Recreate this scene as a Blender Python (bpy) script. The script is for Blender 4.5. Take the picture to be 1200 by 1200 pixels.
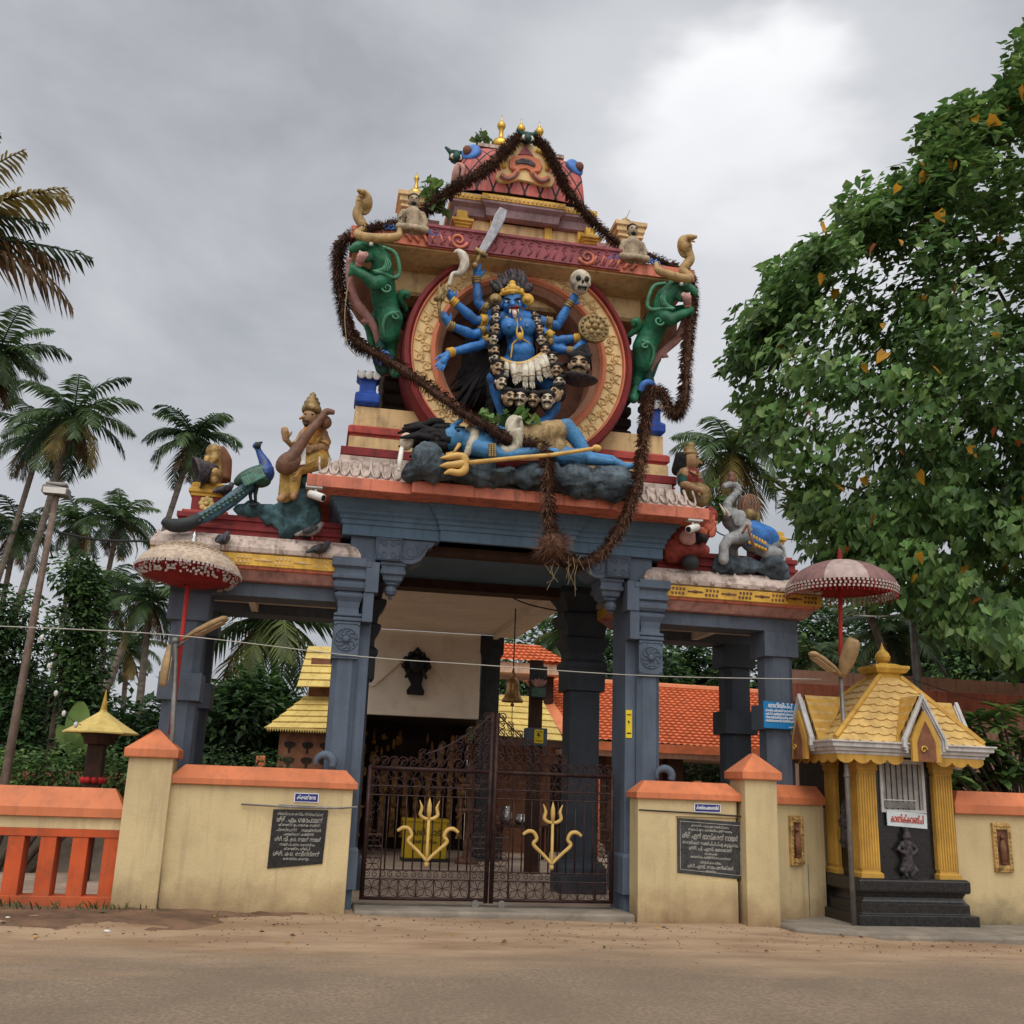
import bpy, math, random
from math import sin, cos, pi, radians as rad
from mathutils import Vector as V, Matrix, Quaternion, noise
random.seed(7)
sc = bpy.context.scene
for o in list(bpy.data.objects): bpy.data.objects.remove(o)
COL = sc.collection
# ---------------------------------------------------------------- camera
F = 1200.0; YAW, PITCH, ROLL = rad(10.5), rad(15.0), rad(2.1)
CO = V((0, 0, 1.6))
_w = V((sin(YAW)*cos(PITCH), cos(YAW)*cos(PITCH), sin(PITCH)))
_r = V((cos(YAW), -sin(YAW), 0)); _u = _r.cross(_w)
_r, _u = cos(ROLL)*_r + sin(ROLL)*_u, -sin(ROLL)*_r + cos(ROLL)*_u
cd = bpy.data.cameras.new('camera'); cam = bpy.data.objects.new('camera', cd); COL.objects.link(cam)
cam.matrix_world = Matrix(((_r.x, _u.x, -_w.x, CO.x), (_r.y, _u.y, -_w.y, CO.y), (_r.z, _u.z, -_w.z, CO.z), (0, 0, 0, 1)))
cd.sensor_width = 36; cd.lens = 36; cd.clip_end = 2000; cd.clip_start = .1
sc.camera = cam
# ---------------------------------------------------------------- sky, sun, exposure
SUN_EL, SUN_ROT = rad(60), rad(195)
world = bpy.data.worlds.new('World'); sc.world = world; world.use_nodes = True
nt = world.node_tree; N = nt.nodes; L = nt.links; N.clear()
def wn(t, **k):
    n = N.new(t)
    for a, b in k.items(): setattr(n, a, b)
    return n
out = wn('ShaderNodeOutputWorld'); mixs = wn('ShaderNodeMixShader'); mixs.inputs[0].default_value = .9
bg1 = wn('ShaderNodeBackground'); bg2 = wn('ShaderNodeBackground')
sky = wn('ShaderNodeTexSky', sky_type='NISHITA'); sky.sun_disc = False; sky.sun_elevation = SUN_EL; sky.sun_rotation = SUN_ROT
bg1.inputs[1].default_value = .06; L.new(sky.outputs[0], bg1.inputs[0])
tc = wn('ShaderNodeTexCoord'); mp = wn('ShaderNodeMapping'); mp.inputs['Scale'].default_value = (1.0, 1.0, 2.2)
L.new(tc.outputs['Generated'], mp.inputs[0])
n1 = wn('ShaderNodeTexNoise'); n1.inputs['Scale'].default_value = 2.8; n1.inputs['Detail'].default_value = 6; n1.inputs['Roughness'].default_value = .55; n1.inputs['Distortion'].default_value = .35
L.new(mp.outputs[0], n1.inputs['Vector'])
rp = wn('ShaderNodeValToRGB'); e = rp.color_ramp.elements
e[0].position = .32; e[0].color = (.43, .445, .48, 1); e[1].position = .72; e[1].color = (.70, .71, .735, 1)
m_ = rp.color_ramp.elements.new(.5); m_.color = (.56, .58, .615, 1)
L.new(n1.outputs[0], rp.inputs[0])
# the bright break in the cloud
d0 = (_w + (872-600)/F*_r - (165-600)/F*_u).normalized()
def spot(d, edge, k, col, prev, warp=.09):
    nn = wn('ShaderNodeTexNoise'); nn.inputs['Scale'].default_value = 5.5; nn.inputs['Detail'].default_value = 4
    L.new(mp.outputs[0], nn.inputs['Vector'])
    dp = wn('ShaderNodeVectorMath', operation='DOT_PRODUCT'); L.new(tc.outputs['Generated'], dp.inputs[0]); dp.inputs[1].default_value = d
    ad = wn('ShaderNodeMath', operation='MULTIPLY_ADD'); L.new(nn.outputs[0], ad.inputs[0]); ad.inputs[1].default_value = warp; L.new(dp.outputs['Value'], ad.inputs[2])
    mr = wn('ShaderNodeMapRange', interpolation_type='SMOOTHSTEP'); L.new(ad.outputs[0], mr.inputs[0])
    mr.inputs[1].default_value = edge+warp*.5; mr.inputs[2].default_value = 1.0+warp*.5; mr.inputs[3].default_value = 0; mr.inputs[4].default_value = k
    mx = wn('ShaderNodeMix', data_type='RGBA'); L.new(mr.outputs[0], mx.inputs[0]); L.new(prev, mx.inputs[6]); mx.inputs[7].default_value = (*col, 1)
    return mx.outputs[2]
c = spot(d0, .968, .8, (.74, .755, .79), rp.outputs[0], .05)
c = spot(d0, .9925, 1.0, (1.15, 1.15, 1.16), c, .022)
d1 = (_w + (880-600)/F*_r - (330-600)/F*_u).normalized()
c = spot(d1, .975, .6, (.80, .81, .85), c, .03)
# unseen bright sky patch, added behind the camera to light the facade
c = spot(V((-.10, -.66, .76)).normalized(), .22, 1.0, (1.75, 1.72, 1.67), c)
L.new(c, bg2.inputs[0]); bg2.inputs[1].default_value = 1.0
L.new(bg1.outputs[0], mixs.inputs[1]); L.new(bg2.outputs[0], mixs.inputs[2]); L.new(mixs.outputs[0], out.inputs[0])
sd = bpy.data.lights.new('sun', 'SUN'); sd.energy = 1.4; sd.angle = rad(40); sd.color = (1, .96, .88)
so = bpy.data.objects.new('sun', sd); COL.objects.link(so)
so.rotation_euler = V((cos(SUN_EL)*sin(SUN_ROT), cos(SUN_EL)*cos(SUN_ROT), sin(SUN_EL))).to_track_quat('Z', 'Y').to_euler()
vs = sc.view_settings; vs.view_transform = 'Standard'; vs.look = 'None'; vs.gamma = 1; vs.exposure = 0.0
# ---------------------------------------------------------------- helpers
def at(x, y, Y):
    """point of the place at depth Y (metres from the camera) read off the photograph"""
    d = _w + (x-600)/F*_r - (y-600)/F*_u
    return CO + d*((Y-CO.y)/d.y)
ORG = {}
class MB:
    """collects shapes in world metres, then links them as ONE mesh object"""
    def __init__(s): s.v = []; s.f = []; s.m = []; s.cur = 0
    def add(s, vs, fs, m=None):
        b = len(s.v); s.v += [V(p) for p in vs]
        s.f += [tuple(b+i for i in f) for f in fs]; s.m += [s.cur if m is None else m]*len(fs); return s
    def box(s, x0, x1, y0, y1, z0, z1, m=None):
        x0, x1 = sorted((x0, x1)); y0, y1 = sorted((y0, y1)); z0, z1 = sorted((z0, z1))
        return s.add([(x0,y0,z0),(x1,y0,z0),(x1,y1,z0),(x0,y1,z0),(x0,y0,z1),(x1,y0,z1),(x1,y1,z1),(x0,y1,z1)],
            [(0,3,2,1),(4,5,6,7),(0,1,5,4),(1,2,6,5),(2,3,7,6),(3,0,4,7)], m)
    def obox(s, c, size, rot=None, m=None):
        R = rot.to_matrix() if hasattr(rot, 'to_matrix') else (rot or Matrix.Identity(3)); h = V(size)/2; c = V(c)
        vs = [c + R @ V((a*h.x, b*h.y, d*h.z)) for d in (-1,1) for a, b in ((-1,-1),(1,-1),(1,1),(-1,1))]
        return s.add(vs, [(0,3,2,1),(4,5,6,7),(0,1,5,4),(1,2,6,5),(2,3,7,6),(3,0,4,7)], m)
    def stack(s, x0, x1, y0, y1, prof, m=None, bev=0):
        """rectangle lofted through (outset, z) pairs: mitred mouldings on four sides"""
        x0, x1 = sorted((x0, x1)); vs = []; fs = []
        for o, z in prof: vs += [(x0-o,y0-o,z),(x1+o,y0-o,z),(x1+o,y1+o,z),(x0-o,y1+o,z)]
        for i in range(len(prof)-1):
            for k in range(4):
                a = i*4+k; b = i*4+(k+1) % 4; fs.append((a, b, b+4, a+4))
        fs.append((3,2,1,0)); n = len(vs); fs.append((n-4,n-3,n-2,n-1))
        return s.add(vs, fs, m)
    def prism(s, pts, d, m=None):
        """closed outline of 3-D points pushed along vector d"""
        n = len(pts); d = V(d); p = [V(q) for q in pts]
        nr = sum((p[i].cross(p[(i+1) % n]) for i in range(n)), V())
        if nr.dot(d) > 0: p = p[::-1]
        vs = p + [q+d for q in p]
        fs = [tuple(range(n)), tuple(range(2*n-1, n-1, -1))] + [(i, n+i, n+(i+1) % n, (i+1) % n) for i in range(n)]
        return s.add(vs, fs, m)
    def tube(s, pts, r, n=8, m=None, flat=None):
        pts = [V(p) for p in pts]; k = len(pts)
        R = list(r) if hasattr(r, '__len__') else [r]*k
        vs = []; fs = []; t0 = (pts[1]-pts[0]).normalized()
        a = t0.orthogonal().normalized()
        for i, p in enumerate(pts):
            t = (pts[min(i+1, k-1)]-pts[max(i-1, 0)])
            t = t.normalized() if t.length > 1e-9 else t0
            a = (a - a.dot(t)*t); a = a.normalized() if a.length > 1e-6 else t.orthogonal().normalized()
            b = t.cross(a)
            for j in range(n):
                th = 2*pi*j/n; vs.append(p + R[i]*(cos(th)*a + sin(th)*b))
        for i in range(k-1):
            for j in range(n):
                q = (j+1) % n; fs.append((i*n+j, i*n+q, (i+1)*n+q, (i+1)*n+j))
        fs.append(tuple(range(n-1, -1, -1))); fs.append(tuple(range((k-1)*n, k*n)))
        return s.add(vs, fs, m)
    def lathe(s, c, prof, n=20, axis=None, m=None):
        c = V(c); Q = V((0,0,1)).rotation_difference(V(axis).normalized()).to_matrix() if axis else Matrix.Identity(3)
        vs = []; fs = []
        for r, z in prof:
            for j in range(n): vs.append(c + Q @ V((r*cos(2*pi*j/n), r*sin(2*pi*j/n), z)))
        for i in range(len(prof)-1):
            for j in range(n):
                q = (j+1) % n; fs.append((i*n+j, i*n+q, (i+1)*n+q, (i+1)*n+j))
        fs.append(tuple(range(n-1, -1, -1))); k = len(prof); fs.append(tuple(range((k-1)*n, k*n)))
        return s.add(vs, fs, m)
    def ell(s, c, r, rot=None, nu=14, nv=9, m=None):
        c = V(c); r = V((r,r,r)) if not hasattr(r, '__len__') else V(r)
        R = rot.to_matrix() if hasattr(rot, 'to_matrix') else (rot or Matrix.Identity(3))
        vs = [c + R @ V((0,0,-r.z))]; fs = []
        for i in range(1, nv):
            ph = -pi/2 + pi*i/nv
            for j in range(nu):
                th = 2*pi*j/nu; vs.append(c + R @ V((r.x*cos(ph)*cos(th), r.y*cos(ph)*sin(th), r.z*sin(ph))))
        vs.append(c + R @ V((0,0,r.z))); e = len(vs)-1
        for j in range(nu):
            q = (j+1) % nu; fs.append((0, 1+q, 1+j)); fs.append((e, 1+(nv-2)*nu+j, 1+(nv-2)*nu+q))
            for i in range(nv-2): fs.append((1+i*nu+j, 1+i*nu+q, 1+(i+1)*nu+q, 1+(i+1)*nu+j))
        return s.add(vs, fs, m)
    def limb(s, pts, r, n=10, m=None):
        pts = [V(p) for p in pts]; R = list(r) if hasattr(r, '__len__') else [r]*len(pts)
        s.tube(pts, R, n, m)
        for p, q in zip(pts, R): s.ell(p, q, None, n, 7, m)
        return s
    def build(s, name, mat, parent=None, smooth=False, remesh=None, relax=3, bevel=0, label=None, jit=0):
        org = ORG.get(parent.name, V()) if parent else V()
        me = bpy.data.meshes.new(name)
        if jit:
            for p in s.v: p += jit*noise.noise_vector(p*3.1)
        me.from_pydata([p-org for p in s.v], [], s.f)
        mats = mat if isinstance(mat, (list, tuple)) else [mat]
        for q in mats: me.materials.append(q)
        if len(mats) > 1: me.polygons.foreach_set('material_index', s.m)
        if smooth: me.polygons.foreach_set('use_smooth', [True]*len(me.polygons))
        o = bpy.data.objects.new(name, me); COL.objects.link(o)
        if remesh:
            q = o.modifiers.new('remesh', 'REMESH'); q.mode = 'VOXEL'; q.voxel_size = remesh; q.use_smooth_shade = True
            q = o.modifiers.new('smooth', 'SMOOTH'); q.iterations = relax; q.factor = .5
            dg = bpy.context.evaluated_depsgraph_get(); m2 = bpy.data.meshes.new_from_object(o.evaluated_get(dg))
            o.modifiers.clear(); o.data = m2; m2.name = name
            m2.materials.clear()
            for q in mats: m2.materials.append(q)
            m2.polygons.foreach_set('use_smooth', [True]*len(m2.polygons))
        if bevel:
            q = o.modifiers.new('bevel', 'BEVEL'); q.width = bevel; q.segments = 2; q.limit_method = 'ANGLE'; q.angle_limit = rad(50)
        if parent: o.parent = parent
        ORG[o.name] = org
        if label: o['label'] = label
        return o
def thing(name, label, cat, loc=(0,0,0), group=None):
    o = bpy.data.objects.new(name, None); COL.objects.link(o); o.location = loc; o.empty_display_size = .2
    o['label'] = label; o['category'] = cat; ORG[o.name] = V(loc)
    if group: o['group'] = group
    return o
def tag(o, label, cat, group=None):
    o['label'] = label; o['category'] = cat
    if group: o['group'] = group
    return o
def setting(o, kind='structure'): o['kind'] = kind; return o
def kids(o): return [c for c in COL.objects if c.parent == o]
def dup(root, loc, label, rotz=None, scale=None):
    r = root.copy(); COL.objects.link(r); r.location = loc; r['label'] = label
    if rotz is not None: r.rotation_euler.z = rotz
    if scale is not None: r.scale = scale
    ORG[r.name] = V(loc)
    for ch in kids(root):
        c = ch.copy(); COL.objects.link(c); c.parent = r; ORG[c.name] = V(loc)
        for g in kids(ch):
            d = g.copy(); COL.objects.link(d); d.parent = c; ORG[d.name] = V(loc)
    return r
def inst(o, parent, M):
    """place a part built round its own origin: M is in the parent's frame"""
    o.parent = parent; o.matrix_local = M; return o
def catmull(P, n=8):
    P = [V(p) for p in P]; out = []
    for i in range(len(P)-1):
        a, b, c, d = P[max(i-1,0)], P[i], P[i+1], P[min(i+2,len(P)-1)]
        for k in range(n):
            t = k/n; out.append(.5*((2*b)+(c-a)*t+(2*a-5*b+4*c-d)*t*t+(3*b-a-3*c+d)*t**3))
    return out+[P[-1]]
def lerpl(vals, n):
    """stretch a short list of numbers over n samples"""
    o = []
    for i in range(n):
        t = i/(n-1)*(len(vals)-1); k = min(int(t), len(vals)-2); o.append(vals[k]+(vals[k+1]-vals[k])*(t-k))
    return o
# ---------------------------------------------------------------- materials
def mat(name, col, rough=.75, var=.18, scale=3.0, dirt=0.0, dirtcol=(.06,.05,.04), streak=0.0, bump=.15, bscale=60, metal=0.0, spec=.25, fine=0.0, splash=None, edge=0.0, trans=0.0):
    m = bpy.data.materials.new(name); m.use_nodes = True; nt = m.node_tree; N = nt.nodes; L = nt.links
    b = N['Principled BSDF']; b.inputs['Roughness'].default_value = rough; b.inputs['Metallic'].default_value = metal
    b.inputs['Specular IOR Level'].default_value = spec
    tc = N.new('ShaderNodeTexCoord'); geo = N.new('ShaderNodeNewGeometry')
    def noise_(sc_, det=4, ro=.55, stretch=None):
        n = N.new('ShaderNodeTexNoise'); n.inputs['Scale'].default_value = sc_; n.inputs['Detail'].default_value = det; n.inputs['Roughness'].default_value = ro
        if stretch:
            q = N.new('ShaderNodeMapping'); q.inputs['Scale'].default_value = stretch; L.new(geo.outputs['Position'], q.inputs[0]); L.new(q.outputs[0], n.inputs['Vector'])
        else: L.new(geo.outputs['Position'], n.inputs['Vector'])
        return n.outputs[0]
    def mix(f, a, c2, blend='MIX'):
        q = N.new('ShaderNodeMix'); q.data_type = 'RGBA'; q.blend_type = blend
        for s_, v_ in ((0, f), (6, a), (7, c2)):
            if hasattr(v_, 'links') or hasattr(v_, 'is_output'): L.new(v_, q.inputs[s_])
            elif s_ == 0: q.inputs[0].default_value = v_
            else: q.inputs[s_].default_value = (*v_, 1)
        return q.outputs[2]
    def rng(v_, a, c2, lo=0.0, hi=1.0):
        q = N.new('ShaderNodeMapRange'); L.new(v_, q.inputs[0]); q.inputs[1].default_value = a; q.inputs[2].default_value = c2
        q.inputs[3].default_value = lo; q.inputs[4].default_value = hi; return q.outputs[0]
    dk = tuple(x*(1-var) for x in col); lt = tuple(min(1, x*(1+var*.7)) for x in col)
    c = mix(rng(noise_(scale, 5), .36, .64), dk, lt)
    if fine: c = mix(rng(noise_(bscale*.6, 5, .7), .42, .58, 0, fine), c, dirtcol)
    if dirt: c = mix(rng(noise_(scale*1.7+1, 8, .68), .49, .66, 0, dirt), c, dirtcol)
    if streak: c = mix(rng(noise_(2.2, 6, .6, (5, 5, .45)), .51, .66, 0, streak), c, dirtcol)
    if splash:
        z0, z1, sc_, am = splash
        q = N.new('ShaderNodeSeparateXYZ'); L.new(geo.outputs['Position'], q.inputs[0])
        a = N.new('ShaderNodeMath'); a.operation = 'MULTIPLY_ADD'; L.new(noise_(2.6, 6, .65), a.inputs[0]); a.inputs[1].default_value = -(z1-z0)*1.3; L.new(q.outputs[2], a.inputs[2])
        c = mix(rng(a.outputs[0], z0-(z1-z0)*.7, z1-(z1-z0)*.7, am, 0), c, sc_)
    if edge:   # paint rubbed thin on the raised parts
        a = N.new('ShaderNodeMath'); a.operation = 'MULTIPLY'; L.new(rng(geo.outputs['Pointiness'], .505, .56), a.inputs[0]); L.new(rng(noise_(9, 4), .35, .6, .25, 1), a.inputs[1])
        s_ = N.new('ShaderNodeMath'); s_.operation = 'MULTIPLY'; L.new(a.outputs[0], s_.inputs[0]); s_.inputs[1].default_value = edge
        c = mix(s_.outputs[0], c, tuple(min(.75, x*1.9+.06) for x in col))
    L.new(c, b.inputs['Base Color'])
    if trans:
        t = N.new('ShaderNodeBsdfTranslucent'); L.new(c, t.inputs[0]); mx = N.new('ShaderNodeMixShader'); mx.inputs[0].default_value = trans
        L.new(b.outputs[0], mx.inputs[1]); L.new(t.outputs[0], mx.inputs[2]); L.new(mx.outputs[0], N['Material Output'].inputs[0])
    if bump:
        q = N.new('ShaderNodeBump'); q.inputs['Strength'].default_value = bump; q.inputs['Distance'].default_value = .02; L.new(noise_(bscale, 5, .6), q.inputs['Height']); L.new(q.outputs[0], b.inputs['Normal'])
    m.diffuse_color = (*col, 1)
    return m
def sh(r, g, b):  # sRGB 0..255 to linear
    return tuple(((x/255)/12.92 if x/255 <= .04045 else ((x/255+.055)/1.055)**2.4) for x in (r, g, b))
M = {}
STAT = set('kali_blue pale_blue flesh flesh_pale bone green_stat green_light green_dark pink_board stone_body snake snake_pale leopard saree saree_yellow skin_gold veena peacock_blue peacock_green peacock_tail elephant cloth_blue bird_red feather_red antique antique_gold'.split())
def mk(k, *a, **kw):
    if k in STAT: kw.setdefault('edge', .35); kw['bump'] = .6; kw['bscale'] = 24; kw['streak'] = .6; kw['dirt'] = .6
    if k.startswith('leaf') or k.startswith('frond'): kw['trans'] = .38
    M[k] = mat(k, *a, **kw); return M[k]
GR = (.03,.028,.025)
mk('blue_grey', (.088,.115,.160), .6, .16, 1.5, dirt=.25, streak=.35, dirtcol=(.05,.055,.065))
mk('blue_light', (.088,.15,.22), .6, .14, 1.5, streak=.3, dirtcol=(.05,.06,.07))
mk('slate', (.045,.055,.07), .6, .25, 1.5, dirt=.3, streak=.3, dirtcol=(.03,.03,.035))  # rear pillars: the shade inside the gateway is put into this colour
mk('slate_mid', (.085,.105,.14), .6, .2, 1.5, dirt=.3, streak=.35, dirtcol=(.04,.042,.05))
mk('orange', (.56,.175,.075), .6, .16, 1.4, dirt=.35, streak=.3, dirtcol=(.25,.10,.06), bump=.1)
mk('eave_orange', (.58,.18,.11), .65, .16, 1.2, dirt=.45, streak=.55, dirtcol=(.11,.05,.04), bump=.15)
mk('cream', (.54,.425,.235), .8, .10, .9, dirt=.35, streak=.4, dirtcol=(.36,.27,.16), splash=(-.1,.50,(.17,.095,.05),.85), bump=.25, bscale=35)
mk('cream_plain', (.60,.46,.26), .8, .10, 1.1, dirt=.3, streak=.3, dirtcol=(.25,.17,.10))
mk('yellow_wall', (.70,.49,.25), .75, .12, 1.6, dirt=.4, streak=.45, dirtcol=(.20,.13,.09))
mk('maroon', (.22,.028,.03), .65, .2, 2, dirt=.45, streak=.4, dirtcol=(.06,.02,.02))
mk('maroon_pink', (.27,.075,.09), .7, .2, 3, dirt=.45, streak=.4, dirtcol=(.09,.04,.04))
mk('red_trim', (.45,.075,.06), .65, .16, 2, dirt=.5, streak=.4, dirtcol=(.10,.03,.03))
mk('salmon', (.55,.20,.13), .7, .14, 2, dirt=.4, streak=.4, dirtcol=(.16,.07,.05))
mk('pink_stone', (.42,.22,.19), .75, .2, 3, dirt=.45, streak=.5, dirtcol=(.12,.07,.06))
mk('lotus_pink', (.52,.42,.37), .8, .2, 3, dirt=.6, streak=.65, dirtcol=(.12,.075,.055), bump=.4)
mk('gold_paint', (.60,.36,.06), .55, .2, 4, dirt=.35, streak=.25, dirtcol=(.22,.10,.03))
mk('ring_yellow', (.72,.52,.26), .7, .12, 3, dirt=.25, streak=.2, dirtcol=(.2,.12,.07))
mk('ring_scroll', (.60,.40,.18), .7, .2, 3)
mk('ring_orange', (.58,.19,.10), .7, .12, 2, dirt=.25, streak=.3, dirtcol=(.2,.08,.05))
mk('ring_pink', (.58,.30,.20), .7, .12, 2, dirt=.3, streak=.3, dirtcol=(.2,.11,.08))
mk('niche_brown', (.17,.075,.05), .85, .25, 2, dirt=.6, dirtcol=(.03,.02,.02))
mk('dark_brown', (.035,.022,.018), .85, .3, 2)
mk('mauve', (.26,.17,.18), .7, .15, 3, dirt=.4, streak=.5, dirtcol=(.10,.06,.06))
mk('gold', (.55,.33,.06), .32, .15, 6, metal=.85, bump=.05, dirt=.2, dirtcol=(.2,.1,.03))
mk('brass', (.42,.24,.10), .38, .2, 8, metal=.8, bump=.05)
mk('antique_gold', (.36,.22,.07), .5, .35, 9, metal=.2, dirt=.5, dirtcol=(.07,.05,.03), streak=.4)
mk('antique', (.23,.155,.06), .5, .35, 9, metal=.3, dirt=.4, dirtcol=(.05,.04,.03))
mk('kali_blue', (.022,.155,.45), .5, .25, 5, dirt=.35, streak=.3, dirtcol=(.02,.045,.12), spec=.4)
mk('pale_blue', (.045,.20,.42), .55, .25, 5, dirt=.4, streak=.3, dirtcol=(.06,.10,.16), spec=.4)
mk('hair_black', (.012,.011,.012), .7, .4, 10, bump=.5, bscale=90)
mk('hair_grey', (.055,.045,.05), .6, .6, 22, bump=.4)
mk('flesh', (.42,.29,.18), .65, .3, 8, dirt=.45, dirtcol=(.16,.10,.06), streak=.35)
mk('flesh_pale', (.55,.45,.33), .65, .25, 8, dirt=.5, dirtcol=(.18,.13,.08), streak=.35)
mk('bone', (.50,.43,.33), .65, .2, 9, dirt=.5, dirtcol=(.16,.11,.07), streak=.4)
mk('tongue', (.55,.42,.37), .4, .2, 20)
mk('lip_red', (.25,.02,.02), .4, .2, 20)
mk('white', (.70,.68,.64), .6, .1, 5, dirt=.3, dirtcol=(.25,.22,.2), streak=.2)
mk('black', (.012,.012,.014), .5, .3, 5)
mk('green_stat', (.012,.145,.065), .5, .4, 4, dirt=.4, streak=.3, dirtcol=(.008,.05,.035), spec=.4)
mk('green_light', (.05,.22,.12), .5, .3, 5, spec=.4)
mk('green_dark', (.01,.06,.045), .6, .4, 5, dirt=.4, dirtcol=(.01,.02,.02))
mk('pink_board', (.42,.20,.18), .7, .2, 4, dirt=.4, streak=.4, dirtcol=(.14,.07,.07))
mk('blue_paint', (.02,.075,.38), .5, .3, 6, dirt=.3, dirtcol=(.02,.03,.1))
mk('blue_stone', (.06,.17,.48), .5, .3, 6)
mk('stone_body', (.36,.28,.19), .75, .25, 7, dirt=.6, dirtcol=(.10,.08,.06), streak=.5, bump=.4)
mk('snake', (.33,.21,.08), .5, .25, 10, dirt=.4, dirtcol=(.09,.06,.03))
mk('snake_pale', (.44,.38,.29), .5, .25, 10, dirt=.5, dirtcol=(.12,.09,.07), streak=.4)
mk('rock', (.075,.10,.12), .8, .6, 3.5, dirt=.8, dirtcol=(.018,.022,.026), streak=.5, bump=.8, bscale=18)
mk('rock_green', (.06,.125,.145), .8, .5, 3.5, dirt=.6, dirtcol=(.015,.02,.025), streak=.6, bump=.8, bscale=18)
mk('leopard', (.33,.23,.11), .75, .25, 14, dirt=.8, dirtcol=(.10,.06,.03))
mk('sword', (.30,.30,.33), .45, .25, 8, metal=.35, dirt=.35, dirtcol=(.12,.10,.10))
mk('trident_gold', (.58,.36,.11), .45, .15, 5, dirt=.2, dirtcol=(.25,.13,.05))
mk('trident_yellow', (.52,.34,.11), .5, .12, 5)
mk('saree', (.42,.19,.03), .6, .3, 7, dirt=.35, dirtcol=(.2,.09,.02), streak=.4)
mk('saree_yellow', (.44,.28,.075), .6, .3, 9, dirt=.35, dirtcol=(.25,.14,.04), streak=.4)
mk('skin_gold', (.34,.20,.10), .55, .25, 7, dirt=.4, dirtcol=(.10,.06,.03))
mk('veena', (.13,.055,.03), .45, .3, 7)
mk('peacock_blue', (.01,.06,.27), .4, .4, 9, spec=.5)
mk('peacock_green', (.012,.075,.05), .4, .5, 12, spec=.5)
mk('peacock_tail', (.02,.08,.13), .45, .6, 12, spec=.5)
mk('dark_grey', (.03,.033,.036), .6, .3, 6)
mk('elephant', (.26,.27,.28), .65, .25, 5, dirt=.5, dirtcol=(.13,.13,.14), streak=.5)
mk('cloth_blue', (.025,.15,.42), .55, .4, 6, dirt=.3, dirtcol=(.05,.06,.2))
mk('bird_red', (.23,.035,.025), .65, .4, 7, dirt=.55, dirtcol=(.05,.015,.015))
mk('feather_red', (.34,.075,.035), .65, .35, 9, dirt=.5, dirtcol=(.10,.02,.02))
mk('umb_red', (.24,.016,.018), .75, .2, 5)
mk('umb_cream', (.47,.37,.29), .85, .25, 14, dirt=.4, dirtcol=(.24,.19,.12), bump=.4)
mk('umb_pink', (.20,.11,.105), .8, .25, 9, dirt=.4, dirtcol=(.2,.11,.11))
mk('umb_white', (.36,.28,.26), .8, .2, 9, dirt=.3, dirtcol=(.35,.2,.2))
mk('bead', (.44,.37,.34), .5, .2, 30)
mk('pole_red', (.42,.03,.025), .5, .2, 4)
mk('metal_grey', (.20,.19,.18), .5, .25, 6, metal=.5, dirt=.4, dirtcol=(.12,.08,.06))
mk('metal_rust', (.17,.125,.10), .7, .3, 5, dirt=.6, dirtcol=(.10,.055,.04), streak=.3)
mk('silver', (.55,.55,.55), .3, .15, 8, metal=.9)
mk('lamp_tan', (.36,.24,.12), .55, .25, 6, dirt=.4, dirtcol=(.12,.08,.05))
mk('gate_iron', (.030,.013,.012), .55, .4, 7, metal=.25, dirt=.5, dirtcol=(.08,.045,.035), bump=.2)
mk('kiosk_gold', (.50,.285,.055), .55, .16, 3, dirt=.25, streak=.3, dirtcol=(.26,.11,.02))
mk('kiosk_tile', (.55,.365,.13), .6, .18, 6, dirt=.3, streak=.25, dirtcol=(.25,.12,.04))
mk('kiosk_white', (.52,.50,.49), .6, .12, 4, dirt=.3, streak=.35, dirtcol=(.2,.19,.2))
mk('granite', (.012,.012,.014), .22, .4, 18, bump=.03, spec=.5, fine=.25, dirtcol=(.04,.035,.03))
mk('granite_worn', (.03,.031,.034), .5, .4, 9, dirt=.5, dirtcol=(.09,.085,.08), fine=.3)
mk('engrave', (.42,.40,.36), .8, .2, 9)
mk('sign_blue', (.008,.17,.42), .45, .08, 3)
mk('sign_navy', (.022,.03,.17), .4, .1, 3)
mk('sign_white', (.75,.76,.78), .5, .06, 3)
mk('sign_pale', (.55,.62,.64), .5, .08, 5)
mk('sign_red', (.55,.06,.03), .5, .1, 3)
mk('sign_yellow', (.70,.52,.02), .45, .08, 3)
mk('tile_orange', (.60,.165,.07), .65, .16, 4, dirt=.2, dirtcol=(.3,.08,.04))
mk('ridge_orange', (.66,.22,.10), .65, .12, 3, streak=.2, dirtcol=(.3,.1,.06))
mk('sheet_yellow', (.62,.46,.15), .6, .14, 1.4, dirt=.35, streak=.35, dirtcol=(.30,.22,.06))
mk('pink_wall', (.72,.48,.36), .8, .1, .8, dirt=.3, streak=.35, dirtcol=(.25,.13,.10))
mk('ceil_cream', (.74,.64,.52), .85, .08, .7, dirt=.3, dirtcol=(.40,.32,.25))
mk('wood_dark', (.05,.022,.014), .7, .3, 5)
mk('brick_brown', (.20,.085,.045), .8, .25, 5, dirt=.4, dirtcol=(.08,.04,.03))
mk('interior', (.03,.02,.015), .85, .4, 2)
mk('plumage', (.018,.10,.065), .4, .5, 12, spec=.5)
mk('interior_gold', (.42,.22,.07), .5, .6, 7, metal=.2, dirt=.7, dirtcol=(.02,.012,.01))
mk('trunk', (.16,.135,.11), .9, .3, 6, dirt=.5, dirtcol=(.06,.05,.04), bump=.6, bscale=25)
mk('bark', (.085,.065,.05), .9, .35, 6, bump=.7, bscale=22)
mk('frond', (.06,.11,.035), .5, .5, 1.6, spec=.4, bump=0)
mk('frond_light', (.13,.17,.05), .5, .5, 1.6, spec=.4, bump=0)
mk('frond_dark', (.028,.058,.026), .5, .5, 1.6, spec=.4, bump=0)
mk('frond_yellow', (.22,.17,.05), .6, .5, 1.6, spec=.3, bump=0)
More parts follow.
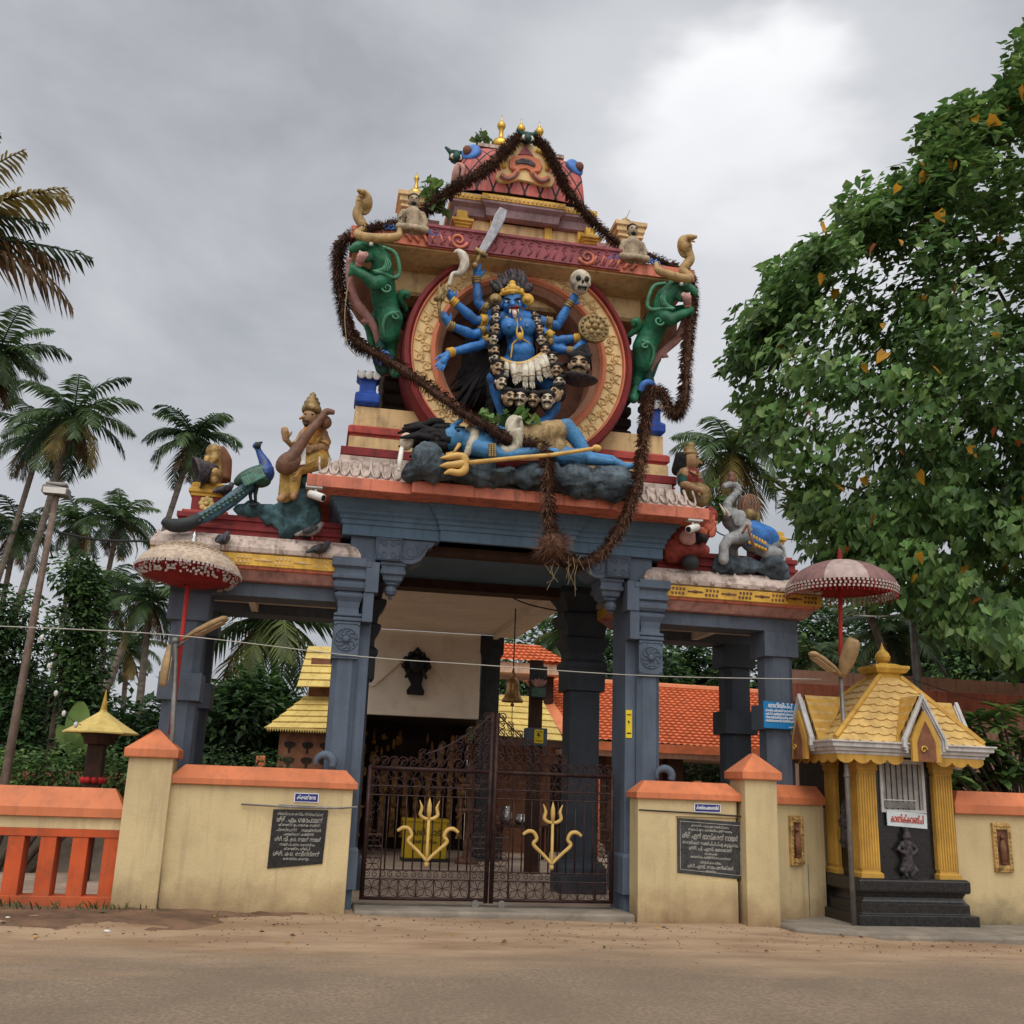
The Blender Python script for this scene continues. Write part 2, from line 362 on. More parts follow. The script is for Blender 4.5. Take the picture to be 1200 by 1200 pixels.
mk('frond_dry', (.14,.085,.045), .8, .5, 2, bump=0)
mk('leaf', (.105,.205,.052), .55, .55, 1.6, spec=.45, bump=0)
mk('leaf_new', (.18,.28,.08), .55, .4, 1.6, spec=.45, bump=0)
mk('leaf_yellow', (.60,.30,.03), .5, .4, 3, bump=0)
mk('leaf_red', (.33,.09,.025), .5, .4, 3, bump=0)
mk('leaf_dark', (.026,.062,.022), .5, .6, .9, spec=.4, bump=0)
mk('leaf_mid', (.062,.13,.038), .55, .55, .9, spec=.4, bump=0)
mk('leaf_far', (.035,.06,.04), .6, .5, .3, bump=0)
mk('garland', (.105,.050,.030), .9, .5, 14, bump=0)
mk('garland_dark', (.075,.036,.023), .9, .5, 14, bump=0)
mk('straw', (.32,.24,.13), .9, .3, 14, bump=0)
mk('pigeon', (.05,.052,.062), .5, .4, 20)
mk('pigeon_pale', (.26,.22,.21), .5, .4, 20)
mk('wire', (.015,.015,.016), .5, .1, 5, bump=0)
mk('wire_pale', (.38,.37,.33), .5, .1, 5, bump=0)
mk('concrete', (.22,.19,.155), .9, .25, 2, dirt=.5, dirtcol=(.11,.085,.06), bump=.5, bscale=25)
def ground_mat():
    m = mat('road', (.255,.188,.130), .95, .16, .9, dirt=.2, dirtcol=(.15,.115,.088), fine=.75, bump=.9, bscale=42); nt = m.node_tree; N = nt.nodes; L = nt.links
    pb = N['Principled BSDF']; src = pb.inputs['Base Color'].links[0].from_socket
    m2 = mat('dust', (.315,.215,.138), .95, .2, 1.1, dirt=.5, dirtcol=(.21,.135,.085), fine=.35, bump=.8, bscale=26); M['dirt'] = m; M['road'] = m
    g = N.new('ShaderNodeNewGeometry'); sp = N.new('ShaderNodeSeparateXYZ'); L.new(g.outputs['Position'], sp.inputs[0])
    mp = N.new('ShaderNodeMapping'); mp.inputs['Scale'].default_value = (.45, 1.3, 1); L.new(g.outputs['Position'], mp.inputs[0])
    n = N.new('ShaderNodeTexNoise'); n.inputs['Scale'].default_value = 1.1; n.inputs['Detail'].default_value = 8; n.inputs['Roughness'].default_value = .62; L.new(mp.outputs[0], n.inputs['Vector'])
    a = N.new('ShaderNodeMath'); a.operation = 'MULTIPLY_ADD'; L.new(n.outputs[0], a.inputs[0]); a.inputs[1].default_value = 4.2; L.new(sp.outputs[1], a.inputs[2])
    r = N.new('ShaderNodeMapRange'); L.new(a.outputs[0], r.inputs[0]); r.inputs[1].default_value = 11.6; r.inputs[2].default_value = 13.3
    n2 = N.new('ShaderNodeTexNoise'); n2.inputs['Scale'].default_value = 1.2; n2.inputs['Detail'].default_value = 9; n2.inputs['Roughness'].default_value = .65; L.new(mp.outputs[0], n2.inputs['Vector'])
    rp = N.new('ShaderNodeValToRGB'); rp.color_ramp.elements[0].position = .38; rp.color_ramp.elements[0].color = (.255,.165,.10,1); rp.color_ramp.elements[1].position = .62; rp.color_ramp.elements[1].color = (.39,.275,.18,1); L.new(n2.outputs[0], rp.inputs[0])
    c = N.new('ShaderNodeMix'); c.data_type = 'RGBA'; L.new(r.outputs[0], c.inputs[0]); L.new(src, c.inputs[6]); L.new(rp.outputs[0], c.inputs[7]); L.new(c.outputs[2], pb.inputs['Base Color'])
ground_mat()
mk('pave', (.36,.27,.21), .9, .2, 1, dirt=.4, dirtcol=(.14,.09,.07), bump=.3)
mk('soil', (.15,.088,.055), .95, .35, 2, dirt=.5, dirtcol=(.05,.04,.03), bump=.8, bscale=15)
mk('grass', (.05,.09,.025), .7, .5, 2, bump=0)
mk('flower_yellow', (.60,.45,.18), .6, .15, 9)
mk('plastic_white', (.62,.61,.58), .4, .05, 9, dirt=.25, dirtcol=(.3,.28,.25))
mk('box_yellow', (.55,.36,.015), .5, .1, 3)
mk('offer_red', (.4,.02,.02), .6, .3, 9)
# ---------------------------------------------------------------- ground, road, courtyard
def sst(a, b, x):
    t = max(0, min(1, (x-a)/(b-a))); return t*t*(3-2*t)
def gslope(x): return -.012*max(0, min(9, x-2.3))
def gz(x, y):
    k = sst(10.8, 12.4, y)
    z = gslope(x) + k*(.035*noise.noise(V((x*.7, y*.9, 0))) + .014*noise.noise(V((x*3.1, y*3.3, 2))))
    z += .045*sst(1.2, -1.2, x)*sst(12.1, 13.2, y)                         # spoil banked up against the balustrade
    return z
def sheet(name, xs, ys, zf, mat_, keep=None):
    b = MB(); nx = len(xs)
    for y in ys:
        for x in xs: b.v.append(V((x, y, zf(x, y))))
    for j in range(len(ys)-1):
        for i in range(nx-1):
            if keep is None or keep((xs[i]+xs[i+1])/2, (ys[j]+ys[j+1])/2):
                b.f.append((j*nx+i, j*nx+i+1, (j+1)*nx+i+1, (j+1)*nx+i)); b.m.append(0)
    return setting(b.build(name, mat_, smooth=True))
def frange(a, b, n): return [a+(b-a)*i/n for i in range(n+1)]
far = MB(); far.add([(-700,-300,-.22),(700,-300,-.22),(700,900,-.22),(-700,900,-.22)], [(0,1,2,3)])
setting(far.build('ground', M['soil']))
sheet('verge', frange(-9, 15, 150), frange(9.5, 14.4, 46), gz, M['dirt'])
rb = MB(); n_ = 120; xs_ = frange(-40, 45, n_)
for x in xs_:
    ed = 11.25 + .28*noise.noise(V((x*.35, 1, 0))) + .10*noise.noise(V((x*1.9, 5, 0))) + .05*noise.noise(V((x*5.3, 5, 0)))
    for y in (-6, 2, 6, 8, 9.3, ed-.35, ed): rb.v.append(V((x, y, gslope(x)+(.006 if y < ed-.1 else .002))))
for i in range(n_):
    for k in range(6): rb.f.append((i*7+k, i*7+7+k, i*7+8+k, i*7+1+k)); rb.m.append(0)
setting(rb.build('road', M['road'], smooth=True))
hs = MB(); hx = frange(-9, .4, 70); hy = frange(11.9, 13.5, 18)   # heap of dark soil at the balustrade
setting(sheet('soil_heap', hx, hy, lambda x, y: gz(x,y)+.012-.05*(1-sst(0,.5,.5+.5*noise.noise(V((x*1.3,y*2.2,4)))+(y-12.45)*.75-max(0,x+1.5)*.55))+.025*noise.noise(V((x*5,y*5,1))), M['soil']))
cb = MB(); cb.box(-14, 30, 14.42, 70, -.3, .02); setting(cb.build('courtyard', M['pave']))
ap = MB(); ap.stack(.72, 4.33, 13.55, 14.42, [(.0,-.2),(.0,.045),(-.02,.06)])
setting(ap.build('threshold_slab', M['concrete'], bevel=.02, jit=.012))
# plinth of broken concrete below the kiosk
kb = MB(); kb.prism([(6.22,12.93,-.2),(7.1,12.35,-.2),(8.9,12.3,-.2),(14,12.2,-.2),(14,14.4,-.2),(6.22,14.4,-.2)], (0,0,.20))
setting(kb.build('kerb', M['concrete'], bevel=.03, jit=.03))
# ---------------------------------------------------------------- the gateway
CX = 2.5
def mir(x, s): return x if s == 0 else 2*CX-x
G = thing('temple_gateway', 'tall painted temple gateway with blue grey pillars, orange eaves and stacked coloured storeys', 'gateway', (CX, 14, 0))
def spiral(c, r0, turns, r, ux, uz, n=22, ph=0, mb=None, k=5):
    """a raised scroll lying in the plane of ux, uz"""
    c = V(c); P = []
    for i in range(n):
        t = i/(n-1); a = ph + turns*2*pi*t; q = r0*(1-.82*t)
        P.append(c + q*(cos(a)*V(ux)+sin(a)*V(uz)))
    mb.tube(P, lerpl([r, r*.8, r*.5], n), k)
PILLARS = []
for s in (0, 1):
    X = lambda x: mir(x, s)
    b = MB()
    b.stack(X(.54), X(.70), 13.98, 14.62, [(0,.0),(0,4.86)])                       # plain pier beside the gate
    b.stack(X(.15), X(.56), 13.92, 14.5, [(.06,-.1),(.06,.28),(.02,.33),(.02,.78),(-.01,.82)])
    b.stack(X(.52), X(.74), 13.90, 14.66, [(.0,.26),(.0,.74),(-.02,.78)])
    ch = .07; x0, x1 = sorted((X(.22), X(.55)))
    b.prism([(x0+ch,13.86,.8),(x1-ch,13.86,.8),(x1,13.86+ch,.8),(x1,14.5,.8),(x0,14.5,.8),(x0,13.86+ch,.8)], (0,0,2.38))
    b.stack(X(.20), X(.55), 13.82, 14.5, [(0,3.16),(0,3.66)])
    b.stack(X(.20), X(.55), 13.82, 14.5, [(-.02,3.66),(.015,3.67),(.015,3.71),(-.02,3.72),(.012,3.735),(.012,3.765),(-.03,3.78),(-.035,3.84),(-.02,3.93),(.02,4.0),(.025,4.035),(-.01,4.05),(-.01,4.07)])
    b.stack(X(.20), X(.55), 13.82, 14.5, [(-.02,4.07),(.02,4.08),(.05,4.12),(.055,4.18),(.03,4.2),(.03,4.22),(.075,4.235),(.075,4.28),(.05,4.3),(.05,4.37),(.09,4.40),(.09,4.48)])
    b.box(X(.56), X(.70), 13.76, 13.98, 3.66, 4.06); b.box(X(.57), X(.75), 13.74, 13.98, 4.06, 4.48); b.box(X(.11), X(.57), 13.72, 13.98, 4.40, 4.52)
    b.stack(X(.34), X(.70), 13.88, 14.6, [(0,4.5),(0,4.86)])
    p = b.build('pillar', M['blue_grey'], G, bevel=.008); PILLARS.append(p)
    q = MB(); cx = (X(.20)+X(.55))/2
    for k in range(10):
        a = 2*pi*k/10; spiral((cx+.075*cos(a), 13.815, 3.42+.075*sin(a)), .055, .55, .011, (1,0,0), (0,0,1), 8, a, q)
    q.ell((cx, 13.81, 3.42), (.05, .03, .05)); q.tube([(cx+.15*cos(2*pi*i/24), 13.815, 3.42+.15*sin(2*pi*i/24)) for i in range(25)], .010, 5)
    for dx, dz in ((-.155,.2),(.155,.2),(-.155,-.2),(.155,-.2)): q.ell((cx+dx, 13.815, 3.42+dz), (.02,.012,.02), nu=6, nv=4)
    q.box(cx-.165, cx+.165, 13.812, 13.822, 3.625, 3.64); q.box(cx-.165, cx+.165, 13.812, 13.822, 3.19, 3.205)
    q.build('rosette', M['blue_grey'], p, smooth=True)
    # bracket under the lintel
    b = MB(); b.box(X(.68), X(1.04), 13.80, 14.5, 4.53, 4.845)
    pr = [(1.04,4.845),(1.50,4.845),(1.47,4.78),(1.40,4.74),(1.36,4.64),(1.30,4.56),(1.20,4.51),(1.10,4.505),(1.04,4.53)]
    b.prism([(X(a), 13.84, z) for a, z in pr], (0, .5, 0))
    b.stack(X(.76), X(1.12), 13.86, 14.4, [(.0,4.53),(0,4.48),(-.02,4.47),(-.02,4.42),(-.005,4.41),(-.005,4.36),(-.04,4.34),(-.05,4.28),(-.085,4.25),(-.10,4.22)][::-1])
    b.lathe((X(.93), 13.97, 4.08), [(.0,-.075),(.035,-.04),(.02,-.02),(.07,.0),(.09,.05),(.075,.10),(.05,.12),(.085,.14),(.085,.16)], 14)
    br = b.build('bracket', M['blue_grey'], G, bevel=.006)
    q = MB(); cx = X(.86)
    for dx in (-.07,.07):
        for dz in (-.07,.07): spiral((cx+dx, 13.795, 4.69+dz), .055, 1.2, .010, (1 if dx > 0 else -1,0,0), (0,0,1 if dz > 0 else -1), 14, 0, q)
    for a, c2 in ((-.165,-.150),(.150,.165)): q.box(cx+a, cx+c2, 13.788, 13.80, 4.55, 4.83)
    for a, c2 in ((4.545,4.56),(4.815,4.83)): q.box(cx-.165, cx+.165, 13.789, 13.80, a, c2)
    sg = 1 if s == 0 else -1
    spiral((X(1.17), 13.84, 4.69), .10, 1.3, .014, (-sg,0,0), (0,0,1), 20, 2.2, q)
    q.tube([(X(1.06+t*.33), 13.84, 4.60-.05*sin(t*3)+.2*t*t) for t in frange(0, 1, 10)], .014, 5)
    q.build('carving', M['blue_grey'], br, smooth=True)
    # rear pillar with its stepped head
    b = MB(); rx0, rx1 = sorted((X(.36), X(.86)))
    b.stack(rx0, rx1, 16.5, 17.0, [(.12,0),(.12,.4),(.06,.48),(0,.52),(0,3.16)])
    b.stack(rx0, rx1, 16.5, 17.0, [(.07,3.16),(.07,3.5),(.1,3.55),(.1,3.62),(.04,3.68),(.04,3.8),(.12,3.95),(.12,4.02),(.06,4.05),(.08,4.2),(.18,4.35),(.18,4.42),(.1,4.45),(.12,4.6),(.22,4.75),(.22,4.86)])
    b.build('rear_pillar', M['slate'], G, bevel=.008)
# lintel with its mouldings
b = MB(); LP = [(0,4.85),(0,4.995),(.025,5.0),(.025,5.06),(.05,5.075),(.05,5.12),(.09,5.15),(.09,5.18),(.13,5.22),(.15,5.235),(.15,5.28),(.20,5.30),(.20,5.335)]
b.stack(.21, 4.80, 13.8, 17.0, LP); b.stack(1.55, 3.46, 13.74, 14.5, LP)
b.build('lintel', M['blue_light'], G, bevel=.006)
b = MB(); b.box(.74, 4.28, 14.1, 14.35, 4.74, 4.85); b.build('inner_beam', M['wood_dark'], G)
b = MB(); b.box(.7, 4.3, 16.55, 16.95, 4.70, 4.85); b.build('inner_beam', M['wood_dark'], G)
# lower eave
b = MB(); EV = [(.10,5.33),(.55,5.335),(.55,5.50),(.50,5.505)]
b.stack(.24, 4.74, 13.78, 16.8, EV); b.stack(1.62, 3.36, 13.68, 14.2, EV)
b.build('eave', M['eave_orange'], G, bevel=.008)
b = MB(); b.stack(.24, 4.74, 13.78, 16.8, [(.50,5.505),(.42,5.56),(.30,5.70),(.20,5.82),(.14,5.86),(.14,5.93)])
b.stack(1.62, 3.36, 13.68, 14.2, [(.50,5.505),(.42,5.56),(.30,5.70),(.20,5.82),(.12,5.87)])
lr = b.build('eave_roof', M['lotus_pink'], G)
def petals(name, x0, x1, y, z0, z1, dy, n, m_, parent, r=.016, drop=True):
    """a row of lotus petals in relief along a sloping or upright band"""
    q = MB(); w = (x1-x0)/n
    for i in range(n):
        cx = x0+(i+.5)*w; P = []
        for k in range(13):
            t = k/12; a = pi*t
            u = cos(a)*w*.46; h = 1-sin(a)**.7
            zz = z0+(z1-z0)*(h*.9+.05); yy = y+dy*((zz-z0)/(z1-z0))
            P.append((cx+u, yy, zz))
        q.tube(P, r, 5)
        if drop: q.ell((cx, y+dy*.08-.02, z0+.02), (w*.16, .035, .035), nu=7, nv=5)
    return q.build(name, m_, parent, smooth=True)
petals('petal', -.18, 1.08, 13.30, 5.52, 5.84, .24, 9, M['lotus_pink'], lr); petals('petal', 3.9, 5.16, 13.30, 5.52, 5.84, .24, 9, M['lotus_pink'], lr)
# stepped storeys
def tier(name, prof, m_, x0=.28, x1=4.92, y0=14.2, y1=16.4):
    q = MB(); q.stack(x0, x1, y0, y1, prof); return q.build(name, M[m_], G, bevel=.006)
tier('base_moulding', [(.16,5.92),(.16,6.02),(.135,6.03),(.135,6.05),(.18,6.065),(.18,6.185),(.12,6.19)], 'maroon')
tier('base_course', [(.08,6.19),(.08,6.38)], 'yellow_wall')
tier('base_moulding', [(.06,6.38),(.06,6.42),(.10,6.43),(.10,6.52),(.07,6.55),(.02,6.56)], 'red_trim')
tier('base_course', [(.02,6.56),(.02,6.86),(-.02,6.87)], 'yellow_wall')
b = MB(); b.stack(.70, 4.50, 14.62, 16.2, [(0,6.87),(0,9.1)])
for k in range(9): b.stack(.70, 4.50, 14.62, 16.2, [(.03,6.9+k*.2),(.05,6.93+k*.2),(.05,7.02+k*.2),(.03,7.05+k*.2)])
b.build('dark_storey', M['dark_brown'], G)
b = MB(); b.stack(.64, 4.56, 14.15, 16.2, [(-.05,8.72),(0,8.76),(0,9.10),(.25,9.13)]); b.build('upper_wall', M['yellow_wall'], G)
b = MB(); b.stack(.64, 4.56, 14.15, 14.9, [(.24,9.09),(.60,9.155),(.62,9.20)]); b.build('eave_soffit', M['yellow_wall'], G)
b = MB(); b.stack(.64, 4.56, 14.15, 14.9, [(.60,9.175),(.655,9.17),(.655,9.37),(.58,9.385),(.40,9.42)]); ue = b.build('upper_eave', M['eave_orange'], G, bevel=.008)
# carved maroon parapet and its scrolls
b = MB(); b.stack(1.10, 4.02, 13.46, 14.9, [(.0,9.185),(.0,9.46),(.03,9.48),(.03,9.52)]); cb_ = b.build('carved_parapet', M['maroon_pink'], G)
q = MB()
for i in range(22):
    x = 1.2+i*.13; spiral((x, 13.455, 9.42-.02*(i % 2)), .045, 1.1, .013, (1 if i % 2 else -1,0,0), (0,0,1), 12, 1, q)
    q.tube([(x-.04, 13.455, 9.22), (x+.02*(1 if i % 2 else -1), 13.45, 9.30), (x, 13.455, 9.36)], .013, 5)
q.build('parapet_scroll', M['maroon_pink'], cb_, smooth=True)
for cx, sg in ((1.55,-1),(3.50,1)):
    q = MB()
    spiral((cx, 13.45, 9.32), .13, 1.4, .028, (sg,0,0), (0,0,1), 24, 3.4, q, 7)
    for k in range(6): q.tube([(cx+sg*(.10+k*.12), 13.47, 9.22), (cx+sg*(.15+k*.12), 13.47, 9.36+.03*(k % 2)-.015*k), (cx+sg*(.20+k*.12), 13.47, 9.30)], [.025,.028,.01], 6)
    q.build('eave_scroll', M['eave_orange'], ue, smooth=True)
for sg in (0, 1):
    q = MB(); x0 = mir(.98, sg)-(.0 if sg == 0 else -.1)
    q.box(x0-.32, x0+.32, 14.0, 14.3, 9.4, 9.92)
    w = q.build('carved_panel', M['pink_stone'], G)
    q = MB()
    for i in range(3):
        spiral((x0-.2+i*.2, 13.99, 9.80), .075, 1.3, .012, (1,0,0), (0,0,1), 14, i, q); spiral((x0-.2+i*.2, 13.99, 9.58), .07, 1.3, .012, (-1,0,0), (0,0,1), 14, i, q)
    q.build('panel_scroll', M['pink_stone'], w, smooth=True)
    # corner pedestal carrying a pot finial
    px = mir(.90, sg)-(0 if sg == 0 else -.22)
    q = MB(); q.stack(px-.17, px+.17, 13.95, 14.35, [(0,9.4),(0,10.02),(.04,10.04),(.04,10.08),(.02,10.09),(.06,10.13),(.06,10.2),(.09,10.22),(.09,10.29)])
    pd = q.build('corner_pedestal', M['yellow_wall'], G, bevel=.005)
    q = MB()
    if sg == 0: q.lathe((px+.02, 14.15, 10.29), [(.06,0),(.10,.02),(.125,.08),(.115,.15),(.06,.20),(.03,.23),(.035,.26),(.022,.30),(.03,.37),(.045,.40),(.03,.43),(.012,.46),(.004,.51)], 16)
    else: q.lathe((px-.02, 14.15, 10.29), [(.06,0),(.10,.02),(.12,.07),(.11,.13),(.06,.18),(.015,.22)], 16); q.tube([(px-.02,14.15,10.48),(px+.02,14.15,10.56),(px+.06,14.15,10.66)], .006, 5)
    q.build('finial', M['gold'] if sg == 0 else M['antique'], pd, smooth=True)
# attic
b = MB(); b.stack(1.64, 3.66, 14.3, 15.9, [(0,9.4),(0,10.3)]); b.build('attic_wall', M['yellow_wall'], G)
for x in (1.72, 2.18, 3.06, 3.60):
    q = MB(); q.stack(x-.06, x+.06, 14.24, 14.4, [(0,9.75),(0,10.24)]); q.build('pilaster', M['gold_paint'], G, bevel=.004)
for x in (1.66, 3.72):
    q = MB(); q.stack(x-.08, x+.08, 14.1, 14.35, [(.0,9.75),(0,9.90),(.03,9.92),(.03,9.94),(.06,9.96),(.06,9.98),(.09,10.0),(.09,10.04),(.0,10.06),(0,10.22)]); q.build('pilaster', M['gold_paint'], G, bevel=.004)
b = MB(); CP = [(.04,10.20),(.08,10.22),(.10,10.34),(.16,10.40),(.16,10.44)]
b.stack(1.64, 3.66, 14.3, 15.9, CP); b.stack(2.12, 3.12, 14.22, 15, CP); b.build('cornice', M['mauve'], G)
b = MB(); YP = [(.14,10.44),(.17,10.45),(.17,10.545),(.13,10.56)]
b.stack(1.64, 3.66, 14.3, 15.9, YP); b.stack(2.12, 3.12, 14.22, 15, YP); cb_ = b.build('cornice_band', M['gold_paint'], G)
q = MB()
for i in range(34):
    x = 1.52+i*.0685; y = 14.125 if not 2.0 < x < 3.25 else 14.045; q.ell((x, y, 10.497), (.022,.014,.03), nu=6, nv=4)
q.build('dentil', M['ring_scroll'], cb_)
b = MB(); b.stack(1.64, 3.66, 14.3, 15.9, [(.10,10.56),(.10,10.60),(-.05,10.62)]); b.stack(2.14, 3.10, 14.24, 15, [(.1,10.56),(.1,10.60)]); b.build('cornice_cap', M['lotus_pink'], G)
b = MB(); b.stack(1.70, 3.60, 14.42, 15.5, [(0,10.60),(0,10.78)]); b.build('roof_neck', M['black'], G)
# barrel roof with scale lattice
def lattice():
    m = M['roof_scale'] = mat('roof_scale', (.46,.115,.10), .6, .2, 3, dirt=.4, streak=.45, dirtcol=(.13,.05,.05)); nt = m.node_tree
    pb = nt.nodes['Principled BSDF']; src = pb.inputs['Base Color'].links[0].from_socket
    g = nt.nodes.new('ShaderNodeTexCoord'); sp = nt.nodes.new('ShaderNodeSeparateXYZ'); nt.links.new(g.outputs['UV'], sp.inputs[0])
    outs = []
    for sg in (1, -1):
        a = nt.nodes.new('ShaderNodeMath'); a.operation = 'MULTIPLY_ADD'; nt.links.new(sp.outputs[0], a.inputs[0]); a.inputs[1].default_value = sg; nt.links.new(sp.outputs[1], a.inputs[2])
        f = nt.nodes.new('ShaderNodeMath'); f.operation = 'FRACT'; nt.links.new(a.outputs[0], f.inputs[0])
        l = nt.nodes.new('ShaderNodeMath'); l.operation = 'LESS_THAN'; nt.links.new(f.outputs[0], l.inputs[0]); l.inputs[1].default_value = .13; outs.append(l.outputs[0])
    mx = nt.nodes.new('ShaderNodeMath'); mx.operation = 'MAXIMUM'; nt.links.new(outs[0], mx.inputs[0]); nt.links.new(outs[1], mx.inputs[1])
    c = nt.nodes.new('ShaderNodeMix'); c.data_type = 'RGBA'; nt.links.new(mx.outputs[0], c.inputs[0]); nt.links.new(src, c.inputs[6]); c.inputs[7].default_value = (.025,.012,.012,1); nt.links.new(c.outputs[2], pb.inputs['Base Color'])
lattice()
b = MB(); nu, nv = 40, 24; x0, x1, yc = 1.58, 3.74, 14.95; uv = []
def dome(u, t):
    s_ = (1-abs(u)**3.0)**(1/3.0) if abs(u) < 1 else 0
    s_ = .55+.45*s_; a = pi*t; ca = cos(a); sa = sin(a)
    return V(((x0+x1)/2+(x1-x0)/2*u*(1-.07*sa), yc-.68*ca*abs(ca)**-.15*s_ if abs(ca) > 1e-4 else yc, 10.74+1.10*(sa**.8)*(.62+.38*s_)))
for i in range(nu+1):
    u = -1+2*i/nu
    for k in range(nv+1): b.v.append(dome(u, k/nv)); uv.append((u*4.2, k/nv*7))
for i in range(nu):
    for k in range(nv):
        a = i*(nv+1)+k; b.f.append((a, a+1, a+nv+2, a+nv+1)); b.m.append(0)
for i in (0, nu): b.f.append(tuple(i*(nv+1)+k for k in range(nv+1))); b.m.append(0)
dm = b.build('barrel_roof', M['roof_scale'], G, smooth=True)
ul = dm.data.uv_layers.new(name='uv')
for lp in dm.data.loops: ul.data[lp.index].uv = uv[lp.vertex_index]
for u, sg in ((-.84,-1), (.84,1)):
    c = dome(u, .24); n_v = V((sg*.45, -.85, .25)).normalized()
    q = MB(); q.lathe(c-n_v*.03, [(.17,0),(.165,.05),(.15,.075),(.10,.085),(.02,.09)], 20, n_v); d_ = q.build('roof_medallion', M['blue_stone'], dm, smooth=True)
    q = MB(); q.ell(c+n_v*.05+V((sg*.05,0,0)), (.075,.06,.085)); q.build('roof_boss', M['niche_brown'], dm, smooth=True)
b = MB(); b.stack(2.1, 3.2, 14.82, 15.1, [(.18,11.78),(.18,11.84),(.1,11.88)]); b.build('roof_ridge', M['lotus_pink'], dm)
for x in (2.34, 2.68, 3.0):
    q = MB(); q.lathe((x, 14.92, 11.87), [(.06,0),(.11,.03),(.165,.10),(.17,.16),(.13,.24),(.06,.29),(.04,.33),(.035,.46),(.06,.50),(.075,.55),(.055,.60),(.025,.63),(.015,.68),(.003,.76)], 18); q.build('finial', M['gold'], G, smooth=True)
# horseshoe gable on the roof front
KO = [(590,178),(587,190),(589,199),(583,201),(581,208),(586,213),(598,213),(607,210),(622,213),(634,217),(646,218),(650,212),(648,204),(641,201),(643,190),(641,181),(633,174),(622,169),(612,166),(601,170)]
KY = 14.22
def outl(pts, Y, dx=0): return [at(x, y, Y) for x, y in pts]
q = MB(); q.prism(outl(KO, KY), (0, .5, 0)); kg = q.build('roof_gable', M['ring_yellow'], G, bevel=.01)
def kpart(name, pts, Y, r, mm, fill=None):
    q = MB(); P = catmull(outl(pts, Y), 5); q.tube(P, r, 6); q.build(name, M[mm], kg, smooth=True)
q = MB(); q.prism(outl([(597,187),(603,182),(619,181),(632,186),(636,194),(633,201),(624,202),(617,197),(610,198),(602,200),(597,196)], KY-.04), (0,.06,0)); q.build('gable_mouth', M['ring_orange'], kg, bevel=.01)
q = MB(); q.prism(outl([(604,188),(612,185),(622,187),(628,192),(627,195),(619,192),(610,191),(605,192)], KY-.06), (0,.06,0)); q.build('gable_slot', M['hair_grey'], kg, bevel=.006)
for pts in ([(587,205),(594,209),(602,206),(606,200),(600,198)], [(643,209),(634,212),(627,207),(624,202),(630,201)]):
    kpart('gable_scroll', pts, KY-.02, .05, 'ring_orange'); kpart('gable_scroll', [(a+.5, b_+.5) for a, b_ in pts[:4]], KY-.06, .02, 'mauve')
kpart('gable_rim', [(590,197),(590,187),(594,178),(603,173)], KY, .045, 'gold_paint'); kpart('gable_rim', [(641,200),(641,189),(637,181),(628,176)], KY, .045, 'gold_paint')
q = MB(); q.prism(outl([(607,181),(613,173),(616,168),(619,174),(626,183),(616,181)], KY-.05), (0,.07,0)); q.build('gable_snout', M['maroon_pink'], kg, bevel=.01)
# green makara masks on the roof
for (x, y, Y, r) in ((534,184,14.7,.13), (617,162,14.2,.12)):
    q = MB(); c = at(x, y, Y)
    q.limb([c, c+V((0,-.1,-.08))], [r*.9, r*.6]); 
    for sg in (-1, 1): q.limb([c+V((sg*r*.6,-.02,r*.4)), c+V((sg*r*1.3,0,r*1.15))], [r*.35, r*.2]); q.limb([c+V((sg*r*.5,-.06,-r*.3)), c+V((sg*r*.9,-.1,-r*1.0))], [r*.3, r*.12]); q.ell(c+V((sg*r*.45,-r*.75,r*.25)), r*.25)
    mk_ = q.build('makara_mask', M['green_dark'], G, remesh=.016, relax=2)
    for sg in (-1, 1): q = MB(); q.tube([c+V((sg*r*.5,-r*.8,-r*.3)), c+V((sg*r*.7,-r*1.1,-r*.8)), c+V((sg*r*.4,-r*1.1,-r*1.1))], [.03,.022,.006], 6); q.build('tusk', M['bone'], mk_, smooth=True)
q = MB(); P = catmull([at(532,218,14.5), at(534,205,14.45), at(537,194,14.5), at(543,197,14.4), at(540,212,14.4)], 6); q.tube(P, lerpl([.05,.07,.05,.04,.03], len(P)), 7); q.build('makara_tusk', M['pink_stone'], G, smooth=True)
# the great ring
RC = V((2.60, 13.9, 7.76))
def ring(name, prof, m_, par):
    q = MB(); n = 72; k = len(prof)
    for j in range(n):
        a = 2*pi*j/n
        for r, y in prof: q.v.append(V((RC.x+r*cos(a), y, RC.z+r*sin(a))))
    for j in range(n):
        for i in range(k):
            i2 = (i+1) % k; j2 = (j+1) % n; q.f.append((j*k+i, j*k+i2, j2*k+i2, j2*k+i)); q.m.append(0)
    return q.build(name, m_, par, smooth=False)
RG = ring('ring_rim', [(1.62,13.84),(1.66,13.78),(1.72,13.80),(1.745,13.9),(1.74,14.6),(1.62,14.6)], M['maroon'], G)
ring('ring_fillet', [(1.585,13.86),(1.60,13.815),(1.622,13.815),(1.622,14.4),(1.585,14.4)], M['ring_orange'], RG)
RB = ring('ring_band', [(1.33,13.87),(1.585,13.87),(1.585,14.5),(1.33,14.5)], M['ring_yellow'], RG)
ring('ring_fillet', [(1.225,13.85),(1.27,13.80),(1.33,13.83),(1.33,14.5),(1.225,14.5)], M['ring_orange'], RG)
ring('ring_fillet', [(1.15,14.0),(1.225,13.87),(1.225,14.5),(1.15,14.66)], M['ring_pink'], RG)
q = MB(); random.seed(3)
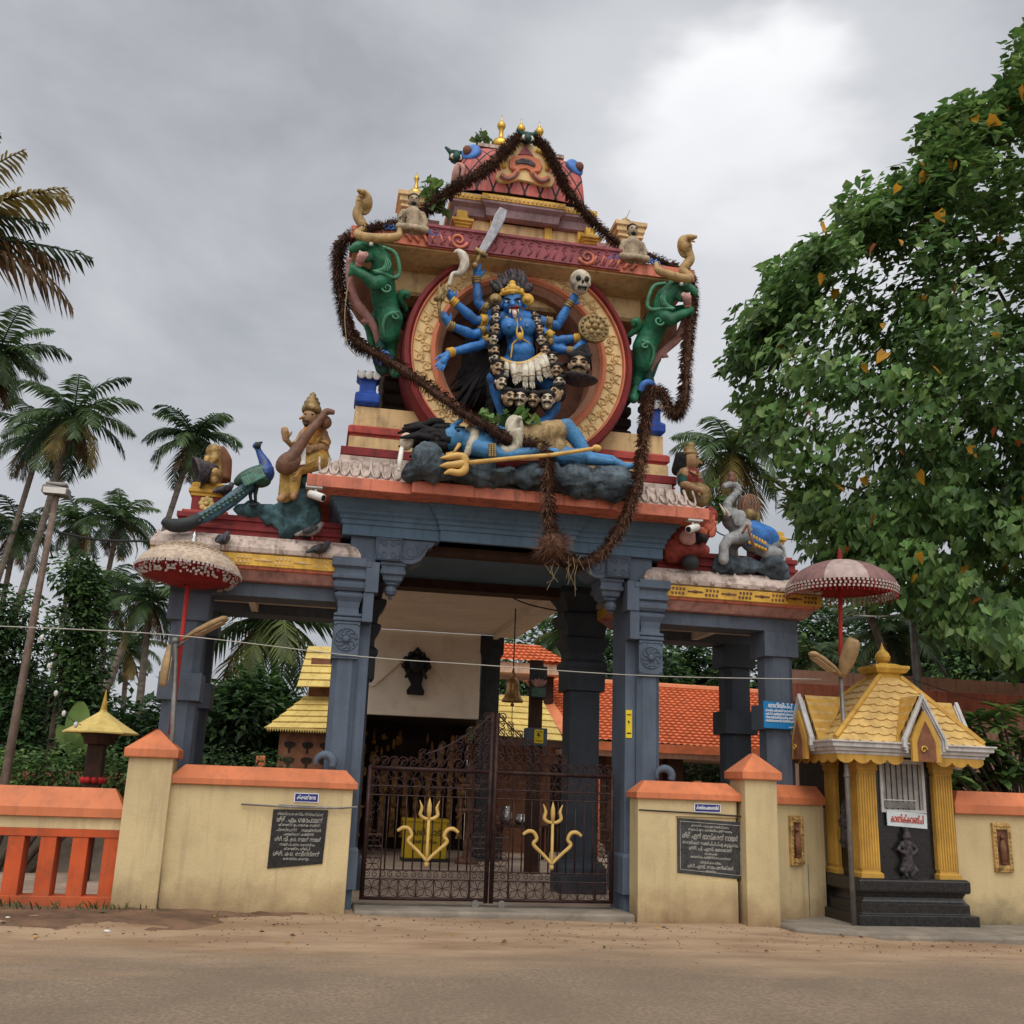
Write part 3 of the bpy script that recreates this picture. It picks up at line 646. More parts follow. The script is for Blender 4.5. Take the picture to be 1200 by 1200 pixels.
for i in range(60):
    a = 2*pi*i/60; c = V((RC.x+(1.455+.05*(1 if i % 2 else -1))*cos(a), 13.868, RC.z+(1.455+.05*(1 if i % 2 else -1))*sin(a)))
    rr = V((cos(a),0,sin(a))); tt = V((-sin(a),0,cos(a)))
    q.ell(c+tt*.075-rr*.05*(1 if i % 2 else -1), (.03,.016,.03), nu=7, nv=5); spiral(c, .068, 1.05, .019, rr*(1 if i % 2 else -1), tt, 14, .6, q)
    q.tube([c-tt*.10+rr*.06, c-tt*.03-rr*.085, c+tt*.08-rr*.06], [.008,.022,.008], 5)
q.build('ring_scroll', M['ring_scroll'], RB, smooth=True)
q = MB(); q.lathe((RC.x, 14.55, RC.z), [(1.22,0),(1.22,.06)], 48, (0,-1,0)); nb = q.build('niche_back', M['niche_brown'], G)
q = MB()
for k in range(7):
    a = .25+k*.36; q.prism([(RC.x+1.1*cos(a), 14.42, RC.z+1.1*sin(a)), (RC.x+.5*cos(a+.1), 14.40, RC.z+.5*sin(a+.1)), (RC.x+1.1*cos(a+.2), 14.42, RC.z+1.1*sin(a+.2))], (0,.06,0))
q.build('niche_flame', M['niche_brown'], nb)
# carved pink strut boards and brown cheeks behind the rampant beasts
for sg in (0, 1):
    PX = [(808,352),(803,378),(794,396),(780,409),(768,421),(759,440),(752,458),(749,472)]
    P = catmull([at(x, y, 13.66+.5*max(0, min(1, ((y-280)/.2-350)/500))) for x, y in PX], 5)
    if sg == 0: P = [V((5.2-p.x, p.y, p.z)) for p in P]
    q = MB(); q.tube(P, lerpl([.05,.075,.075,.07,.06,.045,.04,.03], len(P)), 7)
    i_ = len(P)//2; d_ = V((.15 if sg else -.15, 0, -.02)); q.tube([P[i_], P[i_]+d_*.6+V((0,0,.02)), P[i_]+d_], [.06,.05,.01], 7)
    st = q.build('strut_board', M['pink_board'], G, smooth=True)
    q = MB(); inner = [V((p.x + (-.5 if sg else .5), p.y, p.z)) for p in P[::4]]
    q.prism([V((p.x,14.20,p.z)) for p in P[::4]]+[V((p.x,14.20,p.z)) for p in inner[::-1]], (0, .2, 0)); q.build('strut_cheek', M['brick_brown'], st)
# side wings
for s in (0, 1):
    X = lambda x: mir(x, s)
    sgn = -1 if s == 0 else 1
    for yy, nm in ((14.1,'wing_pillar'), (15.62,'wing_pillar')):
        b = MB(); x0, x1 = sorted((X(-1.93), X(-1.50))); c = .09
        o_ = [(x0+c,yy),(x1-c,yy),(x1,yy+c),(x1,yy+.43-c),(x1-c,yy+.43),(x0+c,yy+.43),(x0,yy+.43-c),(x0,yy+c)]
        b.prism([(p,q_,-.1) for p, q_ in o_], (0,0,3.75)); 
        b.stack(x0, x1, yy, yy+.43, [(.055,2.53),(.055,2.89)]); b.stack(x0, x1, yy, yy+.43, [(.05,3.58),(.05,3.95)]); b.stack(x0, x1, yy, yy+.43, [(.07,-.1),(.07,.7)])
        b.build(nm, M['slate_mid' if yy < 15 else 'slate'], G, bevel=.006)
    b = MB(); b.stack(X(-1.98), X(.25), 14.06, 14.55, [(0,3.95),(0,4.14)]); b.stack(X(-1.98), X(.25), 15.6, 16.08, [(0,3.95),(0,4.14)]); b.build('wing_beam', M['slate_mid'], G, bevel=.006)
    b = MB(); b.box(X(-1.9), X(.3), 14.55, 15.6, 4.10, 4.14); b.box(X(-1.0), X(-.9), 14.55, 15.6, 3.98, 4.1)
    for k in range(3): b.tube([(X(-.6+.3*k),14.9,4.1),(X(-.6+.3*k),14.9,4.02)], .012, 5)
    b.build('wing_ceiling', M['ceil_cream'], G)
    R = (X(-1.98), X(.2), 14.06, 16.1)
    def wing(name, prof, m_, bev=.005):
        q = MB(); q.stack(*R, prof); return q.build(name, M[m_], G, bevel=bev)
    wing('wing_valance', [(.06,4.14),(.10,4.15),(.20,4.27)], 'pink_stone')
    vb = petals('wing_petal', min(X(-2.1),X(.05)), max(X(-2.1),X(.05)), 13.98, 4.155, 4.26, -.09, 26, M['pink_stone'], G, .011, False)
    wing('wing_fillet', [(.20,4.27),(.23,4.28),(.25,4.315)], 'eave_orange')
    yb = wing('wing_band', [(.25,4.315),(.27,4.32),(.27,4.475),(.22,4.49)], 'gold_paint')
    q = MB(); x0, x1 = sorted((X(-2.2), X(.1))); yy = 13.785
    n_b = 9; w_ = (x1-x0)/n_b
    for i in range(n_b):
        cx = x0+(i+.5)*w_
        if i % 2 == 0:
            for k in range(4):
                q.box(cx-w_*.42+k*w_*.21, cx-w_*.42+k*w_*.21+.03, yy-.004, yy+.01, 4.35, 4.385); q.box(cx-w_*.36+k*w_*.21, cx-w_*.36+k*w_*.21+.03, yy-.004, yy+.01, 4.415, 4.45)
        else: q.box(cx-w_*.45, cx+w_*.45, yy-.004, yy+.01, 4.392, 4.412); q.ell((cx, yy, 4.402), (.045,.01,.022), nu=8, nv=5)
    q.build('band_carving', M['ring_scroll'] if s == 0 else M['niche_brown'], yb)
    lw = wing('wing_lotus', [(.22,4.48),(.28,4.50),(.29,4.56),(.24,4.66),(.12,4.75),(-.05,4.78)], 'lotus_pink')
    petals('lotus_petal', min(X(-2.2),X(.1)), max(X(-2.2),X(.1)), 13.79, 4.52, 4.74, .10, 9, M['lotus_pink'], lw, .018, s == 1)
    wing('wing_base', [(.0,4.74),(.0,4.84),(.03,4.85),(.03,4.9),(.0,4.91),(.0,4.97),(.03,4.98),(.03,5.05)], 'maroon')
    q = MB(); q.stack(X(-1.86), X(-1.45), 14.2, 14.62, [(.10,4.96),(.10,5.10),(.0,5.11)]); q.build('pedestal_base', M['red_trim'], G, bevel=.01)
    q = MB(); q.stack(X(-1.86), X(-1.45), 14.2, 14.62, [(0,5.1),(0,5.32)]); pd = q.build('pedestal', M['maroon'], G)
    q = MB(); q.stack(X(-1.86), X(-1.45), 14.2, 14.62, [(.02,5.32),(.02,5.36),(.05,5.37),(.05,5.42),(.02,5.43),(.02,5.50),(-.03,5.53)]); q.build('pedestal_cap', M['gold_paint'], G, bevel=.008)
    q = MB(); cx = X(-1.655)
    for k in range(8):
        a = 2*pi*k/8; q.ell((cx+.07*cos(a), 14.19, 5.215+.07*sin(a)), (.042,.025,.042), nu=8, nv=5)
    q.ell((cx, 14.17, 5.215), .035, nu=8, nv=5); q.build('pedestal_flower', M['flower_yellow'], pd, smooth=True)
# ---------------------------------------------------------------- statues
def head_unit(name, skin, hairm, tache=True, bald=False):
    """a small carved head, 1 m tall, facing -y, with hair, moustache and eyes as children"""
    b = MB(); b.ell((0,0,.05), (.36,.42,.46)); b.ell((0,-.08,-.2), (.29,.34,.30)); b.limb([(0,-.36,.12),(0,-.50,-.06)], [.06,.09], 8)
    for s in (-1, 1): b.ell((s*.37,.02,0), (.06,.09,.14), nu=8, nv=6); b.ell((s*.17,-.33,-.06), (.11,.09,.09), nu=8, nv=6)
    b.ell((0,-.36,-.40), (.11,.09,.08), nu=8, nv=6); b.limb([(-.2,-.37,.17),(0,-.42,.14),(.2,-.37,.17)], .045, 6)
    o = b.build(name, skin, remesh=.045, relax=1)
    P = []
    q = MB()
    if not bald:
        q.ell((0,.08,.20), (.42,.44,.42)); q.ell((0,.2,-.1), (.40,.3,.4))
        for k in range(9):
            a = -pi*.05-pi*.9*k/8; q.limb([(.36*cos(a), -.16*abs(sin(a))-.1, .34+.08*abs(sin(a))), (.42*cos(a), .1, .5)], [.07,.09], 6)
        P.append(q.build('hair', hairm, remesh=.05, relax=1))
    if tache:
        q = MB()
        for s in (-1, 1): q.tube([(0,-.47,-.12),(s*.13,-.45,-.16),(s*.27,-.35,-.25)], [.05,.06,.012], 6)
        P.append(q.build('moustache', M['hair_black'], smooth=True))
    q = MB()
    for s in (-1, 1): q.ell((s*.16,-.37,.05), (.10,.05,.036), nu=8, nv=5); q.tube([(s*.04,-.42,.13),(s*.16,-.42,.18),(s*.29,-.33,.13)], [.03,.04,.015], 5)
    P.append(q.build('eyes', M['hair_black'], smooth=True))
    for p in P: p.parent = o
    return o
def place_head(proto, root, c, h, yaw=0, roll=0, pitch=.25):
    o = proto.copy(); COL.objects.link(o); o.parent = root
    o.matrix_local = Matrix.Translation(V(c)-ORG[root.name]) @ Matrix.Rotation(yaw, 4, 'Z') @ Matrix.Rotation(roll, 4, 'Y') @ Matrix.Rotation(pitch, 4, 'X') @ Matrix.Scale(h, 4)
    for g in kids(proto):
        d = g.copy(); COL.objects.link(d); d.parent = o
    return o
def hand(b, w, t, r, spread=.5, nrm=V((0,-1,0))):
    """five fingers from wrist w towards t"""
    d = (t-w); ln = d.length; d.normalize(); sd_ = d.cross(nrm).normalized()
    b.limb([w, w+d*ln*.5], [r*1.05, r*1.25], 8)
    for k in range(4):
        o = (k-1.5)/1.5; p0 = w+d*ln*.5+sd_*o*r*.95; p2 = t+sd_*o*r*(1+spread)-d*ln*.10*abs(o)
        b.limb([p0, (p0+p2)/2+nrm*r*.25, p2], [r*.42, r*.38, r*.28], 6)
    b.limb([w+d*ln*.15+sd_*r, w+d*ln*.4+sd_*r*2.0, w+d*ln*.62+sd_*r*2.3], [r*.5, r*.42, r*.3], 6)
def kp(x, y, Y=13.5):   # pixel of the enlarged medallion view -> place
    return at(480+x*.216667, 270+y*.216667, Y)
KR = V((2.6, 13.6, 6.2))
K = thing('goddess_statue', 'blue many-armed goddess statue with tongue out and garland of heads, dancing in the great ring', 'statue', KR)
b = MB()
b.limb([kp(557,475,13.52), kp(557,440,13.5)], [.10,.085]); b.ell(kp(556,392,13.46), (.150,.165,.195)); b.ell(kp(556,418,13.43), (.125,.14,.13))
b.limb([kp(535,372,13.33), kp(556,400,13.27)], [.02,.03]); b.limb([kp(556,372,13.33), kp(558,402,13.26)], [.026,.042])
for x in (494, 626): b.ell(kp(x,398,13.47), (.035,.05,.075))
for x in (528, 586): b.ell(kp(x,408,13.36), (.055,.045,.045))
b.ell(kp(566,458,13.36), (.05,.045,.035))
b.limb([kp(480,480,13.56), kp(580,478,13.55), kp(668,480,13.58)], [.11,.14,.11])
b.limb([kp(580,500,13.56), kp(592,570,13.56), kp(600,625,13.53), kp(598,690,13.55)], [.21,.20,.19,.22], 14)
b.limb([kp(545,505,13.55), kp(640,505,13.55)], [.16,.16])
for x in (537, 634): b.ell(kp(x,522,13.36), (.135,.13,.135)); b.ell(kp(x,518,13.225), .018)
b.ell(kp(602,655,13.46), (.21,.17,.15))
ARMS = [  # shoulder, elbow, wrist, hand tip, depth of each
 ((475,478,13.62),(372,392,13.6),(360,262,13.55),(368,170,13.5)),
 ((470,500,13.64),(355,487,13.6),(232,380,13.5),(205,320,13.45)),
 ((475,530,13.66),(345,566,13.6),(214,512,13.48),(168,440,13.43)),
 ((475,560,13.66),(385,622,13.62),(212,662,13.45),(150,760,13.38)),
 ((670,485,13.6),(798,515,13.6),(868,392,13.5),(905,345,13.45)),
 ((690,530,13.64),(790,600,13.6),(918,580,13.45),(975,560,13.45)),
 ((700,570,13.66),(790,640,13.62),(880,655,13.45),(955,600,13.40))]
HANDS = []
for i, A in enumerate(ARMS):
    s_, e_, w_, t_ = [kp(*p) for p in A]
    b.limb([s_, s_.lerp(e_, .5), e_, e_.lerp(w_, .3), w_], [.095,.092,.072,.078,.05], 10)
    hand(b, w_, t_, .048, .35 if i in (3, 4) else .0)
    HANDS.append((s_, e_, w_, t_))
b.limb([kp(560,720,13.6), kp(452,800,13.45), kp(468,870,13.5), kp(500,1000,13.55)], [.17,.10,.095,.055], 12)
b.limb([kp(500,1005,13.55), kp(500,1045,13.45), kp(470,1066,13.3)], [.055,.06,.04])
b.limb([kp(640,730,13.6), kp(790,860,13.5), kp(780,960,13.5), kp(745,1030,13.5)], [.17,.12,.10,.07]); b.limb([kp(745,1020,13.48), kp(690,1055,13.4), kp(610,1085,13.36)], [.07,.06,.05], 10)
body = b.build('body', M['kali_blue'], K, remesh=.014, relax=3)
# face paint
q = MB(); T = catmull([kp(566,432,13.30), kp(568,448,13.255), kp(570,465,13.27)], 4)
for i, p in enumerate(T): q.ell(p, (.042-.012*i/8,.022,.03), nu=10, nv=6)
q.build('tongue', M['tongue'], K, smooth=True)
q = MB(); q.tube([kp(540,424,13.315), kp(553,412,13.275), kp(566,414,13.265), kp(580,411,13.275), kp(592,420,13.315)], [.012,.024,.026,.024,.012], 7); q.ell(kp(566,424,13.31), (.07,.03,.035)); q.build('lips', M['lip_red'], K, smooth=True)
for x in (531, 584):
    q = MB(); q.ell(kp(x,386,13.325), (.042,.02,.02), nu=10, nv=6); e_ = q.build('eye', M['white'], K, smooth=True)
    q = MB(); q.ell(kp(x+2,386,13.305), (.016,.01,.017), nu=8, nv=6); q.build('pupil', M['black'], e_, smooth=True)
    sg = -1 if x < 550 else 1
    q = MB(); q.tube([kp(556+sg*8,378,13.29), kp(x,369,13.30), kp(x+sg*24,366,13.34)], [.012,.018,.008], 6); q.build('eyebrow', M['black'], K, smooth=True)
    q = MB(); q.tube([kp(566+sg*20,428,13.29), kp(566+sg*24,442,13.27), kp(566+sg*22,452,13.275)], [.014,.01,.003], 6); q.build('fang', M['bone'], K, smooth=True)
for x in (466, 638): q = MB(); q.lathe(kp(x,374,13.44), [(.03,.05),(.085,.03),(.10,0),(.085,-.03)], 14, (0,1,0)); q.ell(kp(x,374,13.38), .045); q.build('earring', M['antique'] if x < 500 else M['gold_paint'], K, smooth=True)
# hair: flame locks above, a black mane spread out behind
random.seed(11); q = MB()
for i in range(46):
    a = pi*(.02+.96*random.random()); rr = random.uniform(.8, 1.15)
    p0 = kp(555+75*cos(a), 330-40*sin(a)*random.random(), 13.5+random.uniform(-.08,.12))
    p2 = kp(548+102*cos(a)*rr+random.uniform(-8,8), 318-112*sin(a)*rr, 13.5+random.uniform(-.05,.1)); mid = p0.lerp(p2, .5)+V((random.uniform(-.06,.06),-.03,0))
    P = catmull([p0, mid, p2], 5); q.tube(P, lerpl([.045,.05,.03,.006], len(P)), 6)
q.ell(kp(552,335,13.58), (.30,.16,.26)); q.build('flame_hair', M['hair_grey'], K, smooth=True)
q = MB()
for i in range(150):
    u = random.random(); x0 = 430+random.uniform(-30,40); y0 = 480+u*330
    p0 = kp(x0, y0, 13.85); p2 = kp(x0-random.uniform(60,215)*(.5+u*.6), y0+random.uniform(60,260), 14.0+random.uniform(-.1,.25))
    P = catmull([p0, p0.lerp(p2,.5)+V((0,-.05,.04)), p2], 4); q.tube(P, lerpl([.06,.05,.008], len(P)), 5)
for i in range(80):
    x0 = 560+random.uniform(-140,190); y0 = 640+random.uniform(0,330); p0 = kp(x0,y0,13.82); p2 = kp(x0+random.uniform(-60,60), y0+random.uniform(60,120), 13.9)
    q.tube([p0, p0.lerp(p2,.5)+V((0,-.05,0)), p2], [.07,.06,.01], 5)
q.limb([kp(455,470,13.95), kp(400,640,14.05), kp(370,850,14.1)], [.22,.32,.30]); q.limb([kp(560,640,13.95), kp(580,900,13.95)], [.35,.36])
q.build('back_hair', M['hair_black'], K)
# crown
q = MB(); P = catmull([kp(488,352,13.52), kp(515,335,13.37), kp(556,330,13.30), kp(598,335,13.37), kp(626,354,13.52)], 5); q.tube(P, .032, 7)
for x, y, Y, r in ((556,312,13.33,.075),(530,320,13.35,.05),(582,320,13.35,.05),(508,330,13.42,.045),(604,330,13.42,.045),(556,288,13.38,.05)): q.ell(kp(x,y,Y), (r,.05,r))
for x in range(496, 624, 9): q.ell(kp(x, 336+abs(x-556)*.16, 13.29+abs(x-556)*.0022), .024, nu=7, nv=5)
cr = q.build('crown', M['gold_paint'], K, smooth=True)
q = MB(); P = [kp(552+22*cos(a), 286-22*sin(a), 13.36) for a in frange(-2.9, -.25, 10)]; q.tube(P, lerpl([.004,.022,.024,.022,.004], len(P)), 6); q.build('crescent', M['bone'], cr, smooth=True)
q = MB(); q.tube(catmull([kp(520,470,13.40), kp(560,490,13.36), kp(605,470,13.40)], 5), .022, 6)
for s in (-1, 1): q.tube(catmull([kp(590+s*10,480,13.36), kp(592+s*10,520,13.30), kp(596+s*16,560,13.28), kp(596,582,13.27)], 5), .014, 6)
q.tube(catmull([kp(597,582,13.3), kp(560,612,13.33), kp(552,655,13.34), kp(548,690,13.36)], 5), .012, 6); q.tube(catmull([kp(597,582,13.3), kp(648,612,13.36), kp(662,650,13.38)], 5), .012, 6); q.ell(kp(597,572,13.26), (.05,.03,.06))
q.build('necklace', M['gold_paint'], K, smooth=True)
for i, (s_, e_, w_, t_) in enumerate(HANDS):
    for p, d, r, nm in ((s_.lerp(e_,.62), (e_-s_), .098, 'armlet'), (w_.lerp(e_,.06), (e_-w_), .066, 'bracelet')):
        q = MB(); d = d.normalized()
        for k in (-.035, 0, .035): q.lathe(p+d*k, [(r*.9,-.018),(r*1.08,-.008),(r*1.08,.008),(r*.9,.018)], 14, d)
        if nm == 'armlet': q.ell(p+V((0,-r,0)), (.05,.03,.06))
        q.build(nm, M['gold_paint'] if i % 2 else M['antique'], K, smooth=True)
# skirt of severed arms under a gold girdle
q = MB(); q.tube(catmull([kp(492,694,13.42), kp(540,716,13.33), kp(600,722,13.28), kp(660,704,13.30), kp(742,652,13.40)], 5), .035, 7); q.tube(catmull([kp(492,704,13.42), kp(540,727,13.32), kp(600,733,13.27), kp(662,714,13.29), kp(746,662,13.40)], 5), .022, 6); q.build('girdle', M['trident_gold'], K, smooth=True)
for (x0,y0,x1,y1,Y) in ((508,712,522,770,13.40),(528,722,520,790,13.36),(562,728,572,828,13.30),(596,732,592,812,13.30),(624,730,626,848,13.26),(656,722,664,850,13.26),(684,710,706,812,13.28),(706,696,738,792,13.31),(726,682,762,790,13.33),(742,668,786,770,13.38)):
    q = MB(); a, c = kp(x0,y0,Y), kp(x1,y1,Y-.04); m_ = a.lerp(c,.5)
    q.limb([a, m_, c.lerp(a,.18)], [.052,.050,.036], 8); d = (c-a).normalized()
    for k in (-1,0,1): q.limb([c.lerp(a,.2)+V((k*.022,0,0)), c+V((k*.026,-.01,-.02+.02*abs(k)))], [.018,.012], 6)
    sa = q.build('severed_arm', M['bone'], K, smooth=True)
    q = MB(); q.lathe(m_.lerp(c,.1), [(.046,-.012),(.056,0),(.046,.012)], 10, d); q.build('bangle', M['antique'], sa, smooth=True)
# garland of heads
HU = [head_unit('garland_head', M['flesh'], M['hair_black']), head_unit('garland_head', M['flesh_pale'], M['hair_black'])]
HL = [(468,424,22),(466,470,26),(462,530,30),(452,592,30),(456,655,32),(457,698,30),(472,745,38),(492,825,36),(532,905,42),(600,910,42),(670,915,38),(745,920,44),(800,880,42),(810,822,34),(796,758,34),(771,694,30),(733,648,28),(712,592,28),(703,536,27),(688,490,24),(676,458,20)]
for i, (x, y, r) in enumerate(HL):
    Y = 13.34 if y < 720 else 13.24
    place_head(HU[i % 2], K, kp(x, y, Y), r*.216667*2.15/77, yaw=(.25 if x < 580 else -.25)+(-.9 if i == 12 else 0)+random.uniform(-.12,.12), roll=random.uniform(-.12,.12), pitch=.2)
for o in HU:
    for g in kids(o): bpy.data.objects.remove(g)
    bpy.data.objects.remove(o)
# what the hands hold
def blade(b, P, W, th, nrm):
    """flat blade: centre line P, half widths W, thickness th"""
    P = [V(p) for p in P]; n = len(P); A = []; C = []
    for i, p in enumerate(P):
        t = (P[min(i+1,n-1)]-P[max(i-1,0)]).normalized(); s_ = t.cross(nrm).normalized()
        A.append(p+s_*W[i]); C.append(p-s_*W[i])
    b.prism(A+C[::-1], V(nrm)*th)
NR = V((0,1,0))
q = MB(); cc = lambda x, y, Y=13.35: at(380+x*.2, 130+y*.2, Y)
blade(q, [cc(915,835), cc(960,760), cc(1000,690), cc(1030,620), cc(1052,570)], [.055,.065,.075,.085,.06], .035, NR); sw = q.build('sword', M['sword'], K, bevel=.012)
q = MB(); q.tube([cc(885,905,13.42), cc(920,830,13.38)], .035, 8); q.obox(cc(918,832,13.37), (.2,.07,.05), Matrix.Rotation(.5,3,'Y')); q.ell(cc(884,906,13.42), .05); q.build('hilt', M['antique'], sw, smooth=True)
q = MB(); P = catmull([kp(213,300,13.40), kp(232,238,13.38), kp(270,230,13.38), kp(297,185,13.38), kp(290,140,13.38), kp(262,115,13.38), kp(238,120,13.38)], 6); q.tube(P, lerpl([.03,.03,.05,.075,.07,.045,.006], len(P)), 8); q.build('sickle', M['bone'], K, smooth=True)
q = MB(); q.tube([kp(205,290,13.36), kp(160,395,13.33), kp(165,500,13.36)], [.03,.03,.015], 7)
for dx in (-20, 0, 20): q.tube([kp(170+dx*.5,380,13.33), kp(178+dx,335,13.33), kp(182+dx,285,13.33)], [.02,.022,.004], 6)
q.lathe(kp(165,350,13.33), [(.07,-.09),(.03,0),(.07,.09)], 12, (.3,0,1)); q.build('trident', M['antique'], K, smooth=True)
q = MB(); c = kp(922,283,13.36); q.ell(c+V((0,0,.03)), (.165,.17,.17)); q.ell(c+V((0,-.06,-.12)), (.10,.10,.10)); q.limb([c+V((-.1,-.08,-.05)), c+V((.1,-.08,-.05))], .05)
sk = q.build('skull', M['bone'], K, remesh=.02, relax=1)
q = MB()
for dx in (-.06, .06): q.ell(c+V((dx,-.145,-.005)), (.042,.03,.045))
q.ell(c+V((0,-.17,-.065)), (.02,.02,.03)); q.box(c.x-.07, c.x+.07, c.y-.175, c.y-.12, c.z-.155, c.z-.14)
for k in range(-2, 3): q.box(c.x+k*.026-.003, c.x+k*.026+.003, c.y-.17, c.y-.12, c.z-.185, c.z-.115)
q.build('skull_sockets', M['black'], sk)
q = MB(); c = kp(995,532,13.36); q.lathe(c, [(.0,-.07),(.10,-.07),(.17,-.05),(.205,-.02),(.23,-.03),(.235,0),(.23,.04),(.1,.05)], 26, (0,1,-.15))
for k in range(6): a = 2*pi*k/6; q.ell(c+V((.095*cos(a),-.075,.095*sin(a))), (.045,.03,.045))
q.ell(c+V((0,-.08,0)), .05)
for k in range(18): a = 2*pi*k/18; q.ell(c+V((.185*cos(a),-.05,.185*sin(a))), .022, nu=6, nv=4)
q.build('shield', M['antique'], K, smooth=True)
hu = head_unit('held_head', M['flesh'], M['hair_black']); place_head(hu, K, kp(915,735,13.30), .38, -.25, .05, .1)
for g in kids(hu): bpy.data.objects.remove(g)
bpy.data.objects.remove(hu)
q = MB()
for i in range(40):
    a = random.uniform(-1,1); P = catmull([kp(945,618,13.36), kp(930+a*38,665,13.32+random.uniform(-.06,.1)), kp(930+a*58,715+random.uniform(-20,50)*abs(a),13.30+random.uniform(.0,.16))], 4); q.tube(P, lerpl([.02,.03,.006], len(P)), 5)
q.build('held_hair', M['hair_black'], K, smooth=True)
q = MB(); q.lathe(kp(908,812,13.36), [(.05,-.07),(.16,-.05),(.26,.0),(.30,.035),(.28,.035),(.05,-.03)], 24, (.12,-.12,1)); q.build('blood_bowl', M['hair_grey'], K, smooth=True)
# ---------------------------------------------------------------- reclining god on the rocks
def ra(x, y, Y=13.15): return at(470+x*.125, 480+y*.125, Y)
def rb_(x, y, Y=13.15): return at(610+x*.125, 480+y*.125, Y)
RR = V((2.6, 13.1, 5.6))
S = thing('reclining_statue', 'blue bearded god statue lying on dark rocks under the ring, propped on one bent knee', 'statue', RR)
b = MB(); hc = ra(450,265,13.12)
b.ell(hc, (.21,.18,.19)); b.ell(hc+V((.12,-.02,.02)), (.14,.14,.15)); b.limb([hc+V((.05,-.10,.17)), hc+V((.13,-.12,.22))], [.03,.04]); b.ell(hc+V((.2,-.04,.03)), (.06,.08,.08))
b.limb([ra(545,310), ra(660,320,13.1)], [.11,.12]); b.limb([ra(680,330,13.12), ra(760,300,13.2), ra(900,300,13.2), ra(1080,330,13.2), rb_(150,310,13.2)], [.20,.25,.22,.18,.20], 14)
b.limb([ra(690,355,13.0), ra(820,380,12.95), ra(960,430,12.95)], [.125,.12,.085]); b.limb([ra(960,430,12.95), ra(1100,415,12.9), rb_(165,385,12.9)], [.085,.09,.055]); hand(b, rb_(190,380,12.9), rb_(370,415,12.86), .05, .1)
b.limb([rb_(150,310,13.2), rb_(280,230,13.15), rb_(430,165,13.1)], [.2,.17,.125], 12); b.limb([rb_(430,165,13.1), rb_(520,270,13.1), rb_(640,440,13.05)], [.12,.115,.07], 12); b.limb([rb_(640,470,13.03), rb_(740,480,12.98), rb_(850,490,12.95)], [.075,.065,.045])
b.limb([rb_(190,340,13.3), rb_(420,440,13.1), rb_(540,450,13.0)], [.18,.14,.12]); b.limb([rb_(540,450,13.05), rb_(850,480,13.1), rb_(1000,540,13.0)], [.11,.08,.05]); b.limb([rb_(990,540,13.0), rb_(1060,520,12.95)], [.06,.04])
b.build('body', M['pale_blue'], S, remesh=.016, relax=3)
q = MB(); q.ell(hc+V((.10,-.15,.06)), (.025,.015,.018)); q.tube([hc+V((.05,-.16,.10)), hc+V((.13,-.17,.11)), hc+V((.19,-.14,.12))], .014, 6); q.build('eye', M['black'], S, smooth=True)
random.seed(5); q = MB()
for i in range(60):
    p0 = hc+V((random.uniform(-.2,.05), random.uniform(-.15,.12), random.uniform(-.15,.18))); p2 = p0+V((-random.uniform(.15,.5), random.uniform(-.08,.08), random.uniform(-.16,.0)))
    q.tube([p0, p0.lerp(p2,.5)+V((0,-.03,.04)), p2], [.06,.055,.015], 5)
q.ell(hc+V((-.14,.02,-.02)), (.24,.2,.22)); q.limb([ra(190,290,13.15), ra(120,300,13.12)], [.13,.09]); q.build('hair', M['hair_black'], S, smooth=True)
q = MB()
for k in range(9): q.tube([ra(430+k*15,395+abs(k-4)*3,13.0), ra(425+k*18,430+(k%3)*10,12.98)], .014, 5)
q.limb([ra(545,330,13.0), ra(480,420,12.99)], [.03,.01]); q.build('hair_ornament', M['trident_gold'], S, smooth=True)
q = MB(); q.ell(ra(50,300,13.05), (.10,.08,.13)); q.limb([ra(20,320,13.0), ra(5,385,13.0)], [.05,.02]); fc = q.build('river_mask', M['flesh_pale'], S, remesh=.02)
q = MB(); q.limb([ra(8,360,13.0), ra(-10,470,12.95), ra(-20,560,12.92)], [.03,.035,.03]); q.build('water_spout', M['white'], fc, smooth=True)
q = MB(); q.limb([rb_(10,290,13.17), rb_(130,270,13.15), rb_(270,225,13.13), rb_(345,200,13.11)], [.215,.205,.19,.165], 14); q.limb([rb_(150,320,13.26), rb_(330,370,13.14)], [.19,.17], 12); q.build('loincloth', M['leopard'], S, remesh=.025, relax=4)
q = MB(); P = catmull([ra(600,440,12.98), ra(660,330,12.96), ra(690,220,13.0), ra(640,190,13.1), ra(600,300,13.2)], 6); q.tube(P, lerpl([.035,.07,.07,.06,.04], len(P)), 8); q.build('neck_snake', M['snake_pale'], S, smooth=True)
q = MB(); P = catmull([ra(930,330,12.98), ra(970,380,12.92), ra(1040,380,12.9), ra(1085,330,12.9), ra(1080,250,12.9), ra(1050,180,12.9), ra(1085,120,12.85), ra(1120,70,12.78)], 6); q.tube(P, lerpl([.03,.06,.07,.08,.09,.12,.09,.035,.03], len(P)), 9); q.ell(ra(1062,165,12.92), (.13,.06,.18)); q.build('hooded_snake', M['snake_pale'], S, smooth=True)
for (a, c, r) in ((ra(835,345,12.86), ra(870,420,12.86), .02),):
    q = MB()
    for k in range(3):
        for j in range(7): q.ell(ra(832+k*24, 330+j*17, 12.83), .022, nu=6, nv=4)
    q.build('armlet', M['antique'], S)
q = MB(); q.lathe(rb_(175,360,12.9), [(.05,-.04),(.07,-.03),(.07,.03),(.05,.04)], 12, (1,0,0)); q.build('bracelet', M['antique'], S, smooth=True)
q = MB()
q.tube([ra(610,500,12.80), rb_(-0,450,12.78), rb_(300,425,12.78), rb_(720,360,12.80)], [.032,.032,.03,.028], 8); q.ell(rb_(715,362,12.80), (.07,.05,.05))
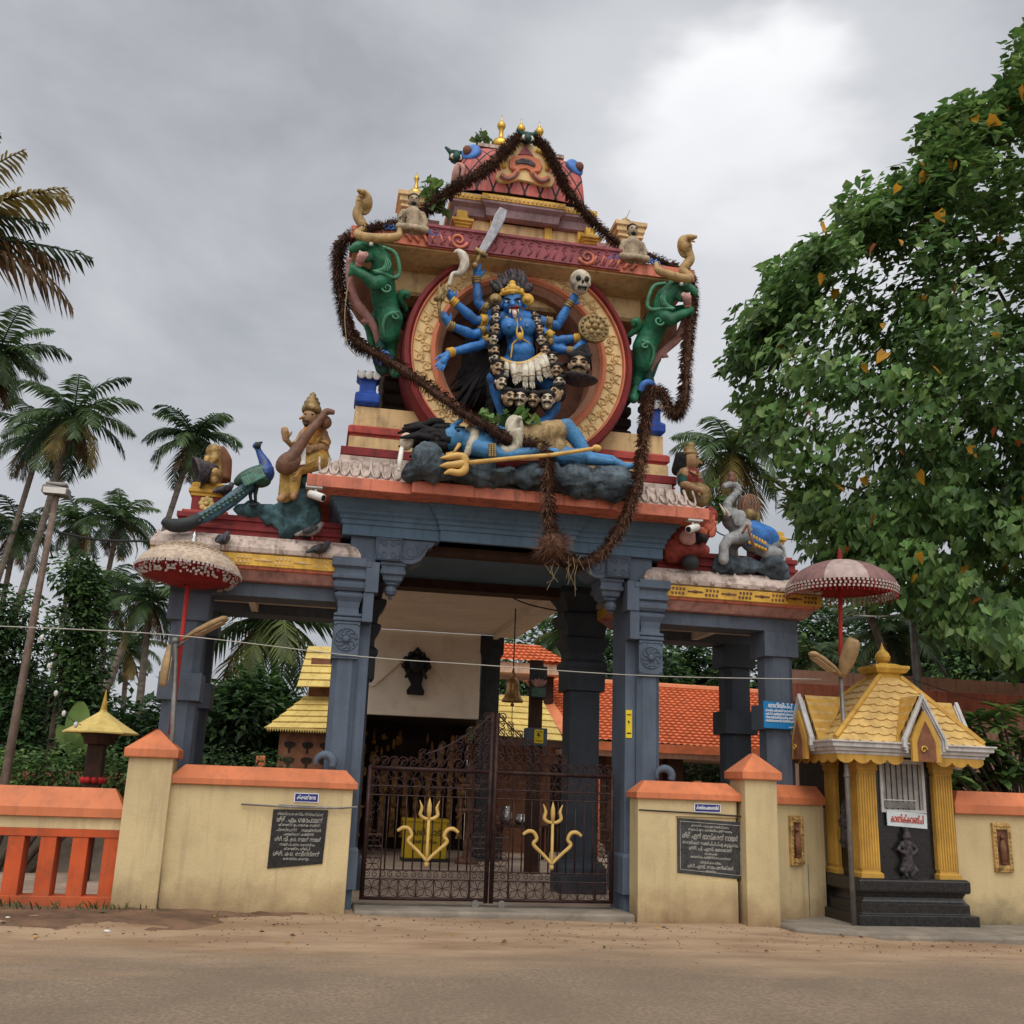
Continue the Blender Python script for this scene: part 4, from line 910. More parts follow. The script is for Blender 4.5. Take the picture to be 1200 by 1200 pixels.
for dy, c0 in ((-70,.05),(0,0),(85,-.05)):
    if dy: P = catmull([ra(600,505,12.80), ra(590,505+dy*.75,12.80), ra(540,505+dy*1.02,12.80), ra(460,505+dy*.9,12.80), ra(400 if dy > 0 else 365, 505+dy*(1.15 if dy > 0 else .7)-(0 if dy > 0 else 0),12.80)], 5)
    else: P = catmull([ra(610,503,12.80), ra(540,512,12.80), ra(450,520,12.80), ra(360,530,12.80)], 5)
    q.tube(P, lerpl([.055,.06,.05,.045,.005], len(P)), 8)
q.build('trident', M['trident_gold'], S, smooth=True)
# rock bed
random.seed(9); b = MB()
for i in range(60):
    u = i/59; x = 1.12+u*2.95; b.ell((x+random.uniform(-.05,.05), 13.12+random.uniform(-.12,.25), 5.64+random.uniform(-.02,.10)), (random.uniform(.11,.22), random.uniform(.14,.24), random.uniform(.10,.19)), nu=9, nv=6)
b.ell((1.22,12.95,5.74), (.24,.20,.22)); b.ell((3.75,13.0,5.68), (.36,.22,.24)); b.ell((3.3,13.0,5.66), (.3,.22,.22)); b.ell((2.7,13.1,5.68), (.3,.2,.2)); b.ell((1.9,13.1,5.66), (.4,.2,.2))
bed = b.build('rock_bed', M['rock'], None, remesh=.022, relax=1)
for v in bed.data.vertices: v.co += .06*noise.noise_vector(v.co*3.2)+.035*noise.noise_vector(v.co*9)+.012*noise.noise_vector(v.co*24)
tag(bed, 'long dark blue-green rock bed along the edge of the orange eave under the lying statue', 'rock')
# ---------------------------------------------------------------- rampant green beasts
def yp(x, y, Y): return at(720+x*.2, 280+y*.2, Y+.5*max(0, min(1, (y-350)/500)))
YR = V((4.75, 13.6, 6.87))
Yl = thing('lion_beast_statue', 'bright green rampant lion beast biting a pink strut, right end of upper storey', 'statue', YR, 'rampant green beasts')
b = MB()
b.limb([yp(345,285,13.45), yp(300,340,13.5), yp(275,430,13.55), yp(222,540,13.65), yp(175,640,13.65)], [.12,.15,.19,.19,.19], 14)
b.limb([yp(178,640,13.58), yp(170,730,13.55), yp(140,800,13.6), yp(125,880,13.6)], [.19,.15,.085,.07], 12); b.limb([yp(125,890,13.58), yp(112,935,13.5)], [.075,.08])
b.limb([yp(180,600,13.8), yp(240,700,13.85), yp(215,800,13.8)], [.15,.10,.06])
b.limb([yp(300,460,13.42), yp(330,475,13.36), yp(400,440,13.36), yp(440,420,13.4)], [.13,.105,.075,.06]); 
for k in range(4): b.limb([yp(435,405+k*13,13.38), yp(458,410+k*14,13.4), yp(460,425+k*14,13.42)], [.035,.03,.018], 6)
b.limb([yp(300,440,13.75), yp(400,410,13.6), yp(440,400,13.5)], [.11,.07,.05])
b.ell(yp(380,272,13.45), (.15,.15,.12)); b.limb([yp(400,275,13.42), yp(450,298,13.4), yp(470,316,13.4)], [.10,.075,.055]); b.limb([yp(360,310,13.45), yp(385,352,13.43), yp(398,362,13.42)], [.075,.05,.03]); b.ell(yp(466,300,13.38), .045); b.limb([yp(380,245,13.38), yp(400,232,13.4), yp(430,250,13.42)], [.06,.07,.05])
for x in (390, 412): b.ell(yp(x,262,13.32), (.055,.045,.055))
for k in range(5): b.ell(yp(372+k*14,240+abs(k-2)*5,13.40), .045)
b.build('body', M['green_stat'], Yl, remesh=.018, relax=3)
q = MB()
for k in range(6): P = catmull([yp(300-k*4+8,300+k*12,13.38), yp(270+k*10,345+k*9,13.36), yp(285+k*14,392+k*3,13.36)], 5); q.tube(P, .014, 5)
q.tube(catmull([yp(300,262,13.5), yp(235,275,13.5), yp(205,330,13.52), yp(195,390,13.52), yp(225,415,13.48), yp(300,405,13.38), yp(345,410,13.36)], 6), .032, 7)
q.build('mane', M['green_light'], Yl, smooth=True)
q = MB(); P = catmull([yp(80,575,13.75), yp(110,545,13.7), yp(140,515,13.65), yp(138,485,13.62), yp(115,485,13.62), yp(110,510,13.62)], 6); q.tube(P, lerpl([.03,.05,.06,.06,.05,.03], len(P)), 8); q.build('tail', M['green_stat'], Yl, smooth=True)
q = MB(); P = catmull([yp(165,625,13.42), yp(195,608,13.40), yp(225,640,13.42), yp(228,690,13.43), yp(205,740,13.45), yp(165,770,13.48)], 6); q.tube(P, lerpl([.02,.03,.03,.025,.02,.008], len(P)), 6); spiral(yp(175,622,13.40), .07, 1.2, .022, (-1,0,0), (0,0,1), 16, 1, q); q.build('scrollwork', M['green_light'], Yl, smooth=True); q = MB(); spiral(yp(262,480,13.36), .08, 1.2, .02, (1,0,0), (0,0,-1), 16, 0, q); q.build('scrollwork', M['green_light'], Yl, smooth=True)
q = MB(); q.limb([yp(405,330,13.36), yp(425,345,13.36), yp(428,385,13.38)], [.05,.07,.06]); q.build('tongue', M['pink_board'], Yl, smooth=True)
q = MB()
for k in range(4): q.tube([yp(400+k*13,322-k*2,13.33), yp(402+k*13,340,13.33)], [.018,.004], 5)
q.build('teeth', M['bone'], Yl, smooth=True)
for x in (392,): q = MB(); q.ell(yp(x,263,13.275), .03); q.build('eye', M['white'], Yl, smooth=True)
# ornament beneath: makara with blue tasselled seat
b = MB(); 
b.limb([yp(190,800,13.6), yp(210,860,13.55), yp(170,930,13.6)], [.1,.09,.1]); ms = b.build('makara_perch', M['green_dark'], Yl, remesh=.025)
q = MB(); q.tube(catmull([yp(150,890,13.45), yp(170,850,13.4), yp(205,840,13.4), yp(230,870,13.42), yp(190,900,13.42)], 5), .05, 7); q.build('blue_scroll', M['blue_stone'], Yl, smooth=True)
q = MB(); q.stack(4.66, 4.90, 14.16, 14.4, [(0,6.87),(.06,6.91),(.06,7.04),(.0,7.08),(0,7.26),(.05,7.32),(.05,7.40)]); sb = q.build('blue_pedestal', M['blue_paint'], Yl, bevel=.02)
q = MB()
for k in range(3): q.ell((4.67+k*.11, 14.10, 7.33), (.06,.02,.07))
q.build('white_petals', M['white'], sb, smooth=True)
left = dup(Yl, V((5.2-YR.x, YR.y, YR.z)), 'green rampant lion beast behind the hanging dry garland, left end of upper storey', scale=(-1,1,1))
# cobras on the eave ends
def cob(x, y, Y=13.5): return at(600+x*.2, 130+y*.2, Y)
CR = V((5.05, 13.5, 9.4))
C_ = thing('cobra_statue', 'golden hooded cobra statue rearing up at the right tip of the upper orange eave', 'statue', CR, 'cobras on the upper eave')
q = MB(); P = catmull([cob(845,890,13.3), cob(860,935,13.25), cob(930,965,13.25), cob(1010,985,13.3), cob(1040,975,13.45), cob(1000,935,13.5), cob(1020,905,13.5), cob(1042,870,13.5), cob(1030,830,13.5), cob(1012,800,13.48), cob(1015,765,13.45), cob(1040,742,13.38), cob(1066,742,13.30)], 6)
q.tube(P, lerpl([.03,.06,.07,.075,.07,.07,.075,.075,.085,.11,.10,.055,.035], len(P)), 9); q.ell(cob(1012,795,13.5), (.125,.05,.20)); q.limb([cob(1040,742,13.38), cob(1075,738,13.28)], [.05,.03]); q.tube([cob(1050,760,13.34), cob(1072,768,13.3)], [.02,.01], 6)
q.build('body', M['snake'], C_, smooth=True)
q = MB()
for k in range(9): q.tube([cob(990+k*.8,775+k*9,13.45), cob(1034+k*.6,775+k*9,13.45)], .006, 4)
q.build('belly_scales', M['antique'], C_)
dup(C_, V((5.2-CR.x, CR.y, CR.z)), 'golden hooded cobra statue rearing up at the left tip of the upper orange eave', scale=(-1,1,1))
# seated cream figures above the eave
def seated(root, c, k=1.0):
    b = MB(); f = lambda x, y, z: c+V((x,y,z))*k
    b.limb([f(0,0,.08), f(0,0,.3), f(0,0,.42)], [.13,.115,.12], 12); b.limb([f(-.16,0,.42), f(.16,0,.42)], .06); b.ell(f(0,-.03,.17), (.13*k,.12*k,.12*k))
    for s in (-1, 1): b.limb([f(s*.17,0,.42), f(s*.23,-.03,.26), f(s*.21,-.08,.06)], [.06,.05,.045]); b.limb([f(s*.08,0,.04), f(s*.24,-.14,.05), f(s*.05,-.2,.04)], [.08,.06,.05])
    b.limb([f(0,0,.45), f(0,0,.58)], .045); b.ell(f(0,-.01,.69), (.10*k,.105*k,.13*k)); b.ell(f(0,-.12,.68), .02*k)
    for s in (-1, 1): b.ell(f(s*.1,0,.64), (.02*k,.03*k,.045*k))
    b.build('body', M['stone_body'], root, remesh=.016, relax=2)
    q = MB(); q.ell(f(0,.02,.765), (.108*k,.112*k,.085*k)); q.ell(f(0,-.075,.60), (.05*k,.035*k,.04*k)); q.build('hair', M['hair_black'], root, smooth=True)
    q = MB()
    for s in (-1, 1): q.ell(f(s*.04,-.105,.70), (.025*k,.012*k,.014*k), nu=7, nv=5)
    q.build('eyes', M['black'], root)
    for s in (-1, 1):
        q = MB()
        for j in range(3): spiral(f(s*(.30+j*.09),-.10,.05-.01*j), .065*k, 1.2, .02*k, (s,0,0), (0,0,1), 12, 2, q)
        q.build('waves', M['blue_stone'], root, smooth=True)
for x, y, lab in ((482,278,'weathered cream seated figure on the upper eave beside the left corner finial'),(741,305,'weathered cream seated figure on the upper eave beside the broken right corner finial')):
    c = at(x, y, 13.55); c.z = 9.37; r_ = thing('seated_statue', lab, 'statue', c, 'seated figures on the upper eave'); seated(r_, c, .80)
# ---------------------------------------------------------------- writing
def text(s, size, loc, mat_, parent, name='lettering', align='CENTER', rot=None, sx=1, off=.0, fit=None):
    cu = bpy.data.curves.new(name, 'FONT'); cu.body = s; cu.size = size; cu.align_x = align; cu.align_y = 'CENTER'; cu.extrude = .003; cu.offset = off; cu.resolution_u = 2
    o = bpy.data.objects.new(name, cu); COL.objects.link(o)
    dg = bpy.context.evaluated_depsgraph_get(); me = bpy.data.meshes.new_from_object(o.evaluated_get(dg)); bpy.data.objects.remove(o)
    if fit:
        ws = [v.co.x for v in me.vertices]; wd = max(ws)-min(ws); sx = min(sx, fit/wd) if wd > 0 else sx
    R = (rot or Matrix.Identity(4)) @ Matrix.Rotation(pi/2, 4, 'X') @ Matrix.Scale(sx, 4, (1,0,0))
    org = ORG.get(parent.name, V()); me.transform(Matrix.Translation(V(loc)-org) @ R)
    me.materials.clear(); me.materials.append(mat_); me.name = name
    o = bpy.data.objects.new(name, me); COL.objects.link(o); o.parent = parent; ORG[o.name] = org; return o
# ---------------------------------------------------------------- boundary walls
def post_(b, x0, x1, y0, y1, z1): b.stack(x0, x1, y0, y1, [(.015,-.3),(.0,.0),(0,z1)])
def cap_(b, x0, x1, y0, y1, z): b.stack(x0, x1, y0, y1, [(.05,z-.015),(.055,z),(.055,z+.085),(.045,z+.095),(-(x1-x0)*.46,z+.335)])
WL = thing('boundary_wall', 'cream boundary wall left of the gate with orange coping, square post and slotted orange balustrade', 'wall', (-.5, 13.7, 0))
b = MB(); b.box(-1.62, .60, 13.5, 13.86, -.3, 1.50); b.build('wall_panel', M['cream'], WL, bevel=.012)
b = MB(); b.stack(-1.58, .60, 13.5, 13.86, [(.05,1.49),(.055,1.50),(.055,1.565),(-.10,1.72),(-.12,1.725)]); b.build('coping', M['orange'], WL, bevel=.006)
b = MB(); post_(b, -2.12, -1.60, 13.40, 13.86, 1.80); p = b.build('gate_post', M['cream'], WL, bevel=.012)
b = MB(); cap_(b, -2.12, -1.60, 13.40, 13.86, 1.80); b.build('post_cap', M['orange'], p, bevel=.006)
b = MB(); b.stack(-9, -2.13, 13.52, 13.80, [(.0,.93),(0,1.07)]); b.build('band', M['cream_plain'], WL)
b = MB(); b.stack(-9, -2.16, 13.52, 13.80, [(.05,1.065),(.055,1.07),(.055,1.17),(-.10,1.40),(-.12,1.405)]); b.build('coping', M['orange'], WL, bevel=.006)
b = MB(); b.box(-9, -2.13, 13.52, 13.83, .835, .93); b.box(-9, -2.13, 13.52, 13.83, -.3, .17)
for i in range(20): x = -2.30-i*.358; b.box(x-.0, x+.18, 13.53, 13.82, .16, .84)
b.build('balustrade', mat('bal_orange', (.50,.085,.025), .6, .2, 1.4, dirt=.4, streak=.35, dirtcol=(.16,.06,.03), splash=(-.05,.3,(.16,.09,.05),.6)), WL, bevel=.006)
WR = thing('boundary_wall', 'cream boundary wall right of the gate holding the wide granite plaque', 'wall', (5, 13.7, 0))
b = MB(); x0, x1, z0, z1 = 4.86, 5.84, .49, 1.30   # recessed field round the plaque
b.box(4.34, x0, 13.5, 13.86, -.3, 1.52); b.box(x1, 5.72, 13.5, 13.86, -.3, 1.52) if x1 < 5.72 else None
b.box(x0, 5.72, 13.5, 13.86, -.3, z0); b.box(x0, 5.72, 13.5, 13.86, z1, 1.52); b.box(x0, 5.72, 13.53, 13.86, z0, z1)
b.build('wall_panel', M['cream'], WR)
b = MB(); b.stack(4.36, 5.74, 13.5, 13.86, [(.05,1.51),(.055,1.52),(.055,1.59),(-.10,1.74),(-.12,1.745)]); b.build('coping', M['orange'], WR, bevel=.006)
b = MB(); post_(b, 5.78, 6.24, 13.34, 13.86, 1.82); p = b.build('gate_post', M['cream'], WR, bevel=.012)
b = MB(); cap_(b, 5.78, 6.24, 13.34, 13.86, 1.82); b.build('post_cap', M['orange'], p, bevel=.006)
# return wall towards the kiosk
a0, a1 = V((6.2,13.62,0)), V((7.35,14.22,0)); d = (a1-a0).normalized(); nrm = V((d.y,-d.x,0))
def obl(b, p0, p1, prof):
    """run of wall between two points: (outset, z) profile on both faces"""
    for (o0, z0), (o1, z1) in zip(prof, prof[1:]):
        vs = []
        for o, z in ((o0,z0),(o1,z1)):
            vs += [p0+nrm*o+V((0,0,z)), p1+nrm*o+V((0,0,z)), p1-nrm*(o+.3)+V((0,0,z)), p0-nrm*(o+.3)+V((0,0,z))]
        b.add(vs, [(0,1,5,4),(1,2,6,5),(2,3,7,6),(3,0,4,7),(3,2,1,0),(4,5,6,7)])
b = MB(); obl(b, a0, a1, [(0,-.3),(0,1.52)]); b.build('return_wall', M['cream'], WR)
b = MB(); obl(b, a0, a1, [(.055,1.50),(.055,1.59),(-.10,1.76)]); b.build('return_coping', M['orange'], WR)
WF = thing('boundary_wall', 'cream boundary wall to the right of the yellow kiosk with orange coping', 'wall', (11, 13.7, 0))
b = MB(); b.box(7.3, 15, 14.45, 14.8, -.3, 1.45); b.box(8.98, 15, 13.52, 14.4, -.3, 1.47); b.build('wall_panel', mat('cream_mould', (.53,.41,.225), .8, .10, .9, dirt=.25, streak=.2, dirtcol=(.33,.25,.15), splash=(-.1,.42,(.025,.02,.017),.9), bump=.25, bscale=35), WF)
b = MB(); b.stack(9.0, 15, 13.5, 14.4, [(.05,1.455),(.055,1.47),(.055,1.58),(-.10,1.765),(-.12,1.77)]); b.build('coping', M['orange'], WF, bevel=.006)
def tablet(c, w, h, dr, label):
    """ornate gold wall niche"""
    T = thing('wall_niche', label, 'niche', c, 'gold wall niches'); n_ = V((dr.y,-dr.x,0)); up = V((0,0,1))
    def rect(b, x0, x1, z0, z1, t0, t1, m=None):
        P = [V(c)+dr*x0+up*z0+n_*t0, V(c)+dr*x1+up*z0+n_*t0, V(c)+dr*x1+up*z1+n_*t0, V(c)+dr*x0+up*z1+n_*t0]; b.prism(P, n_*(t1-t0), m)
    b = MB(); rect(b, -w, -w*.62, -h, h, -.01, .05); rect(b, w*.62, w, -h, h, -.01, .05); rect(b, -w*.6, w*.6, -h, -h*.72, -.01, .05); rect(b, -w*.6, w*.6, h*.72, h, -.01, .05); b.build('frame', M['antique_gold'], T, bevel=.008)
    b = MB(); rect(b, -w*.61, w*.61, -h*.71, h*.71, -.01, .012); b.build('backing', M['niche_brown'], T)
    b = MB(); q = V(c)+n_*.04; b.limb([q-up*h*.6, q, q+up*h*.25], [w*.3,w*.34,w*.18], 8); b.ell(q+up*h*.42, w*.22); b.build('figurine', M['brick_brown'], T, smooth=True)
    b = MB()
    for k in range(7): spiral(V(c)+dr*(-w*.75+w*.25*k)+up*h*.86+n_*.055, w*.12, 1, .008, dr, up, 8, k, b); spiral(V(c)+dr*(-w*.75+w*.25*k)-up*h*.86+n_*.055, w*.12, 1, .008, dr, up, 8, k, b)
    for k in range(8):
        for s in (-1, 1): spiral(V(c)+dr*s*w*.8+up*(-h*.6+h*.17*k)+n_*.055, w*.11, 1, .008, dr, up, 8, k, b)
    b.build('tracery', M['antique_gold'], T, smooth=True)
tablet(V((9.67,13.52,1.02)), .14, .33, V((1,0,0)), 'gold framed niche in the cream wall to the right of the kiosk')
tablet(a0+d*.62+V((0,0,1.02)), .14, .33, d, 'gold framed niche on the slanted wall between post and kiosk')
# granite plaques
PL = thing('granite_plaque', 'tall black granite plaque with ten lines of Malayalam lettering on the left wall', 'plaque', (-.03,13.5,.9))
b = MB(); q = [(-.37,13.485,.53),(.29,13.485,.60),(.31,13.485,1.235),(-.36,13.485,1.225)]; b.prism(q, (0,.04,0)); b.build('slab', M['granite'], PL, bevel=.004)
TX = [("ശിലാസ്ഥാപന കർമ്മം നിർവ്വഹിച്ചത്",.046,1.175),("ശ്രീ. എം. ഗോപാലൻ",.080,1.105),("ക്ഷേത്ര ഉപദേശക സമിതി",.042,1.045),("പ്രസിഡന്റ്     സെക്രട്ടറി",.046,.985),("ചെയർമാൻ കമ്മിറ്റി",.040,.935),("ശ്രീ. വി. കെ. രാമൻ നായർ",.068,.875),("സമർപ്പണം ദേവസ്വം",.042,.815),("ക്ഷേത്രം ശില്പി",.042,.765),("ശ്രീ. കെ. രവീന്ദ്രൻ",.068,.705),("കൊല്ലം കേരളം",.042,.650)]
for s, z, y in TX: text(s, z, (-.03-(.9-y)*.02, 13.482, y), M['engrave'], PL, sx=.9, fit=.56)
PR = thing('granite_plaque', 'wide worn granite plaque sunk into the wall right of the gate', 'plaque', (5.35,13.5,.9))
b = MB(); b.prism([(4.89,13.52,.585),(5.81,13.52,.515),(5.815,13.52,1.245),(4.89,13.52,1.275)], (0,.03,0)); b.build('slab', M['granite_worn'], PR, bevel=.004)
b = MB()
b.tube([(4.93,13.517,.63),(5.77,13.517,.565),(5.775,13.517,1.20),(4.93,13.517,1.235),(4.93,13.517,.63)], .004, 4); b.build('border_line', M['engrave'], PR)
rt = lambda a: Matrix.Rotation(a, 4, 'Y')
for s, z, y in (("ക്ഷേത്ര ഗോപുര സമർപ്പണം",.040,1.175),("ആലപ്പുറം ക്ഷേത്രം ഉദ്ഘാടനം",.044,1.125),("ശ്രീ എൻ ഭാസ്കരൻ നായർ",.098,1.04),("അവർകൾ സമർപ്പിച്ചു കുടുംബം",.060,.955),("ശ്രീ. പി. എസ്. മേനോൻ",.060,.885),("പ്രസിഡന്റ്",.036,.825),("ദേവസ്വം കമ്മിറ്റി അംഗങ്ങൾ",.042,.78),("ശില്പി കൊല്ലം",.042,.715),("ശ്രീ.എസ്. രാമപണിക്കർ",.060,.66),("ക്ഷേത്രം",.034,.61)):
    text(s, z, (5.35, 13.517, y), M['engrave'], PR, sx=.86, rot=rt(.04), fit=.78)
def nsign(x0, x1, z, s, label):
    T = thing('name_sign', label, 'sign', ((x0+x1)/2, 13.5, z), 'small navy signs above the plaques')
    b = MB(); b.box(x0, x1, 13.488, 13.499, z-.055, z+.055); b.build('rim', M['sign_white'], T)
    b = MB(); b.box(x0+.01, x1-.01, 13.485, 13.493, z-.046, z+.046); b.build('panel', M['sign_navy'], T)
    text(s, .062, ((x0+x1)/2, 13.482, z), M['sign_white'], T, sx=.62, off=.001, fit=(x1-x0)*.85)
nsign(-.12, .18, 1.375, "ക്ഷേത്രനട", 'small navy nameplate with white lettering above the tall plaque')
nsign(5.12, 5.49, 1.415, "ക്ഷേത്രോപദേശകസമിതി", 'small navy nameplate with white lettering above the wide plaque')
q = MB(); q.tube(catmull([(-.75,13.46,1.275),(-.5,13.45,1.268),(0,13.45,1.258),(.4,13.45,1.262),(.66,13.46,1.285)], 4), .012, 6); q.tube([(-.3,13.46,1.28),(.2,13.46,1.27),(.5,13.45,1.262)], .01, 6)
tag(q.build('gate_rod', M['metal_grey']), 'thin grey iron rod hung along the left wall above the tall plaque', 'rod')
q = MB(); q.tube([(4.35,13.49,1.365),(5.0,13.485,1.35),(5.78,13.49,1.325)], .009, 5); tag(q.build('cable_rod', M['wire']), 'thin dark rod along the right wall under its nameplate', 'rod')
# scroll horns where the walls meet the gate pillars
for s, lab in ((0,'left'),(1,'right')):
    q = MB(); c = V((mir(.22, s), 13.72, 1.78)); sg = 1 if s == 1 else 1
    P = [c+V((.11*cos(a)-.0, 0, .03+.10*sin(a))) for a in frange(-.6, 3.6, 14)]; q.tube(P, lerpl([.05,.06,.055,.04,.02], 15), 8); q.build('horn_curl', M['blue_grey'], PILLARS[s], smooth=True)
# yellow warning stickers and blue notice
def sticker(c, w, h, label, ax='x'):
    T = thing('warning_sticker', label, 'sticker', c, 'yellow warning stickers'); c = V(c)
    b = MB(); b.box(c.x-w, c.x+w, c.y-.004, c.y+.004, c.z-h, c.z+h); b.build('sheet', M['sign_yellow'], T)
    b = MB(); P = [(-.25,.30),(.1,.30),(.0,.08),(.3,.08),(-.15,-.35),(.0,-.03),(-.3,-.03)]; b.prism([(c.x+x*w*1.3, c.y-.006, c.z+h*.1+z*w*2) for x, z in P], (0,.004,0)); b.box(c.x-w*.7, c.x+w*.7, c.y-.006, c.y-.002, c.z-h*.72, c.z-h*.62); b.box(c.x-w*.7, c.x+w*.7, c.y-.006, c.y-.002, c.z+h*.62, c.z+h*.7); b.build('bolt_symbol', M['black'], T)
sticker((4.355,13.972,2.50), .045, .19, 'narrow yellow lightning sticker on the right gate pillar')
SB = thing('notice_board', 'bright blue notice board with white Malayalam lines on the right wing pillar', 'sign', (6.65,14.0,2.72))
b = MB(); b.prism([(6.385,14.01,2.54),(6.90,14.01,2.535),(6.90,14.01,2.895),(6.385,14.01,2.925)], (0,.025,0)); b.build('panel', M['sign_blue'], SB, bevel=.004)
text("അറിയിപ്പ്", .085, (6.64,14.006,2.86), M['sign_white'], SB, sx=.8, off=.0015)
for k, s in enumerate(("ക്ഷേത്ര പരിസരത്ത് വാഹനങ്ങൾ","പാർക്ക് ചെയ്യുന്നത് കർശനമായി","നിരോധിച്ചിരിക്കുന്നു. ഭക്തർ","ശ്രദ്ധിക്കണമെന്ന് അറിയിക്കുന്നു")): text(s, .045, (6.64,14.006,2.79-k*.048), M['sign_white'], SB, sx=.78, off=.0008, fit=.46)
text("സെക്രട്ടറി", .03, (6.83,14.006,2.565), M['sign_white'], SB, sx=.8)
# ---------------------------------------------------------------- iron gate
def leaf(x0, x1, hinge_left, label):
    T = thing('iron_gate', label, 'gate', ((x0+x1)/2, 14.1, .12), 'gate leaves'); Y = 14.1; z0, z1 = .15, 1.78
    w = x1-x0; inn = x1 if hinge_left else x0; out_ = x0 if hinge_left else x1
    b = MB()
    for z, r in ((z0,.022),(z1,.028)): b.tube([(x0,Y,z),(x1,Y,z)], r, 8)
    b.tube([(out_,Y,z0-.02),(out_,Y,z1+.03)], .03, 8); b.tube([(inn,Y,z0-.04),(inn,Y,2.57)], .03, 8)
    fr = b.build('frame', M['gate_iron'], T, smooth=True)
    def cell(b, a, c, e, f):
        m_ = V(((a+c)/2, Y, (e+f)/2)); hx, hz = (c-a)/2, (f-e)/2
        for k in range(4):
            ang = pi/4+k*pi/2; tip = m_+V((hx*.96*(1 if cos(ang) > 0 else -1),0,hz*.96*(1 if sin(ang) > 0 else -1)))
            for sg in (-1, 1):
                mid = m_.lerp(tip, .5)+sg*V((-(tip-m_).z,0,(tip-m_).x))*.28; b.tube([m_, mid, tip], .0065, 4)
    b = MB(); nb_ = 7; xs = [x0+w*i/nb_ for i in range(nb_+1)]
    for i in range(nb_): cell(b, xs[i], xs[i+1], .17, .39)
    for z in (.39, .50, .93): b.tube([(x0,Y,z),(x1,Y,z)] if z != .93 else [(x0,Y,z),(x0+.22,Y,z)], .009, 5)
    for i in range(1, nb_): b.tube([(xs[i],Y,.16),(xs[i],Y,.39)], .008, 5)
    for sx in (x0, x1-.22):
        for k in range(3): z = .50+k*.145; cell(b, sx+.01, sx+.21, z, z+.145); b.tube([(sx,Y,z+.145),(sx+.22,Y,z+.145)], .008, 5)
        for k in range(5): z = .965+k*.09; spiral((sx+.06,Y,z), .045, 1.4, .007, (1,0,0), (0,0,1), 12, k, b, 4); spiral((sx+.16,Y,z), .045, 1.4, .007, (-1,0,0), (0,0,1), 12, k, b, 4)
        b.tube([(sx+.22,Y,.16),(sx+.22,Y,1.45)], .01, 5)
        b.tube([(sx,Y,.16),(sx,Y,1.78)], .01, 5)
    for i in range(16): spiral((x0+.05+i*w/16.2,Y,.445), .045, 1.4, .0065, (1 if i % 2 else -1,0,0), (0,0,1), 11, 1, b, 4)
    for i in range(14): spiral((x0+.06+i*w/14.2,Y,1.49), .05, 1.5, .007, (1 if i % 2 else -1,0,0), (0,0,1), 12, 1, b, 4)
    b.tube([(x0,Y,1.435),(x1,Y,1.435)], .009, 5); b.tube([(x0,Y,1.55),(x1,Y,1.55)], .009, 5)
    for i in range(nb_): cell(b, xs[i], xs[i+1], 1.55, 1.76); b.tube([(xs[i],Y,1.55),(xs[i],Y,1.76)], .008, 5)
    b.build('ornament', M['gate_iron'], fr)
    bi = 9
    for i in range(bi+1):
        x = x0+.27+(w-.54)*i/bi; q = MB(); q.tube([(x,Y,.50),(x,Y,1.43)], .010, 6); q.build('bar', M['gate_iron'], fr, smooth=True)
    # cresting of scrolls climbing to the meeting stile
    b = MB()
    for i in range(13):
        t = (i+.5)/13; x = out_+(inn-out_)*t; h = .07+.10*t+.58*t**2.6; z = 1.80; k = 0; dr = 1 if hinge_left else -1
        while z < 1.78+h:
            r = .062 if k else .07; spiral((x, Y, z+r), r, 1.5, .009, (dr if k % 2 else -dr,0,0), (0,0,1), 15, .8*k, b, 5)
            b.tube([(x-dr*.06,Y,z-.02),(x-dr*.02,Y,z+.05),(x+dr*.05,Y,z+.12)], [.004,.010,.004], 4); z += r*1.75; k += 1
    P = [(out_+(inn-out_)*t, Y, 1.86+.10*t+.60*t**2.6) for t in frange(.45, 1, 12)]; b.tube(catmull(P, 2), .011, 5)
    b.build('cresting', M['gate_iron'], fr)
    # trident and bow emblem
    cx = (x0+x1)/2+(0 if hinge_left else -.02); ye = Y-.04; b = MB()
    b.limb([(cx,ye,.57),(cx,ye,.75),(cx,ye,1.18)], [.022,.022,.02], 8); b.ell((cx,ye,.58), (.03,.025,.04)); b.tube([(cx,ye,1.14),(cx,ye,1.26),(cx,ye,1.33),(cx,ye,1.42)], [.022,.034,.03,.003], 8)
    for s in (-1, 1):
        P = catmull([(cx,ye,1.15),(cx+s*.06,ye,1.155),(cx+s*.115,ye,1.20),(cx+s*.10,ye,1.29),(cx+s*.135,ye,1.385)], 6); b.tube(P, lerpl([.02,.024,.026,.022,.003], len(P)), 7)
        P = catmull([(cx,ye,.62),(cx+s*.12,ye,.735),(cx+s*.235,ye,.835),(cx+s*.255,ye,.88),(cx+s*.215,ye,.935),(cx+s*.255,ye,1.015),(cx+s*.33,ye,1.03),(cx+s*.405,ye,.985)], 6); b.tube(P, lerpl([.022,.024,.026,.026,.026,.027,.028,.02], len(P)), 7)
    b.build('trident_emblem', M['trident_yellow'], T, smooth=True)
    wx = inn-(.14 if hinge_left else -.14); q = MB(); q.lathe((wx,Y-.02,.10), [(.0,-.02),(.05,-.02),(.05,.02),(.0,.02)], 14, (0,1,0)); wl = q.build('wheel', M['metal_grey'], T); q = MB(); q.box(wx-.03, wx+.03, Y-.035, Y+.005, .10, .16); q.build('wheel_fork', M['gate_iron'], wl)
leaf(.83, 2.45, True, 'left leaf of the brown wrought iron gate with gold trident emblem')
leaf(2.52, 4.16, False, 'right leaf of the brown wrought iron gate with gold trident emblem')
